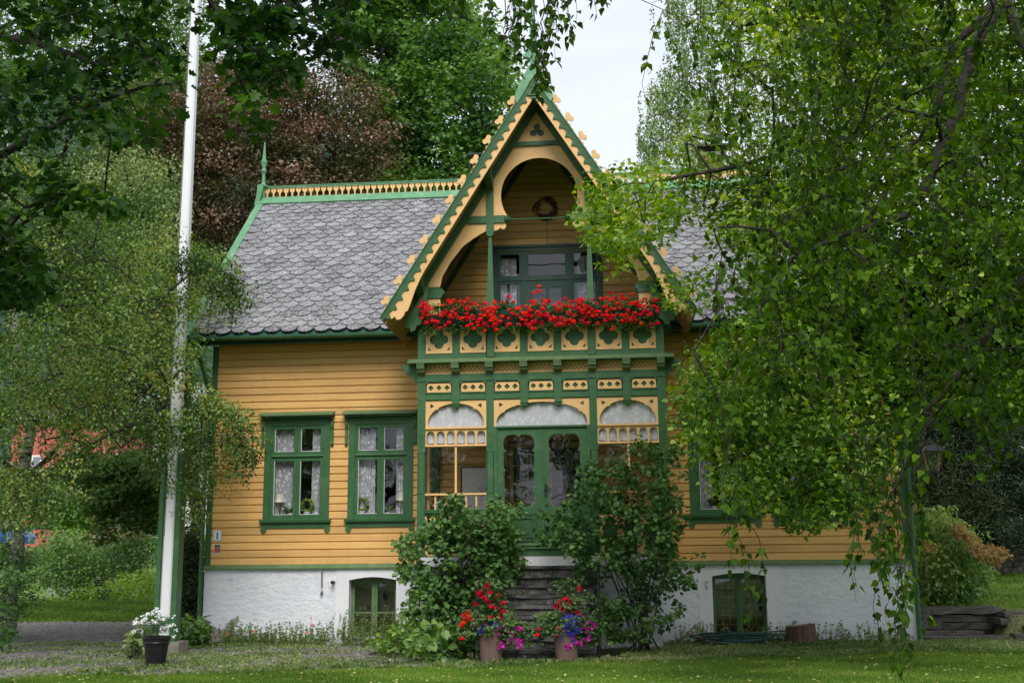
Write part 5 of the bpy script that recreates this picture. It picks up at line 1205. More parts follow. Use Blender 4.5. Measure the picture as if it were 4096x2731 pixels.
vb, tbk, _ = spray(Cb, 9, .26, .062, 'blade', 34, tonebase=np.full(len(Cb), .97), tv=.05, droop=.9)   # flower bracts
vb[0][:] = vb[0]
base = (at(2480, 1200, -6.5)[0], -6.5, .05)
lb = [([base, (base[0]-.1, -6.5, 2), tuple(at(2450, 700, -6.5)), tuple(at(2420, 200, -6.6)), tuple(at(2380, -150, -6.8))], .24, .10),
      (A_([(2450, 650, -6.5), (2250, 480, -7), (2100, 350, -7.3), (1900, 330, -7.5), (1700, 380, -7.8), (1500, 420, -8)]), .10, .02),
      (A_([(2450, 800, -6.5), (2250, 760, -7), (2050, 780, -7.4), (1850, 880, -7.6), (1720, 960, -7.8)]), .08, .015),
      (A_([(2430, 350, -6.5), (2200, 120, -7), (1950, 30, -7.3), (1700, 60, -7.6)]), .09, .02),
      (A_([(2120, 780, -7.3), (1980, 950, -7.3), (1900, 1100, -7.4)]), .04, .012)]
tree('lime_tree', 'big lime tree with bright yellow-green leaves over the right half of the house', 'tree', base, lb, [v, vb], [t, tbk], 'lime', twigs=branches(C, [np.array(l[0]) for l in lb], .006, .04, 2, 1500))
# ---- near birch, right: the big dark limb and its hanging twigs
g = np.random.default_rng(9)
PN = [(1760, -260), (2900, -260), (2900, 940), (2352, 920), (2200, 930), (2080, 990), (2000, 1020), (1900, 900), (1740, 860), (1640, 780), (1640, 640), (1690, 500), (1790, 380), (1780, 200)]
C = region(PN, 800, -17.2, -14.8, 41, -.9, .7, jag=16)
e = []
for px, py, k, s in ((2000, 1080, 5, 30), (2060, 1100, 6, 30), (2120, 1010, 3, 30), (2040, 1290, 3, 18), (2075, 1310, 3, 12), (2085, 1200, 3, 14), (1590, 800, 3, 14), (1650, 880, 4, 30), (1690, 1020, 3, 20), (1680, 1150, 2, 8), (1600, 60, 7, 40), (1660, 180, 5, 40), (1800, 800, 6, 60), (1950, 1000, 6, 40)):
    for q in range(k): e.append(at(px+g.normal(0, s), py+g.normal(0, 24), g.uniform(-17, -16)))
e = np.array(e); Lx = np.concatenate([g.uniform(.18, .55, len(C)), g.uniform(.35, .75, len(e))]); C = np.concatenate([C, e])
v, t, ch = strands(C, Lx, .034, .052, 'birch', 42, tonebase=tones(C, 14, .6, .14, .36), drift=.28, tr=.0022)
vs_, ts_, _ = spray(C[:800], 10, .20, .054, 'birch', 44, tonebase=tones(C[:800], 14, .6, .14, .40), droop=.8)
# long thin strands linking the low ones upwards
A0 = np.array([at(2060+g.normal(0, 40), 1000, -16.4) for _ in range(7)]); A1 = A0+np.stack([g.normal(0, .08, 7), g.normal(0, .05, 7), -g.uniform(.5, 1.15, 7)], 1)
ch.append(segs(A0, A1, .004, .002))
lb = [(A_([(2560, -500, -15.5), (2310, 0, -16), (2240, 95, -16.1), (2215, 180, -16.1), (2200, 260, -16.1), (2160, 330, -16.1), (2142, 400, -16.2), (2120, 450, -16.2), (2075, 495, -16.2), (2010, 520, -16.2), (1930, 542, -16.3), (1870, 570, -16.3), (1820, 595, -16.3), (1780, 640, -16.3), (1745, 705, -16.3)]), .046, .006),
      (A_([(2330, -80, -15.8), (2260, 40, -15.7), (2185, 110, -15.6), (2165, 190, -15.5), (2150, 260, -15.5), (2110, 320, -15.4), (2060, 365, -15.4), (1960, 372, -15.4)]), .034, .008),
      (A_([(1840, 590, -16.3), (1770, 530, -16.3), (1700, 520, -16.2), (1640, 525, -16.2)]), .016, .006),
      (A_([(2165, 330, -16.1), (2150, 270, -16.3), (2060, 250, -16.4), (1960, 320, -16.4)]), .018, .006),
      (A_([(2010, 520, -16.2), (1990, 470, -16.1), (1900, 450, -16), (1800, 500, -16)]), .018, .006),
      (A_([(2330, -80, -15.8), (2000, -260, -16.2), (1600, -300, -16.5), (1300, -260, -16.6), (1050, -200, -16.6), (900, -160, -16.6)]), .05, .015),
      (A_([(2310, 0, -16), (2420, 300, -16), (2380, 600, -16), (2250, 800, -16), (2120, 950, -16.2)]), .04, .012)]
# hanging in front of the gable apex and along the top edge
e = []; Le = []
for px, py, n_, s, l0 in ((1240, -60, 7, 30, .6), (1236, 60, 4, 26, .45), (1240, 120, 3, 18, .36), (1240, 200, 1, 5, .22), (1190, -40, 5, 24, .50), (1290, -60, 5, 14, .5), (1360, -70, 6, 26, .33), (1115, -70, 5, 24, .45), (1170, 60, 3, 14, .3), (1060, -90, 6, 30, .35), (950, -100, 6, 50, .28), (1000, -80, 5, 30, .33)):
    for q in range(n_): e.append(at(px+g.normal(0, s), py+g.normal(0, 12), g.uniform(-17, -16.2))); Le.append(l0*g.uniform(.6, 1.15))
e = np.array(e); v3, t3, ch3 = strands(e, np.array(Le), .034, .058, 'birch', 43, tonebase=np.full(len(e), .30), drift=.10, tr=.0022)
tb_ = tuple(at(2900, 1250, -14.5)); base = (tb_[0], -14.5, .08)
lb.append(([base, (base[0], -14.5, 2), (base[0]-.1, -14.6, 4), tuple(at(2560, -500, -15.5))], .17, .09))
Call = np.concatenate([C, e])
tree('birch_tree', 'nearest birch with a dark lichened limb at the upper right and long hanging twigs', 'tree', base, lb, [v, v3, vs_], [t, t3, ts_], 'birchnear', twigs=ch+ch3+branches(Call, [np.array(l[0]) for l in lb], .0022, .014, 2, 1200, sag=.02))
# ---- dark near maple, upper left
PA = [(-500, -350), (480, -350), (400, 20), (400, 110), (395, 180), (360, 195), (400, 250), (350, 300), (280, 320), (215, 300), (170, 340), (60, 350), (-500, 500)]
PC = [(480, -350), (860, -350), (820, 20), (800, 100), (760, 135), (700, 110), (690, 180), (640, 240), (590, 300), (575, 310), (570, 220), (540, 150), (500, 60)]
C = np.concatenate([region(PA, 420, -16.6, -14.2, 51, -.75, .7, jag=10), region(PC, 200, -16.6, -14.8, 52, -.75, .6, jag=8),
    region([(-200, 380), (30, 380), (90, 460), (110, 400), (220, 420), (250, 470), (180, 490), (60, 480), (30, 560), (110, 640), (60, 690), (-200, 720)], 90, -16.4, -15, 53, None, jag=7),
    region([(130, 395), (250, 440), (250, 475), (110, 460)], 14, -16.2, -15.6, 54, None, jag=5), region([(-60, 560), (60, 580), (110, 640), (50, 690), (-60, 680)], 26, -16.2, -15.2, 55, None, jag=5)])
v, t, _ = spray(C, 17, .19, .070, 'lobed', 52, tonebase=tones(C, 15, .5, .17, .37), flat=.45, droop=.25)
base = (at(-700, 1300, -14)[0], -14, .1)
lb = [([base, (base[0], -14, 2.5), tuple(at(-500, 650, -14.3)), tuple(at(-420, 200, -14.6)), tuple(at(-350, -300, -15))], .17, .08),
      (A_([(-500, 700, -14.3), (-250, 500, -14.9), (-10, 360, -15.4), (110, 300, -15.6), (215, 235, -15.7), (330, 200, -15.8), (420, 190, -15.8)]), .045, .007),
      (A_([(-420, 260, -14.6), (-100, 60, -15.2), (120, 110, -15.5), (230, 150, -15.6), (340, 140, -15.7)]), .04, .008),
      (A_([(-400, 100, -14.6), (0, -120, -15.2), (300, -120, -15.6), (480, 0, -15.8), (560, 90, -15.9), (640, 170, -15.9)]), .045, .007),
      (A_([(300, -120, -15.6), (520, -80, -15.9), (680, 20, -16), (790, 90, -16)]), .03, .006),
      (A_([(-500, 800, -14.3), (-200, 720, -15), (-20, 560, -15.4), (60, 480, -15.6), (140, 435, -15.7), (240, 455, -15.8)]), .035, .006)]
tree('maple_branches', 'dark lobed-leaf maple reaching in close from the upper left corner', 'tree', base, lb, [v], [t], 'maple', twigs=branches(C, [np.array(l[0]) for l in lb], .0030, .015, 3, 900, sag=.02))
# ------------------------------------------------------------------ shrubs and plants
def shrub(name, label, cat, poly, n, y0, y1, base, m, r, size, shape, leafm, seed, stems=8, thin=None, group=None, tb=.5, jag=8, extra=None, droop=.35, flat=.8, scale=.7, up=.9):
    C = region(poly, n, y0, y1, seed, thin, scale, jag=jag)
    C = C[C[:, 2] > base[2]+.03]
    t = empty(name, label, cat, base, group); g = np.random.default_rng(seed)
    v, tt, _ = spray(C, m, r, size, shape, seed, tonebase=tones(C, seed+1, .5, .16, tb), flat=flat, droop=droop, up=up)
    idx = g.choice(len(C), min(stems, len(C)), False); lim = [np.array([np.array(base)+g.normal(0, .12, 3)*[1, .4, 0], (np.array(base)*.45+C[i]*.55)+g.normal(0, .06, 3), C[i]]) for i in idx]
    tw = [segs(l[:-1], l[1:], np.array([.018, .011]), np.array([.011, .004]), 5) for l in lim]+branches(C, lim, .0025, .012, seed, 500)
    npmesh('stems', tw, M['bark'], t); npmesh('foliage', [v], LM[leafm], t, [tt])
    return t
LL = [(925, 1290), (915, 1240), (955, 1220), (975, 1230), (1000, 1160), (1040, 1130), (1075, 1165), (1100, 1190), (1140, 1150), (1170, 1160), (1178, 1230), (1195, 1290), (1160, 1330), (1130, 1390), (1090, 1430), (1060, 1500), (980, 1490), (950, 1440), (930, 1390), (955, 1350), (915, 1320)]
shrub('lilac_bush', 'dense lilac bush left of the stone steps', 'bush', LL, 480, -3.5, -2.1, (-1.95, -2.8, .08), 13, .14, .082, 'heart', 'lilac', 61, 10, -1.1, tb=.45, jag=3)
LR = [(1215, 1200), (1290, 1160), (1330, 1130), (1345, 1060), (1400, 1050), (1440, 1040), (1470, 1010), (1500, 1040), (1560, 1010), (1570, 1080), (1545, 1130), (1590, 1160), (1570, 1250), (1610, 1290), (1585, 1330), (1590, 1400), (1550, 1440), (1480, 1470), (1400, 1470), (1360, 1420), (1330, 1370), (1320, 1280), (1290, 1250), (1240, 1240)]
shrub('lilac_bush', 'taller open lilac with bare stems right of the stone steps', 'bush', LR, 500, -3.5, -2.1, (1.75, -2.8, .08), 12, .13, .078, 'heart', 'lilac', 62, 16, -.75, tb=.42, scale=.5, jag=4)
shrub('climbing_vine', 'yellow-green creeper trailing beside the porch door over the left lilac', 'vine', [(1120, 1160), (1180, 1150), (1200, 1200), (1185, 1290), (1210, 1300), (1180, 1340), (1130, 1330)], 90, -2.35, -2.0, (-1.2, -2.1, .9), 12, .10, .05, 'lobed', 'shrub', 63, 6, tb=.6)
shrub('leafy_plant', 'low broad-leaved bergenia clump under the left lilac', 'plant', [(930, 1450), (1000, 1430), (1060, 1440), (1080, 1500), (1050, 1525), (950, 1500)], 60, -4.6, -3.6, (-1.9, -4.0, .08), 7, .14, .13, 'heart', 'shrub', 64, 5, tb=.45)
shrub('strawberry_patch', 'bright yellow-green cranesbill patch by the wall left of the left lilac', 'plant', [(850, 1490), (890, 1460), (950, 1430), (980, 1460), (1000, 1490), (930, 1505)], 90, -3.6, -2.2, (-2.9, -2.9, .08), 9, .12, .07, 'lobed', 'yellowgreen', 65, 4, tb=.35)
shrub('garden_plant', 'leafy green perennial at the house corner behind the flagpole foot', 'plant', [(412, 1440), (440, 1420), (470, 1440), (478, 1475), (430, 1490), (400, 1480)], 60, -1.4, -.4, (-7.0, -.9, .08), 8, .13, .11, 'heart', 'shrub', 66, 4, tb=.45)
shrub('low_plant', 'reddish-tinged leafy plant on the left of the black pot', 'plant', [(296, 1460), (330, 1440), (335, 1480), (300, 1500)], 24, -4.2, -3.6, (-7.0, -3.9, .08), 8, .10, .085, 'heart', 'weed', 67, 3, tb=.6)
shrub('conifer_hedge', 'narrow dark evergreen column between the flagpole and the house corner', 'bush', [(412, 1240), (432, 1225), (458, 1240), (466, 1300), (468, 1430), (410, 1440), (405, 1340)], 520, 1.2, 2.6, (-8.6, 1.9, .08), 20, .15, .065, 'kite', 'hedge', 68, 3, tb=.5, flat=1.3, droop=-.2)
shrub('dark_shrub', 'dark bush at the left edge in front of the birch trunk', 'bush', [(-80, 1240), (20, 1245), (70, 1270), (95, 1330), (80, 1390), (30, 1420), (-80, 1430)], 300, -1, 2.4, (-13.2, .8, .08), 16, .22, .06, 'kite', 'green', 69, 6, tb=.3)
shrub('near_bush', 'dark leaves of a bush poking in at the lower left edge', 'bush', [(-90, 1285), (20, 1295), (55, 1320), (60, 1345), (10, 1350), (30, 1440), (40, 1450), (0, 1500), (-90, 1490)], 90, -9.5, -8, (-8.4, -8.8, .08), 10, .16, .075, 'oval', 'lilac', 70, 4, tb=.35)
shrub('yellow_flower_bank', 'bright yellow-green bank of low plants behind the folding chair', 'plant', [(150, 1370), (190, 1350), (270, 1330), (355, 1315), (358, 1370), (300, 1375), (240, 1385), (110, 1400)], 420, 23, 28, (-23, 25.5, .2), 14, .32, .13, 'kite', 'yellowgreen', 71, 3, tb=.45)
for k, (poly, y0, y1, bs, lab, lm, tb_) in enumerate((
    ([(-120, 1075), (100, 1090), (240, 1070), (370, 1060), (370, 1180), (200, 1185), (110, 1205), (-120, 1190)], 38, 46, (-30, 40, 1.6), 'mass of bushes below the red house, behind the small maple', 'shrub', .45),
    ([(95, 1250), (140, 1215), (200, 1240), (230, 1280), (220, 1340), (110, 1350)], 24, 28, (-26, 26, .3), 'green willow shrub left of the wire fence', 'shrub', .5),
    ([(225, 1250), (280, 1220), (310, 1170), (360, 1170), (365, 1260), (350, 1320), (240, 1330)], 26, 30, (-23, 28, .4), 'grey-green shrub thicket behind the chair beside the flagpole', 'shrub', .35),
    ([(120, 1175), (150, 1150), (205, 1160), (230, 1200), (200, 1225), (120, 1225)], 40, 44, (-34, 42, 1.9), 'yellow-green round bush by the road behind the guard rail', 'yellowgreen', .35))):
    shrub('wild_shrub', lab, 'bush', poly, 900 if k == 0 else 320, y0, y1, bs, 16 if k == 0 else 14, .7 if k == 0 else .5, .22 if k == 0 else .16, 'kite', lm, 72+k, 6, -.9, tb=tb_, scale=1.5)
# goat's beard on the right with its buff plumes
t = shrub('goats_beard', 'big green perennial with drooping buff plumes right of the house corner', 'plant', [(2085, 1200), (2150, 1170), (2200, 1190), (2250, 1250), (2280, 1300), (2240, 1370), (2180, 1390), (2100, 1385), (2070, 1300)], 420, 2.2, 5.0, (8.6, 3.2, .6), 20, .24, .10, 'oval', 'shrub', 76, 8, tb=.66, droop=.75)
g = np.random.default_rng(2); vs, ts = [], []
for px, py, dx, dy, n in ((2070, 1200, 14, -28, 5), (2090, 1180, 18, -20, 4), (2180, 1215, 24, 4, 5), (2210, 1230, 28, 8, 6), (2230, 1255, 34, 16, 7), (2260, 1270, 34, 18, 7), (2280, 1255, 34, 14, 6), (2120, 1250, 20, 4, 3)):
    for q in range(n):
        a = at(px+g.normal(0, 10), py+g.normal(0, 8), 2.1+g.normal(0, .2)); b_ = at(px+dx+g.normal(0, 8), py+dy+g.normal(0, 8), 2.0+g.normal(0, .2)); P_ = a+(b_-a)*g.uniform(0, 1, (60, 1))+g.normal(0, .035, (60, 3))
        V, F = leafdata(P_, g.normal(0, 1, (60, 3))+(b_-a)*2, g.normal(0, 1, (60, 3)), g.uniform(.04, .08, 60), 'kite'); vs.append((V, F)); ts.append(g.uniform(0, 1, len(F)))
npmesh('plumes', vs, LM['plume'], t, ts)
shrub('dark_undergrowth', 'dark undergrowth beneath the pines above the stone wall at the right', 'bush', [(2060, 1060), (2520, 1020), (2520, 1290), (2300, 1290), (2100, 1260)], 900, 9.5, 12.5, (11.5, 10.5, 1.3), 16, .4, .15, 'kite', 'hedge', 80, 8, tb=.4, scale=1.2)
# ------------------------------------------------------------------ lawn, weeds, litter
def blades(name, P_, hgt_, wd, lm, seed, kind='stuff', lean=.35, label=None, tb=.45):
    g = np.random.default_rng(seed); n = len(P_)
    D = g.normal(0, lean, (n, 3)); D[:, 2] = 1; h = hgt_*g.uniform(.6, 1.3, n)
    D = unit(D)*h[:, None]; s = g.normal(size=(n, 3)); s[:, 2] = 0; s = unit(s)*wd*.5
    V = np.stack([P_-s, P_+s, P_+D+s*0+D*.0], 1).reshape(-1, 3); F = np.arange(n*3).reshape(-1, 3)
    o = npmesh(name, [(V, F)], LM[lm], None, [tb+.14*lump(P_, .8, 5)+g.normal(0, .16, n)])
    tag(o, label, name.replace('_', ' '), kind=kind); return o
g = np.random.default_rng(77)
def put(x, y): return np.stack([x, y, hgt(x, y)], 1)
n = 330000; x = g.uniform(-9.5, 9.5, n); y = g.uniform(-8.7, -1, n); k = y < lawn_edge(x)+g.normal(0, .18, n); k &= (x > -7.6-(y+8)*.0) & (g.uniform(0, 1, n) < 1.0)
P_ = put(x[k], y[k]); blades('lawn_grass', P_, .042, .014, 'grass', 1, label='short mown bright green grass across the foreground', tb=.42)
n = 26000; x = g.uniform(8.2, 18, n); y = g.uniform(2.0, 12, n); P_ = put(x, y); blades('terrace_grass', P_, .06, .03, 'grass', 2, label='bright green grass of the raised lawn at the right', tb=.5)
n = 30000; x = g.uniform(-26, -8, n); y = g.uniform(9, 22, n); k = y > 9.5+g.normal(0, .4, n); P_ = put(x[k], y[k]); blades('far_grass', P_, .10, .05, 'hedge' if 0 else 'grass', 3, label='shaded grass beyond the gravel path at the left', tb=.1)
# strip of weeds between lawn and wall
n = 22000; x = g.uniform(-13, 8.5, n); y = g.uniform(-6.5, -.1, n); le = lawn_edge(x)
k = (y > le-.15) & (np.abs(x-.2) > .0) & ~((x > -1.2) & (x < 1.45) & (y > -4.35)) & ~((np.abs(x) < 2.4) & (y > -1.9))
dens = np.clip(.10+.30*(x > 0)+.30*np.exp(-((y+.3)/.6)**2)+.3*np.exp(-((y-le)/.35)**2)+.25*lump(np.stack([x, y, x*0], 1), .7, 3)+.05*(x < -7.4), 0, 1)
k &= g.uniform(0, 1, n) < dens; Cw = put(x[k], y[k]); Cw[:, 2] += .025
v, t_, _ = spray(Cw, 8, .07, .042, 'kite', 78, tonebase=.5+.2*lump(Cw, .8, 9), flat=.5, droop=-.7, up=.2)
o = npmesh('weeds', [v], LM['weed'], None, [t_]); tag(o, 'low weeds and clover growing in the gravel strip along the house', 'weeds', kind='stuff')
n = 620; x = np.concatenate([g.uniform(-6.6, -2.4, 420), g.uniform(2.5, 7.0, 200)]); y = np.concatenate([-g.uniform(.08, .9, 420), -g.uniform(.1, .6, 200)])
hh = g.uniform(.12, .45, 620)*np.where(np.abs(x+3.6) < .8, 1.7, 1); B0 = put(x, y); B1 = B0+np.stack([g.normal(0, .06, 620), g.normal(0, .05, 620), hh], 1)
m_ = 14; I = np.repeat(np.arange(620), m_); tt = g.uniform(.1, 1, len(I))[:, None]; Pn = B0[I]*(1-tt)+B1[I]*tt; D = g.normal(0, 1, (len(I), 3)); D[:, 2] = g.uniform(0, 1.2, len(I))
V, F = leafdata(Pn, D, g.normal(0, 1, (len(I), 3)), g.uniform(.025, .06, len(I)), 'kite'); w_ = segs(B0, B1, .003, .0015)
o = npmesh('tall_weeds', [(V, F), w_], LM['weed'], None, [g.uniform(.2, .8, len(F)), np.full(len(w_[1]), .5)]); tag(o, 'wispy taller weeds along the foot of the white wall', 'weeds', kind='stuff')
n = 60000; x = g.uniform(-9, 9, n); y = g.uniform(-7, -.2, n); le = lawn_edge(x); k = (y > le-.2) & ~((x > -1.1) & (x < 1.4) & (y > -4.3)) & (g.uniform(0, 1, n) < np.clip(.22+.25*(x > -1)+.25*lump(np.stack([x, y, x*0], 1), .9, 12)+.3*np.exp(-((y-le)/.5)**2), 0, 1)); blades('strip_grass', put(x[k], y[k]), .075, .014, 'weed', 4, label='thin tufts of grass growing through the gravel along the house', tb=.5)
# broad dandelion-like leaves along the lawn edge
n = 120; x = g.uniform(-7, 7, n); y = lawn_edge(x)+g.normal(.25, .25, n); k = ~((x > -1) & (x < .8) & (y > -4.5)); C = put(x[k], y[k])
v, t_, _ = spray(C, 8, .05, .095, 'oval', 79, tonebase=.55+.2*lump(C, .8, 1), flat=.2, droop=-.9, up=.3)
o = npmesh('dandelions', [v], LM['weed'], None, [t_]); tag(o, 'rosettes of upright broad weed leaves along the edge of the lawn', 'weeds', kind='stuff')
# fallen leaves
n = 1600; x = g.uniform(-8, 8, n); y = g.uniform(-8.3, -2.5, n); P_ = put(x, y); P_[:, 2] += .035
V, F = leafdata(P_, g.normal(0, 1, (n, 3))*[1, 1, .15], g.normal(0, .25, (n, 3))+[0, 0, 1], g.uniform(.03, .06, n), 'oval')
mm = leafmat('fallen_leaves', [(.16, .10, .03), (.38, .30, .07), (.5, .42, .15), (.35, .42, .12)], .15, .7, .2)
o = npmesh('fallen_leaves', [(V, F)], mm, None, [g.uniform(0, 1, len(F))]); tag(o, 'yellow and pale fallen leaves scattered on the grass', 'leaves', kind='stuff')
# gravel stones
n = 16000; x = g.uniform(-13, 1, n); y = g.uniform(-7.6, 3, n); k = (y > lawn_edge(x)+.1) & ~((x > -7.2) & (y > -.1)) & (g.uniform(0, 1, n) < np.clip(1-(x+6)/8, .15, 1)); P_ = put(x[k], y[k]); n = len(P_)
r = g.uniform(.010, .026, n)[:, None]; o6 = np.array([[1, 0, 0], [0, 1, 0], [-1, 0, 0], [0, -1, 0], [0, 0, .8]]); V = (P_[:, None]+o6[None]*r[:, None]*g.uniform(.6, 1.3, (n, 5, 1))).reshape(-1, 3)
i0 = np.arange(n)*5; F = np.stack([np.stack([i0+a, i0+(a+1) % 4, i0+4], 1) for a in range(4)], 1).reshape(-1, 3)
o = npmesh('gravel', [(V, F)], mat('gravel_stone', (.10, .095, .095), (.30, .28, .27), 60, .85), None); tag(o, 'loose grey gravel on the path', 'gravel', kind='stuff')
# poppies
for i, (px, py, dz) in enumerate(((715, 1507, .4), (706, 1512, .25), (717, 1482, .55), (590, 1528, .3), (536, 1526, .25), (947, 1482, .55), (945, 1505, .3), (1020, 1478, .5))):
    a = at(px, 1490, -.5); base = (a[0], -.5-.1*i % .5, float(G0)); t = empty('poppy', None, 'flower', base, 'orange poppies by the white wall')
    t['label'] = ['tallest left orange poppy against the white basement wall', 'small orange poppy low beside the tallest left one', 'single faint orange poppy head highest against the white wall', 'orange poppy low before the crumbled plaster patch', 'leftmost small orange poppy near the house corner', 'orange poppy rising in front of the left basement window', 'low red poppy under the left basement window', 'orange poppy between basement window and left lilac'][i]
    MB().tube([base, (base[0]+.02, base[1], base[2]+dz)], .003, 4).build('stem', M['mossgreen'], t)
    Cn = np.array([[base[0]+.02, base[1], base[2]+dz]]); v, t_, _ = spray(Cn, 7, .012, .035, 'heart', i, flat=.5, tv=.3); npmesh('petals', [v], LM['orange'], t, [t_])
# ------------------------------------------------------------------ stone steps
t = empty('stone_steps', 'flight of nine rough dark stone steps up to the green porch door', 'steps', (0.05, -3.0, G0))
rr = random.Random(4); N = 9; rh = (1.60-G0)/N; td = .285
def rough(b, x0, x1, y0, y1, z0, z1, j=.014, n=9):
    vs = []
    for i in range(n+1):
        x = x0+(x1-x0)*i/n
        for y, z in ((y0, z0), (y0, z1), (y1, z1), (y1, z0)): vs.append((x+rr.uniform(-j, j), y+rr.uniform(-j, j)*(2 if y == y0 else .2), z+rr.uniform(-j, j)*.7))
    fs = [(i*4+a, i*4+(a+1) % 4, (i+1)*4+(a+1) % 4, (i+1)*4+a) for i in range(n) for a in range(4)]+[(0, 1, 2, 3), (n*4+3, n*4+2, n*4+1, n*4)]
    b.add(vs, fs)
for k in range(N):
    y0 = -1.80-td*(N-k)+.02 if 0 else PY-.02-td*(N-1-k)-.06; z = G0+rh*(k+1)
    wx = .98-.012*k
    b = MB(); rough(b, -.93+.0*k, 1.02, y0, PY-.021+.0, z-.055, z, .013, 12)
    st_ = b.build('step', M['steptread'], t)
    b = MB(); cuts = sorted([-.9, 1.0]+[rr.uniform(-.7, .8) for _ in range(3)])
    for a, c in zip(cuts, cuts[1:]): rough(b, a+.006, c-.006, y0+.045, PY-.03, z-rh+.004, z-.058, .008, 4)
    b.build('riser', M['stone'], st_)
for sx, x in ((-1, -.98), (1, 1.07)):
    b = MB(); b.tube([(x, -4.25, G0), (x, -4.25, .85), (x, -4.12, .95), (x, -1.95, 2.45)], .018, 6)
    for y in (-3.6, -3.0, -2.4): b.tube([(x, y, G0), (x, y, .95+(y+4.12)*.69)], .009, 5)
    b.build('handrail', M['iron'], t)
# ------------------------------------------------------------------ flower boxes on the balcony
def umbels(C, r, seed, m=16, size=.030):
    g = np.random.default_rng(seed); n = len(C)*m; I = np.repeat(np.arange(len(C)), m); d = unit(g.normal(size=(n, 3))); d[:, 1] -= .3; d = unit(d)
    Pn = C[I]+d*r[I][:, None]*[1, 1, .75]; D = np.cross(d, g.normal(size=(n, 3)))
    V, F = leafdata(Pn-unit(D)*size*.5, D, d, size*g.uniform(.8, 1.3, n), 'heart', .1, .0)
    return (V, F), np.repeat(np.clip(.45+g.normal(0, .2, len(C))[I]+g.normal(0, .12, n), 0, 1), 2)
for k, (x0, x1, lab) in enumerate(((-2.28, -.80, 'overflowing box of red trailing geraniums at the left end of the balcony'), (-.86, 1.02, 'box of red geraniums with a tall sprig in the middle of the balcony rail'), (.92, 2.28, 'full box of red geraniums at the right end of the balcony'))):
    c = (x0+x1)/2; t = empty('flower_box', lab, 'flower box', (c, PY-.12, 6.22), 'geranium boxes along the balcony rail'); g = np.random.default_rng(90+k)
    b = MB(); b.xprof([(PY-.20, 6.24), (PY-.22, 6.40), (PY-.04, 6.40), (PY-.06, 6.24)], x0+.1, x1-.1); b.build('planter', M['potblack'], t)
    n = int((x1-x0)*130); X = g.uniform(x0, x1, n); drop = np.interp(X, [-2.3, -1.6, -.9, -.5, 0, .6, 1.0, 1.3, 2.2], [6.10, 6.10, 6.08, 6.14, 6.06, 6.12, 6.16, 6.02, 6.08]); top = np.interp(X, [-2.3, -2, -1.5, -.95, -.6, -.3, .0, .3, .9, 1.1, 1.5, 2.0, 2.3], [6.70, 6.62, 6.66, 6.60, 6.72, 6.52, 6.68, 6.60, 6.66, 6.60, 6.74, 6.60, 6.60])
    Z = drop+(top-drop)*g.uniform(0, 1, n)**.9; Yy = PY-.14-.16*np.sqrt(np.clip(1-((Z-6.35)/.42)**2, 0, 1))*g.uniform(.2, 1, n)
    C = np.stack([X, Yy+.03, Z-.03], 1); v, tt, _ = spray(C, 8, .07, .045, 'lobed', 91+k, tonebase=tones(C, 1, .3, .15, .5)); npmesh('foliage', [v], LM['geranium'], t, [tt])
    n = int((x1-x0)*70); X = g.uniform(x0-.03, x1+.03, n); drop = np.interp(X, [-2.3, -1.6, -.9, -.5, 0, .6, 1.0, 1.3, 2.2], [6.08, 6.08, 6.02, 6.12, 6.03, 6.10, 6.12, 5.98, 6.06]); top = np.interp(X, [-2.3, -2, -1.5, -.95, -.6, -.3, .0, .3, .9, 1.1, 1.5, 2.0, 2.3], [6.72, 6.66, 6.70, 6.64, 6.76, 6.54, 6.78, 6.64, 6.72, 6.66, 6.80, 6.66, 6.68])
    Z = drop+(top-drop)*g.beta(1.4, 1.3, n); Yy = PY-.20-.18*np.sqrt(np.clip(1-((Z-6.35)/.5)**2, 0, 1)); C = np.stack([X, Yy+g.normal(0, .03, n), Z], 1)
    if k == 1: C = np.concatenate([C, np.array([[.02, -2.0, 6.92], [-.02, -1.98, 6.84], [.05, -2.02, 6.82], [-.10, -2.0, 6.80]])])
    v, tt = umbels(C, g.uniform(.030, .052, len(C)), 95+k); npmesh('blossoms', [v], LM['redflower'], t, [tt])
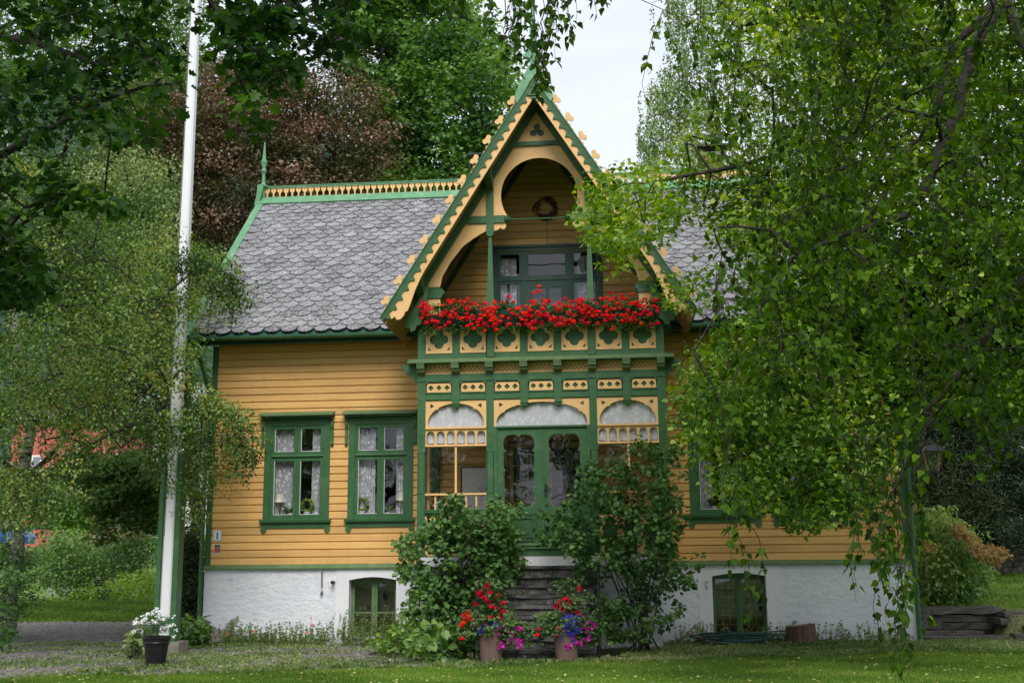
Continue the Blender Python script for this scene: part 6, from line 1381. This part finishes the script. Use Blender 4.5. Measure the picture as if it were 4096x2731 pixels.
# ------------------------------------------------------------------ planted pots
def lathe_thing(prof, c, name, m, parent, n=24): return MB().lathe(prof, c, n).build(name, m, parent, smooth=False)
def flowers(C, r, size, m, lm, t, seed, name, shape='heart'):
    g = np.random.default_rng(seed); C = np.asarray(C); v, tt, _ = spray(C, m, r, size, shape, seed, flat=.9, droop=0, up=.1, tv=.25); v = v; return npmesh(name, [v], LM[lm], t, [tt])
for k, (px, lab) in enumerate(((-.66, 'tall brown pot with red, blue and many magenta flowers left of the steps'), (.56, 'tall brown pot with a big blue lobelia cushion in front of the steps'))):
    y = -4.62; zb = G0-.02; t = empty('flower_pot', lab, 'plant pot', (px, y, zb), 'brown pots at the foot of the steps'); g = np.random.default_rng(110+k)
    b = MB(); b.lathe([(.165, 0), (.18, .15), (.205, .42), (.215, .50), (.225, .53), (.225, .56), (.20, .56), (.195, .50)], (px, y, zb), 28)
    b.build('pot', M['pot'], t, smooth=False)
    zc = zb+.62
    n = 120; C = np.stack([px+g.normal(.03, .19, n), y+g.normal(-.05, .14, n), zc+g.normal(0, .10, n)], 1); C = C[(C[:, 2] > zb+.42) | (np.abs(C[:, 0]-px) > .22)]
    side = np.stack([px+(.42 if k == 0 else .36)+g.normal(0, .13, 60), y+g.normal(-.05, .1, 60), zb+g.uniform(.3, .7, 60)], 1); sl2 = np.stack([px-.34+g.normal(0, .10, 50), y+g.normal(0, .1, 50), zb+g.uniform(.42, .78, 50)], 1)
    trunk = np.stack([px+.06+g.normal(0, .11, 80), y+g.normal(.05, .08, 80), zb+g.uniform(.75, 1.32, 80)], 1)
    Cf = np.concatenate([C, side, sl2]); v, tt, _ = spray(Cf, 9, .07, .045, 'lobed', 112+k, tonebase=tones(Cf, 4, .3, .15, .55)); v2, t2, _ = spray(trunk, 7, .08, .065, 'oval', 113+k, tonebase=tones(trunk, 4, .3, .12, .45))
    npmesh('foliage', [v, v2], LM['geranium'], t, [tt, t2])
    b = MB(); b.tube([(px+.05, y+.05, zb+.5), (px+.04, y+.05, zb+1.35)], .006, 5); b.build('cane', M['wood'], t)
    if k == 0:
        red = [(-.42, .78), (-.40, .72), (-.36, .83), (-.33, .76), (-.30, .70), (-.46, .62), (-.12, .72), (.02, .74), (-.44, .42), (-.38, .80), (-.42, .66)]; dr = [(-.16, 1.12), (-.10, 1.05), (-.19, 1.10), (-.05, 1.0), (.0, 1.15), (.04, .92), (.08, .90), (.12, 1.05), (.20, .96), (-.05, 1.22), (.22, .8), (.17, .78), (-.22, .95)]
        mg = [(g.uniform(.12, .55), g.uniform(.26, .62)) for _ in range(34)]+[(-.25, .6), (-.08, .63)]; bl = [(g.uniform(-.24, -.02), g.uniform(.50, .60)) for _ in range(22)]+[(g.uniform(.02, .14), g.uniform(.58, .66)) for _ in range(10)]
    else:
        red = [(-.42, .56), (-.12, .57), (-.46, .47), (-.08, .55), (-.15, .45)]; dr = [(.22, 1.2), (-.08, .97), (-.14, .90), (-.02, .86), (.03, 1.02), (.06, .98), (.04, .93), (.08, .80), (.22, .80), (.02, .90), (-.05, .84)]
        mg = [(g.uniform(.20, .48), g.uniform(.30, .66)) for _ in range(18)]+[(g.uniform(-.02, .2), g.uniform(.25, .42)) for _ in range(7)]; bl = [(.07+g.normal(0, .07), .60+g.normal(0, .085)) for _ in range(120)]
    def cc(l, yo): return np.array([[px+a, y-yo-.02*g.uniform(0, 1), zb+c] for a, c in l])
    v, tt = umbels(cc(red, .17), np.full(len(red), .034), 5, 14, .036); npmesh('red_geraniums', [v], LM['redflower'], t, [tt])
    flowers(cc(dr, .1), .025, .060, 6, 'darkred', t, 6, 'trumpet_flowers'); flowers(cc(mg, .18), .014, .038, 7, 'magenta', t, 7, 'magenta_flowers'); flowers(cc(bl, .20), .03, .028, 8, 'blue', t, 8, 'blue_lobelia', 'kite')
# black pot of white daisies by the flagpole
p0 = at(357, 1528, -4.9); bx, by, bz = float(p0[0]), -4.9, G0; t = empty('flower_pot', 'glossy black plastic pot of white daisies beside the flagpole', 'plant pot', (bx, by, bz)); g = np.random.default_rng(120)
MB().lathe([(.155, 0), (.165, .08), (.19, .30), (.215, .35), (.22, .355), (.215, .37), (.225, .42), (.235, .43), (.235, .45), (.21, .45), (.20, .40)], (bx, by, bz), 28).build('pot', M['potblack'], t)
C = np.stack([bx+g.normal(0, .17, 260), by+g.normal(0, .12, 260), bz+.50+np.abs(g.normal(0, .12, 260))], 1); v, tt, _ = spray(C, 9, .05, .035, 'blade', 121, tonebase=tones(C, 2, .3, .1, .3), up=.2, droop=-.5); npmesh('foliage', [v], LM['geranium'], t, [tt])
C = np.stack([bx+g.uniform(-.32, .34, 46), by-.1+g.normal(0, .08, 46), bz+.62+g.uniform(0, .30, 46)], 1); C[:, 2] -= np.abs(C[:, 0]-bx)*.45; C = np.concatenate([C, [[bx+.36, by-.1, bz+.55], [bx-.33, by-.12, bz+.7], [bx-.31, by-.12, bz+.74], [bx+.33, by-.1, bz+.45]]])
flowers(C, .014, .036, 9, 'whiteflower', t, 122, 'daisies', 'oval')
# ------------------------------------------------------------------ flagpole
fx, fy = -7.12, -2.6; p0 = at(380, 1500, fy); fx = float(p0[0]); t = empty('flagpole', 'tall white wooden flagpole held between two green posts', 'flagpole', (fx, fy, G0))
b = MB(); H0 = 20
def sq(b, x, y, z0, z1, r0, r1, ch=.3):
    vs = []
    for z, r in ((z0, r0), (z1, r1)):
        c = r*ch
        vs += [(x-r+c, y-r, z), (x+r-c, y-r, z), (x+r, y-r+c, z), (x+r, y+r-c, z), (x+r-c, y+r, z), (x-r+c, y+r, z), (x-r, y+r-c, z), (x-r, y-r+c, z)]
    b.add(vs, [tuple(range(8))[::-1], tuple(range(8, 16))]+[(i, (i+1) % 8, 8+(i+1) % 8, 8+i) for i in range(8)])
sq(b, fx-.01, fy, .42, H0, .112, .075, .35); b.build('pole', M['white'], t)
b = MB(); b.box(fx-.205, fx-.125, fy-.13, fy+.13, .0, 3.75); b.box(fx+.105, fx+.205, fy-.13, fy+.13, .28, 3.75); b.build('side_post', M['green'], t)
b = MB(); b.box(fx-.124, fx+.104, fy-.11, fy-.06, .70, .86) if 0 else b.box(fx-.124, fx+.104, fy-.145, fy-.115, .62, .75); b.build('crosspiece', M['green'], t)
b = MB(); rough(b, fx-.05, fx+.36, fy-.25, fy+.2, .0, .30, .02, 5); b.build('footing', M['concrete'], t)
b = MB(); b.tube([(fx-.085, fy-.117, 2.2), (fx-.06, fy-.10, H0-.5)], .006, 4); b.build('halyard', M['iron'], t)
# ------------------------------------------------------------------ small things by the house
t = tag(MB().box(-7.0, -6.83, -.052, -.0405, 2.165, 2.385).build('house_number', M['enamel'], None), 'white enamel plate with the number 1 at the left corner of the house', 'sign')
ORG[t.name] = Vector((0, 0, 0))
cx, z0 = -6.915, 2.275
MB().fret([(-6.995, 2.17), (-6.835, 2.17), (-6.835, 2.38), (-6.995, 2.38)], [[(-6.99, 2.19), (-6.975, 2.176), (-6.855, 2.176), (-6.84, 2.19), (-6.84, 2.36), (-6.855, 2.374), (-6.975, 2.374), (-6.99, 2.36)]], -.0545, -.0522).build('border', mat('grey_blue_line', (.25, .33, .42)), t)
MB().fret([(cx-.022, z0-.075), (cx+.026, z0-.075), (cx+.026, z0-.065), (cx+.014, z0-.058), (cx+.014, z0+.075), (cx+.008, z0+.075), (cx-.005, z0+.052), (cx-.030, z0+.040), (cx-.030, z0+.033), (cx-.012, z0+.035), (cx-.012, z0-.058), (cx-.022, z0-.065)], [], -.0545, -.0522).build('numeral', M['navy'], t)
def textobj(s, x, z, h, y, m, parent):
    cu = bpy.data.curves.new('t', 'FONT'); cu.body = s; cu.size = h; cu.align_x = 'CENTER'; cu.extrude = .0006
    ob = bpy.data.objects.new('t', cu); col.objects.link(ob); dg = bpy.context.evaluated_depsgraph_get(); me = bpy.data.meshes.new_from_object(ob.evaluated_get(dg))
    bpy.data.objects.remove(ob); me.transform(Matrix.Translation((x, y, z)) @ Matrix.Rotation(math.pi/2, 4, 'X')); me.name = 'lettering'
    return link('lettering', me, m, parent)
def sticker(x, z0, z1, w, y, label):
    s = tag(MB().box(x-w/2, x+w/2, y, y+.003, z0, z1).build('alarm_sign', M['metal'], None), label, 'sign'); h = z1-z0
    MB().box(x-w*.43, x+w*.43, y-.002, y-.0004, z1-h*.30, z1-h*.05).build('upper_field', M['navy'], s)
    MB().box(x-w*.43, x+w*.43, y-.002, y-.0004, z0+h*.10, z1-h*.34).build('lower_field', M['red'], s)
    textobj('SECTOR', x, z1-h*.16, h*.115, y-.0035, M['enamel'], s); textobj('ALARM', x, z1-h*.27, h*.09, y-.0035, M['red'], s)
    b = MB()
    for k, ww in ((.46, .34), (.55, .24), (.84, .22)): b.box(x-w*ww, x+w*ww, y-.0035, y-.0022, z1-h*(k+.03), z1-h*k)
    for k in (-1, 0, 1): b.box(x+k*w*.26-.007, x+k*w*.26+.007, y-.0035, y-.0022, z1-h*.72, z1-h*.66)
    b.build('small_print', mat('pale_pink_print', (.6, .35, .38)), s)
sticker(-6.905, 1.905, 2.095, .135, -.046, 'small red and blue alarm notice under the house number plate')
sticker(3.98, 1.14, 1.245, .07, .098, 'small red alarm sticker inside the right basement window')
# wall tap and vent pipe
t = tag(MB().tube([(-4.42, -.02, 1.30), (-4.42, -.16, 1.30)], .03, 10).tube([(-4.42, -.15, 1.30), (-4.42, -.168, 1.30)], .036, 10).build('vent_pipe', M['iron'], None), 'short dark vent pipe sticking out left of the basement window', 'pipe')
b = MB(); b.tube([(-4.66, -.04, 1.60), (-4.66, -.08, 1.56), (-4.66, -.06, 1.2)], .014, 6); b.tube([(-4.66, -.04, 1.12), (-4.66, -.09, 1.06)], .025, 6); tag(b.build('wall_fitting', M['wood'], None), 'rusty hanging cable end on the white wall below the clapboards', 'fitting')
b = MB(); b.tube([(3.16, -.02, 1.22), (3.16, -.08, 1.22), (3.16, -.1, 1.16)], .014, 6); b.box(3.13, 3.19, -.045, -.022, 1.12, 1.28); b.tube([(3.13, -.06, 1.26), (3.19, -.06, 1.26)], .008, 5); tag(b.build('water_tap', M['metal'], None), 'old metal tap left of the right basement window', 'tap')
# garden hose heap
b = MB(); g2 = random.Random(8)
for k in range(9):
    cx = 3.75+g2.uniform(-.35, .35); rx = g2.uniform(.45, .85); ry = g2.uniform(.14, .24); z = .12+k*.022; ph = g2.uniform(0, 6)
    b.tube([(cx+rx*math.cos(a), -.55+ry*math.sin(a)+.02*math.sin(3*a+ph), z+.02*math.sin(2*a+ph)) for a in [2*math.pi*j/26 for j in range(27)]], .013, 6)
tag(b.build('garden_hose', M['hose'], None), 'untidy heap of dark green garden hose under the right basement window', 'hose')
b = MB(); b.bar((2.55, -.75, .12), (2.85, -.55, .42), .035, .025); b.bar((2.7, -.8, .30), (3.25, -.6, .14), .03, .02); tag(b.build('wooden_stakes', M['wood'], None), 'two pale wooden stakes lying at the left end of the hose heap', 'stakes')
# stump
t = empty('tree_stump', 'cut section of brown tree stump standing against the white wall', 'stump', (4.86, -.62, G0)); b = MB(); g2 = random.Random(2)
prof = [1+.16*math.sin(3*a*.45)+g2.uniform(-.14, .16) for a in range(14)]
vs = []; hs = [0, .12, .25, .38]
for z in hs: vs += [(4.86+(.30, .255, .24, .235)[hs.index(z)]*prof[j]*math.cos(2*math.pi*j/14)*1.05, -.62+.2*prof[j]*math.sin(2*math.pi*j/14), G0-.02+z+(.03*math.cos(2*math.pi*j/14) if z == .38 else 0)) for j in range(14)]
b.add(vs, [(i*14+j, i*14+(j+1) % 14, (i+1)*14+(j+1) % 14, (i+1)*14+j) for i in range(3) for j in range(14)]); b.build('bark', mat('stump_bark', (.06, .035, .022), (.16, .10, .065), 8, .9, 1, 20, stretch=(2, 2, .4)), t)
b = MB(); b.add(vs[-14:], [tuple(range(14))]); b.build('cut_face', mat('cut_wood', (.16, .10, .06), (.26, .18, .12), 10, .85), t)
# stacked slabs at the right
t = empty('slab_steps', 'low dark retaining wall and steps of stacked stone slabs right of the house', 'stone wall', (8.2, 1.2, G0)); rr = random.Random(12)
def slab(x0, x1, y0, y1, z0, z1):
    b = MB(); rough(b, x0, x1, y0, y1, z0, z1, .022, 6); b.build('slab', M['slab'], t)
slab(7.35, 9.3, 1.45, 2.2, G0, .22); slab(7.3, 8.0, 1.3, 2.2, .24, .42); slab(8.05, 9.4, 1.42, 2.3, .23, .36); slab(7.3, 7.85, 1.35, 2.2, .44, .64); slab(7.9, 9.2, 1.5, 2.3, .38, .52); slab(7.75, 9.35, 1.45, 2.3, .54, .66)
slab(9.0, 10.3, .75, 1.9, .36, .47); slab(9.35, 10.8, .35, 1.5, .22, .34); slab(9.1, 11.0, .2, 1.3, .06, .2); slab(9.15, 10.1, .9, 2.0, .49, .58); slab(7.3, 9.0, .35, 1.2, .04, .14); slab(7.35, 8.7, .9, 1.4, .14, .22)
t = empty('dry_stone_wall', 'grey dry stone wall at the right edge behind the raised lawn', 'stone wall', (11.6, 8.4, 1)); rr = random.Random(5)
for r in range(6):
    x = 9.6+rr.uniform(0, .3)
    while x < 15.5:
        w2 = rr.uniform(.35, .8); b = MB(); rough(b, x, x+w2-.02, 8.0, 8.8, .95+r*.16, .95+r*.16+.15, .018, 4); b.build('stone', M['stone'], t); x += w2
# lantern on the right corner
t = empty('wall_lantern', 'black iron lantern on a scrolled bracket at the right corner of the house', 'lantern', (7.1, .3, 3.2)); lx, ly, lz = 7.70, -.1, 3.36
b = MB(); b.tube([(7.05, .0, 3.10), (7.3, -.03, 3.12), (lx, ly, 3.18)], .014, 6); b.tube([(7.05, 0, 2.75), (7.25, -.03, 2.82), (7.45, -.05, 2.98), (7.55, -.07, 3.14)], .011, 6)
b.tube([(7.3+.09*math.cos(a), -.04, 3.0+.09*math.sin(a)) for a in [k*.5 for k in range(12)]], .008, 5); b.tube([(lx, ly, 3.16), (lx, ly, lz)], .018, 6); b.build('bracket', M['iron'], t)
b = MB()
for sx in (-1, 1):
    for sy in (-1, 1): b.bar((lx+sx*.10, ly+sy*.10, lz), (lx+sx*.17, ly+sy*.17, lz+.40), .014, .014, up=(1, 0, .01))
b.box(lx-.115, lx+.115, ly-.115, ly+.115, lz-.02, lz+.01)
b.add([(lx-.22, ly-.22, lz+.40), (lx+.22, ly-.22, lz+.40), (lx+.22, ly+.22, lz+.40), (lx-.22, ly+.22, lz+.40), (lx-.09, ly-.09, lz+.52), (lx+.09, ly-.09, lz+.52), (lx+.09, ly+.09, lz+.52), (lx-.09, ly+.09, lz+.52)], [(3, 2, 1, 0), (4, 5, 6, 7), (0, 1, 5, 4), (1, 2, 6, 5), (2, 3, 7, 6), (3, 0, 4, 7)]); b.lathe([(.04, .52), (.03, .58), (.0, .62)], (lx, ly, lz), 8); b.build('lantern_frame', M['iron'], t)
b = MB(); b.add([(lx-.1, ly-.1, lz+.01), (lx+.1, ly-.1, lz+.01), (lx+.1, ly+.1, lz+.01), (lx-.1, ly+.1, lz+.01), (lx-.165, ly-.165, lz+.39), (lx+.165, ly-.165, lz+.39), (lx+.165, ly+.165, lz+.39), (lx-.165, ly+.165, lz+.39)], [(0, 1, 5, 4), (1, 2, 6, 5), (2, 3, 7, 6), (3, 0, 4, 7)]); b.build('glass_panes', M['glass'], t)
# wreath of twigs in the gable
b = MB(); g2 = random.Random(6)
for k in range(70):
    a0 = g2.uniform(0, 6.28); r = .205+g2.uniform(-.065, .055); ln = g2.uniform(.5, 1.6); dy = g2.uniform(-.05, .03); dr = g2.uniform(-.05, .05)
    b.tube([(.064+(r+dr*j/6)*math.cos(a0+ln*j/6), -.11+dy, 9.10+(r+dr*j/6)*math.sin(a0+ln*j/6)) for j in range(7)], .006, 4)
b.tube([(.08, -.05, 8.95), (.09, -.05, 8.3)], .004, 4); tag(b.build('twig_wreath', M['bark'], None), 'brown twig wreath hanging on the clapboards inside the gable arch', 'wreath')
# things on the window sills
def lamp(x, y, z, lab):
    t = empty('table_lamp', lab, 'lamp', (x, y, z), 'small lamps in the left windows')
    b = MB(); n = 40; vs = []
    for r, zz in ((.105, .33), (.072, .50)): vs += [(x+r*(1+.04*(j % 2))*math.cos(2*math.pi*j/n), y+r*(1+.04*(j % 2))*math.sin(2*math.pi*j/n), z+zz) for j in range(n)]
    b.add(vs, [(j, (j+1) % n, n+(j+1) % n, n+j) for j in range(n)]); b.build('lamp_shade', M['shade'], t); MB().lathe([(.055, 0), (.05, .015), (.012, .03), (.02, .08), (.01, .14), (.025, .22), (.008, .28), (.008, .36)], (x, y, z), 10).build('lamp_foot', M['brass'], t)
lamp(-5.64, .09, 2.62, 'cream pleated lamp in the left half of the leftmost window'); lamp(-3.06, .09, 2.62, 'cream pleated lamp in the right half of the second window')
def potted(x, y, z, lab, kind, seed, r=.07, pm='ceramic'):
    t = empty('potted_plant', lab, 'potted plant', (x, y, z), 'plants on the window sills'); MB().lathe([(r*.75, 0), (r, .11), (r*1.08, .11), (r*1.08, .125), (r*.9, .125)], (x, y, z), 16).build('pot', M[pm], t); g = np.random.default_rng(seed)
    if kind == 'ring':
        a = g.uniform(0, 6.28, 60); C = np.stack([x+.11*np.cos(a), y+g.normal(0, .015, 60), z+.26+.12*np.sin(a)], 1); v, tt, _ = spray(C, 9, .035, .035, 'heart', seed, tonebase=np.full(60, .62)); npmesh('foliage', [v], LM['yellowgreen'], t, [tt])
    elif kind == 'strap':
        n = 7; D = g.normal(0, 1, (n, 3))*[1, .3, .3]; D[:, 2] = .8; V, F = leafdata(np.tile([x, y, z+.11], (n, 1)), D, np.tile([0, -.3, 1.], (n, 1)), g.uniform(.15, .26, n), 'oval', .2, .5); npmesh('foliage', [(V, F)], LM['geranium'], t, [g.uniform(0, .6, len(F))])
    else:
        C = np.stack([x+g.normal(0, .04, 20), y+g.normal(0, .03, 20), z+.16+g.uniform(0, .12, 20)], 1); v, tt, _ = spray(C, 6, .05, .05, 'heart', seed); npmesh('foliage', [v], LM['geranium'], t, [tt])
potted(-5.05, .08, 2.62, 'ring-trained plant in a white pot in the leftmost window', 'ring', 1); potted(-5.40, .08, 2.60, 'small orchid without flowers in a white pot in the leftmost window', 'strap', 2, .055)
potted(-3.88, .08, 2.62, 'ring-trained plant in a white pot in the second window from the left', 'ring', 3); potted(-3.33, .08, 2.60, 'small strap-leaved orchid in a white pot in the second window', 'strap', 4, .055)
potted(3.38, .08, 2.62, 'bushy plant in a white pot in the window right of the porch', 'bush', 5, .075); potted(3.90, .08, 2.62, 'plant in a cream pot in the window right of the porch', 'bush', 6, .09, 'shade'); potted(5.22, .08, 2.62, 'plant in a reddish pot in the far right window', 'bush', 7, .06, 'pot')
# framed drawing and white ornament in the porch
t = tag(MB().box(-1.78, -.83, -.075, -.042, 2.35, 3.62).build('framed_picture', mat('dark_frame_wood', (.05, .025, .015)), None), 'large framed pale pencil drawing leaning inside the porch left of the door', 'picture')
m_ = mat('pencil_drawing', (.76, .76, .76), (.82, .82, .82), 3, .6); MB().box(-1.75, -.86, -.079, -.0755, 2.38, 3.59).build('drawing', m_, t)
b = MB(); g2 = random.Random(9)
for k in range(60):
    x, z = -1.30+g2.gauss(0, .12), 3.12+g2.gauss(0, .13); a = g2.uniform(0, 3.1); l = g2.uniform(.03, .11); b.tube([(x, -.0795, z), (x+l*.5*math.cos(a), -.0795, z+l*.5*math.sin(a)+.02), (x+l*math.cos(a+.3), -.0795, z+l*math.sin(a+.3))], .003, 3)
b.build('pencil_strokes', mat('grey_pencil', (.26, .26, .27)), t)
b = MB(); b.lathe([(.02, 0), (.10, .02), (.14, .08), (.10, .14), (.03, .17)], (-2.0, -1.45, 2.67), 12); tag(b.build('white_ornament', M['ceramic'], None), 'white rounded ornament on the sill inside the left porch window', 'ornament')
# ------------------------------------------------------------------ left background
p = at(236, 1385, 22); cx, cyy = float(p[0]), 22.0; cz = float(hgt(np.array([cx]), np.array([cyy]))[0]); t = empty('folding_chair', 'dark wooden folding garden chair on the grass at the left', 'chair', (cx, cyy, cz))
b = MB()
for k in range(5): b.box(cx-.2, cx+.24, cyy-.2+k*.09, cyy-.13+k*.09, cz+.44, cz+.46)
b.build('seat', M['bark'], t)
b = MB(); 
for z in (.66, .76, .85): b.box(cx-.30-(z-.45)*.15, cx-.27-(z-.45)*.15, cyy-.2, cyy+.22, cz+z, cz+z+.07) if 0 else b.bar((cx-.30, cyy-.22, cz+z), (cx-.12, cyy+.20, cz+z), .02, .06, up=(0, 0, 1))
b.build('backrest', M['bark'], t)
for y0 in (-.2, .2):
    b = MB(); b.bar((cx-.30+(.18 if y0 > 0 else 0), cyy+y0, cz+.95), (cx-.1+(.1 if y0 > 0 else 0), cyy+y0, cz+.42), .03, .02); b.bar((cx-.12, cyy+y0, cz+.44), (cx+.25, cyy+y0, cz), .03, .02); b.bar((cx+.22, cyy+y0, cz+.44), (cx-.22, cyy+y0, cz), .03, .02); b.build('leg_frame', M['iron'], t)
# red house, white house
def box_house(name, lab, x0, x1, y0, y1, z0, z1, wall, roofm, rz, wins):
    t = empty(name, lab, 'house', ((x0+x1)/2, y0, z0)); MB().box(x0, x1, y0, y1, z0, z1).build('wall', M[wall], t)
    b = MB(); ym = (y0+y1)/2; b.add([(x0-.4, y0-.5, z1-.1), (x1+.4, y0-.5, z1-.1), (x1+.4, y1+.5, z1-.1), (x0-.4, y1+.5, z1-.1), (x0-.4, ym, rz), (x1+.4, ym, rz)], [(0, 1, 5, 4), (3, 4, 5, 2), (0, 4, 3), (1, 2, 5), (0, 3, 2, 1)]); b.build('roof', M[roofm], t)
    for wx, wz in wins:
        f = MB().box(wx-.8, wx+.8, y0-.06, y0-.002, wz, wz+1.7).build('window', M['white'], t); MB().box(wx-.66, wx-.06, y0-.08, y0-.062, wz+.14, wz+1.56).box(wx+.06, wx+.66, y0-.08, y0-.062, wz+.14, wz+1.56).build('pane', M['dglass'], f)
a, b2 = at(20, 1110, 70), at(245, 990, 70)
box_house('red_house', 'red painted house with white windows glimpsed through the left birch', float(a[0]), float(b2[0]), 70, 80, 3, float(b2[2])+1.2, 'redwall', 'metal', float(b2[2])+2.6, [(float(a[0])+2+4*i, 6.2) for i in range(4)]+[(float(a[0])+2+4*i, 9.4) for i in range(4)])
a, b2 = at(285, 1100, 85), at(445, 930, 85)
box_house('white_house', 'pale house behind the flagpole seen through birch leaves', float(a[0]), float(b2[0]), 85, 95, 3, float(b2[2]), 'white', 'metal', float(b2[2])+3, [(float(a[0])+3, 7)])
a, b2 = at(2140, 968, 60), at(2420, 945, 60)
box_house('orange_roof_house', 'white house with an orange tiled roof behind the pines on the right', float(a[0]), float(b2[0]), 60, 68, 3, float(a[2]), 'white', 'slate_red', float(b2[2])+1.6, [(float(a[0])+4, float(a[2])-3)])
# blue car
p = at(62, 1246, 50); X, Y, Z = float(p[0]), 50.0, float(hgt(np.array([p[0]]), np.array([50.]))[0]); sc_ = .62
t = empty('parked_car', 'blue car parked on the road at the far left behind the guard rail', 'car', (X-1.6, Y, Z))
pr = [(-4.1, .35), (-4.15, .75), (-3.9, .95), (-3.1, 1.02), (-2.5, 1.45), (-.7, 1.5), (-.05, 1.05), (.1, .8), (.1, .35)]
b = MB(); b.fret([(X+u, Z+v) for u, v in pr], [], Y-.85, Y+.85); b.build('body', M['bluecar'], t)
b = MB()
for q in ([(-2.95, 1.05), (-2.45, 1.38), (-1.7, 1.42), (-1.7, 1.05)], [(-1.6, 1.05), (-1.6, 1.42), (-.78, 1.42), (-.35, 1.08)]): b.fret([(X+u, Z+v) for u, v in q], [], Y-.87, Y-.851)
b.build('side_window', M['dglass'], t)
for u in (-3.3, -.75):
    w_o = MB(); n = 18; vs = [(X+u+.32*math.cos(2*math.pi*j/n), yy, Z+.32+.32*math.sin(2*math.pi*j/n)) for yy in (Y-.9, Y-.7) for j in range(n)]; w_o.add(vs, [tuple(range(n)), tuple(range(n, 2*n))[::-1]]+[(j, (j+1) % n, n+(j+1) % n, n+j) for j in range(n)]); w_o.build('wheel', M['iron'], t)
MB().box(X-.02, X+.08, Y-.87, Y-.5, Z+.75, Z+.92).build('tail_light', M['red'], t)
# guard rail and wire fence
x0, x1 = float(at(-60, 1230, 46)[0]), float(at(300, 1200, 46)[0]); t = empty('guard_rail', 'white roadside guard rail with posts at the far left', 'railing', ((x0+x1)/2, 46, 2.5))
zz = float(at(200, 1215, 46)[2]); b = MB(); b.xprof([(46, zz), (45.93, zz+.08), (46, zz+.15), (45.93, zz+.22), (46, zz+.3), (46.02, zz)], x0, x1); b.build('beam', M['metal'], t)
for k in range(7):
    x = x0+(x1-x0)*(k+.5)/7; MB().box(x-.06, x+.06, 46.03, 46.13, zz-.75, zz+.95).build('post', M['metal'], t)
MB().tube([(x0, 46.08, zz+.85), (x1, 46.08, zz+.98)], .04, 6).build('top_rail', M['metal'], t)
x0, x1 = float(at(115, 1290, 30)[0]), float(at(262, 1290, 30)[0]); z0 = .3; z1 = float(at(240, 1233, 30)[2]); t = empty('wire_fence', 'grey chain-link fence with steel posts among the shrubs at the left', 'fence', ((x0+x1)/2, 30, z0))
for k in range(4):
    x = x1-(x1-x0)*k/3; MB().tube([(x, 30, z0), (x, 30, z1)], .04, 6).build('post', M['metal'], t)
b = MB(); b.tube([(x0, 30, z1), (x1, 30, z1)], .025, 5); n = 34
for k in range(n):
    x = x0+(x1-x0)*k/n; d = min(z1-z0, x1-x); b.bar((x, 30, z0), (x+d, 30, z0+d), .012, .012); d = min(z1-z0, x-x0)
    if d > .1: b.bar((x, 30.01, z0), (x-d, 30.01, z0+d), .012, .012)
b.build('mesh', M['metal'], t)

# ------------------------------------------------------------------ street trees behind the viewpoint (they mirror in the panes)
for k, (x, y, h) in enumerate(((-17, -47, 13), (-8, -50, 15), (2, -46, 12.5), (11, -50, 14), (20, -46, 13))):
    g = np.random.default_rng(200+k); n = 700; d = unit(g.normal(size=(n, 3)))*g.uniform(.35, 1, n)[:, None]**.5
    C = np.array([x, y, h*.58])+d*np.array([4.2, 3.6, h*.42]); C = C[lump(C, 2.5, k) > -1.3]
    v, t_, _ = spray(C, 7, .7, .42, 'kite', 201+k, tonebase=tones(C, 3, 2, .15, .4))
    tree('street_tree', ['broad green tree across the street, far left behind the viewpoint', 'tall green tree across the street, second from the left', 'middle green tree across the street behind the viewpoint', 'tall green tree across the street, second from the right', 'broad green tree across the street, far right behind the viewpoint'][k], 'tree', (x, y, .05), [([(x, y, .05), (x+.1, y, h*.4), (x, y, h*.8)], .28, .08)], [v], [t_], 'green', group='trees across the street')
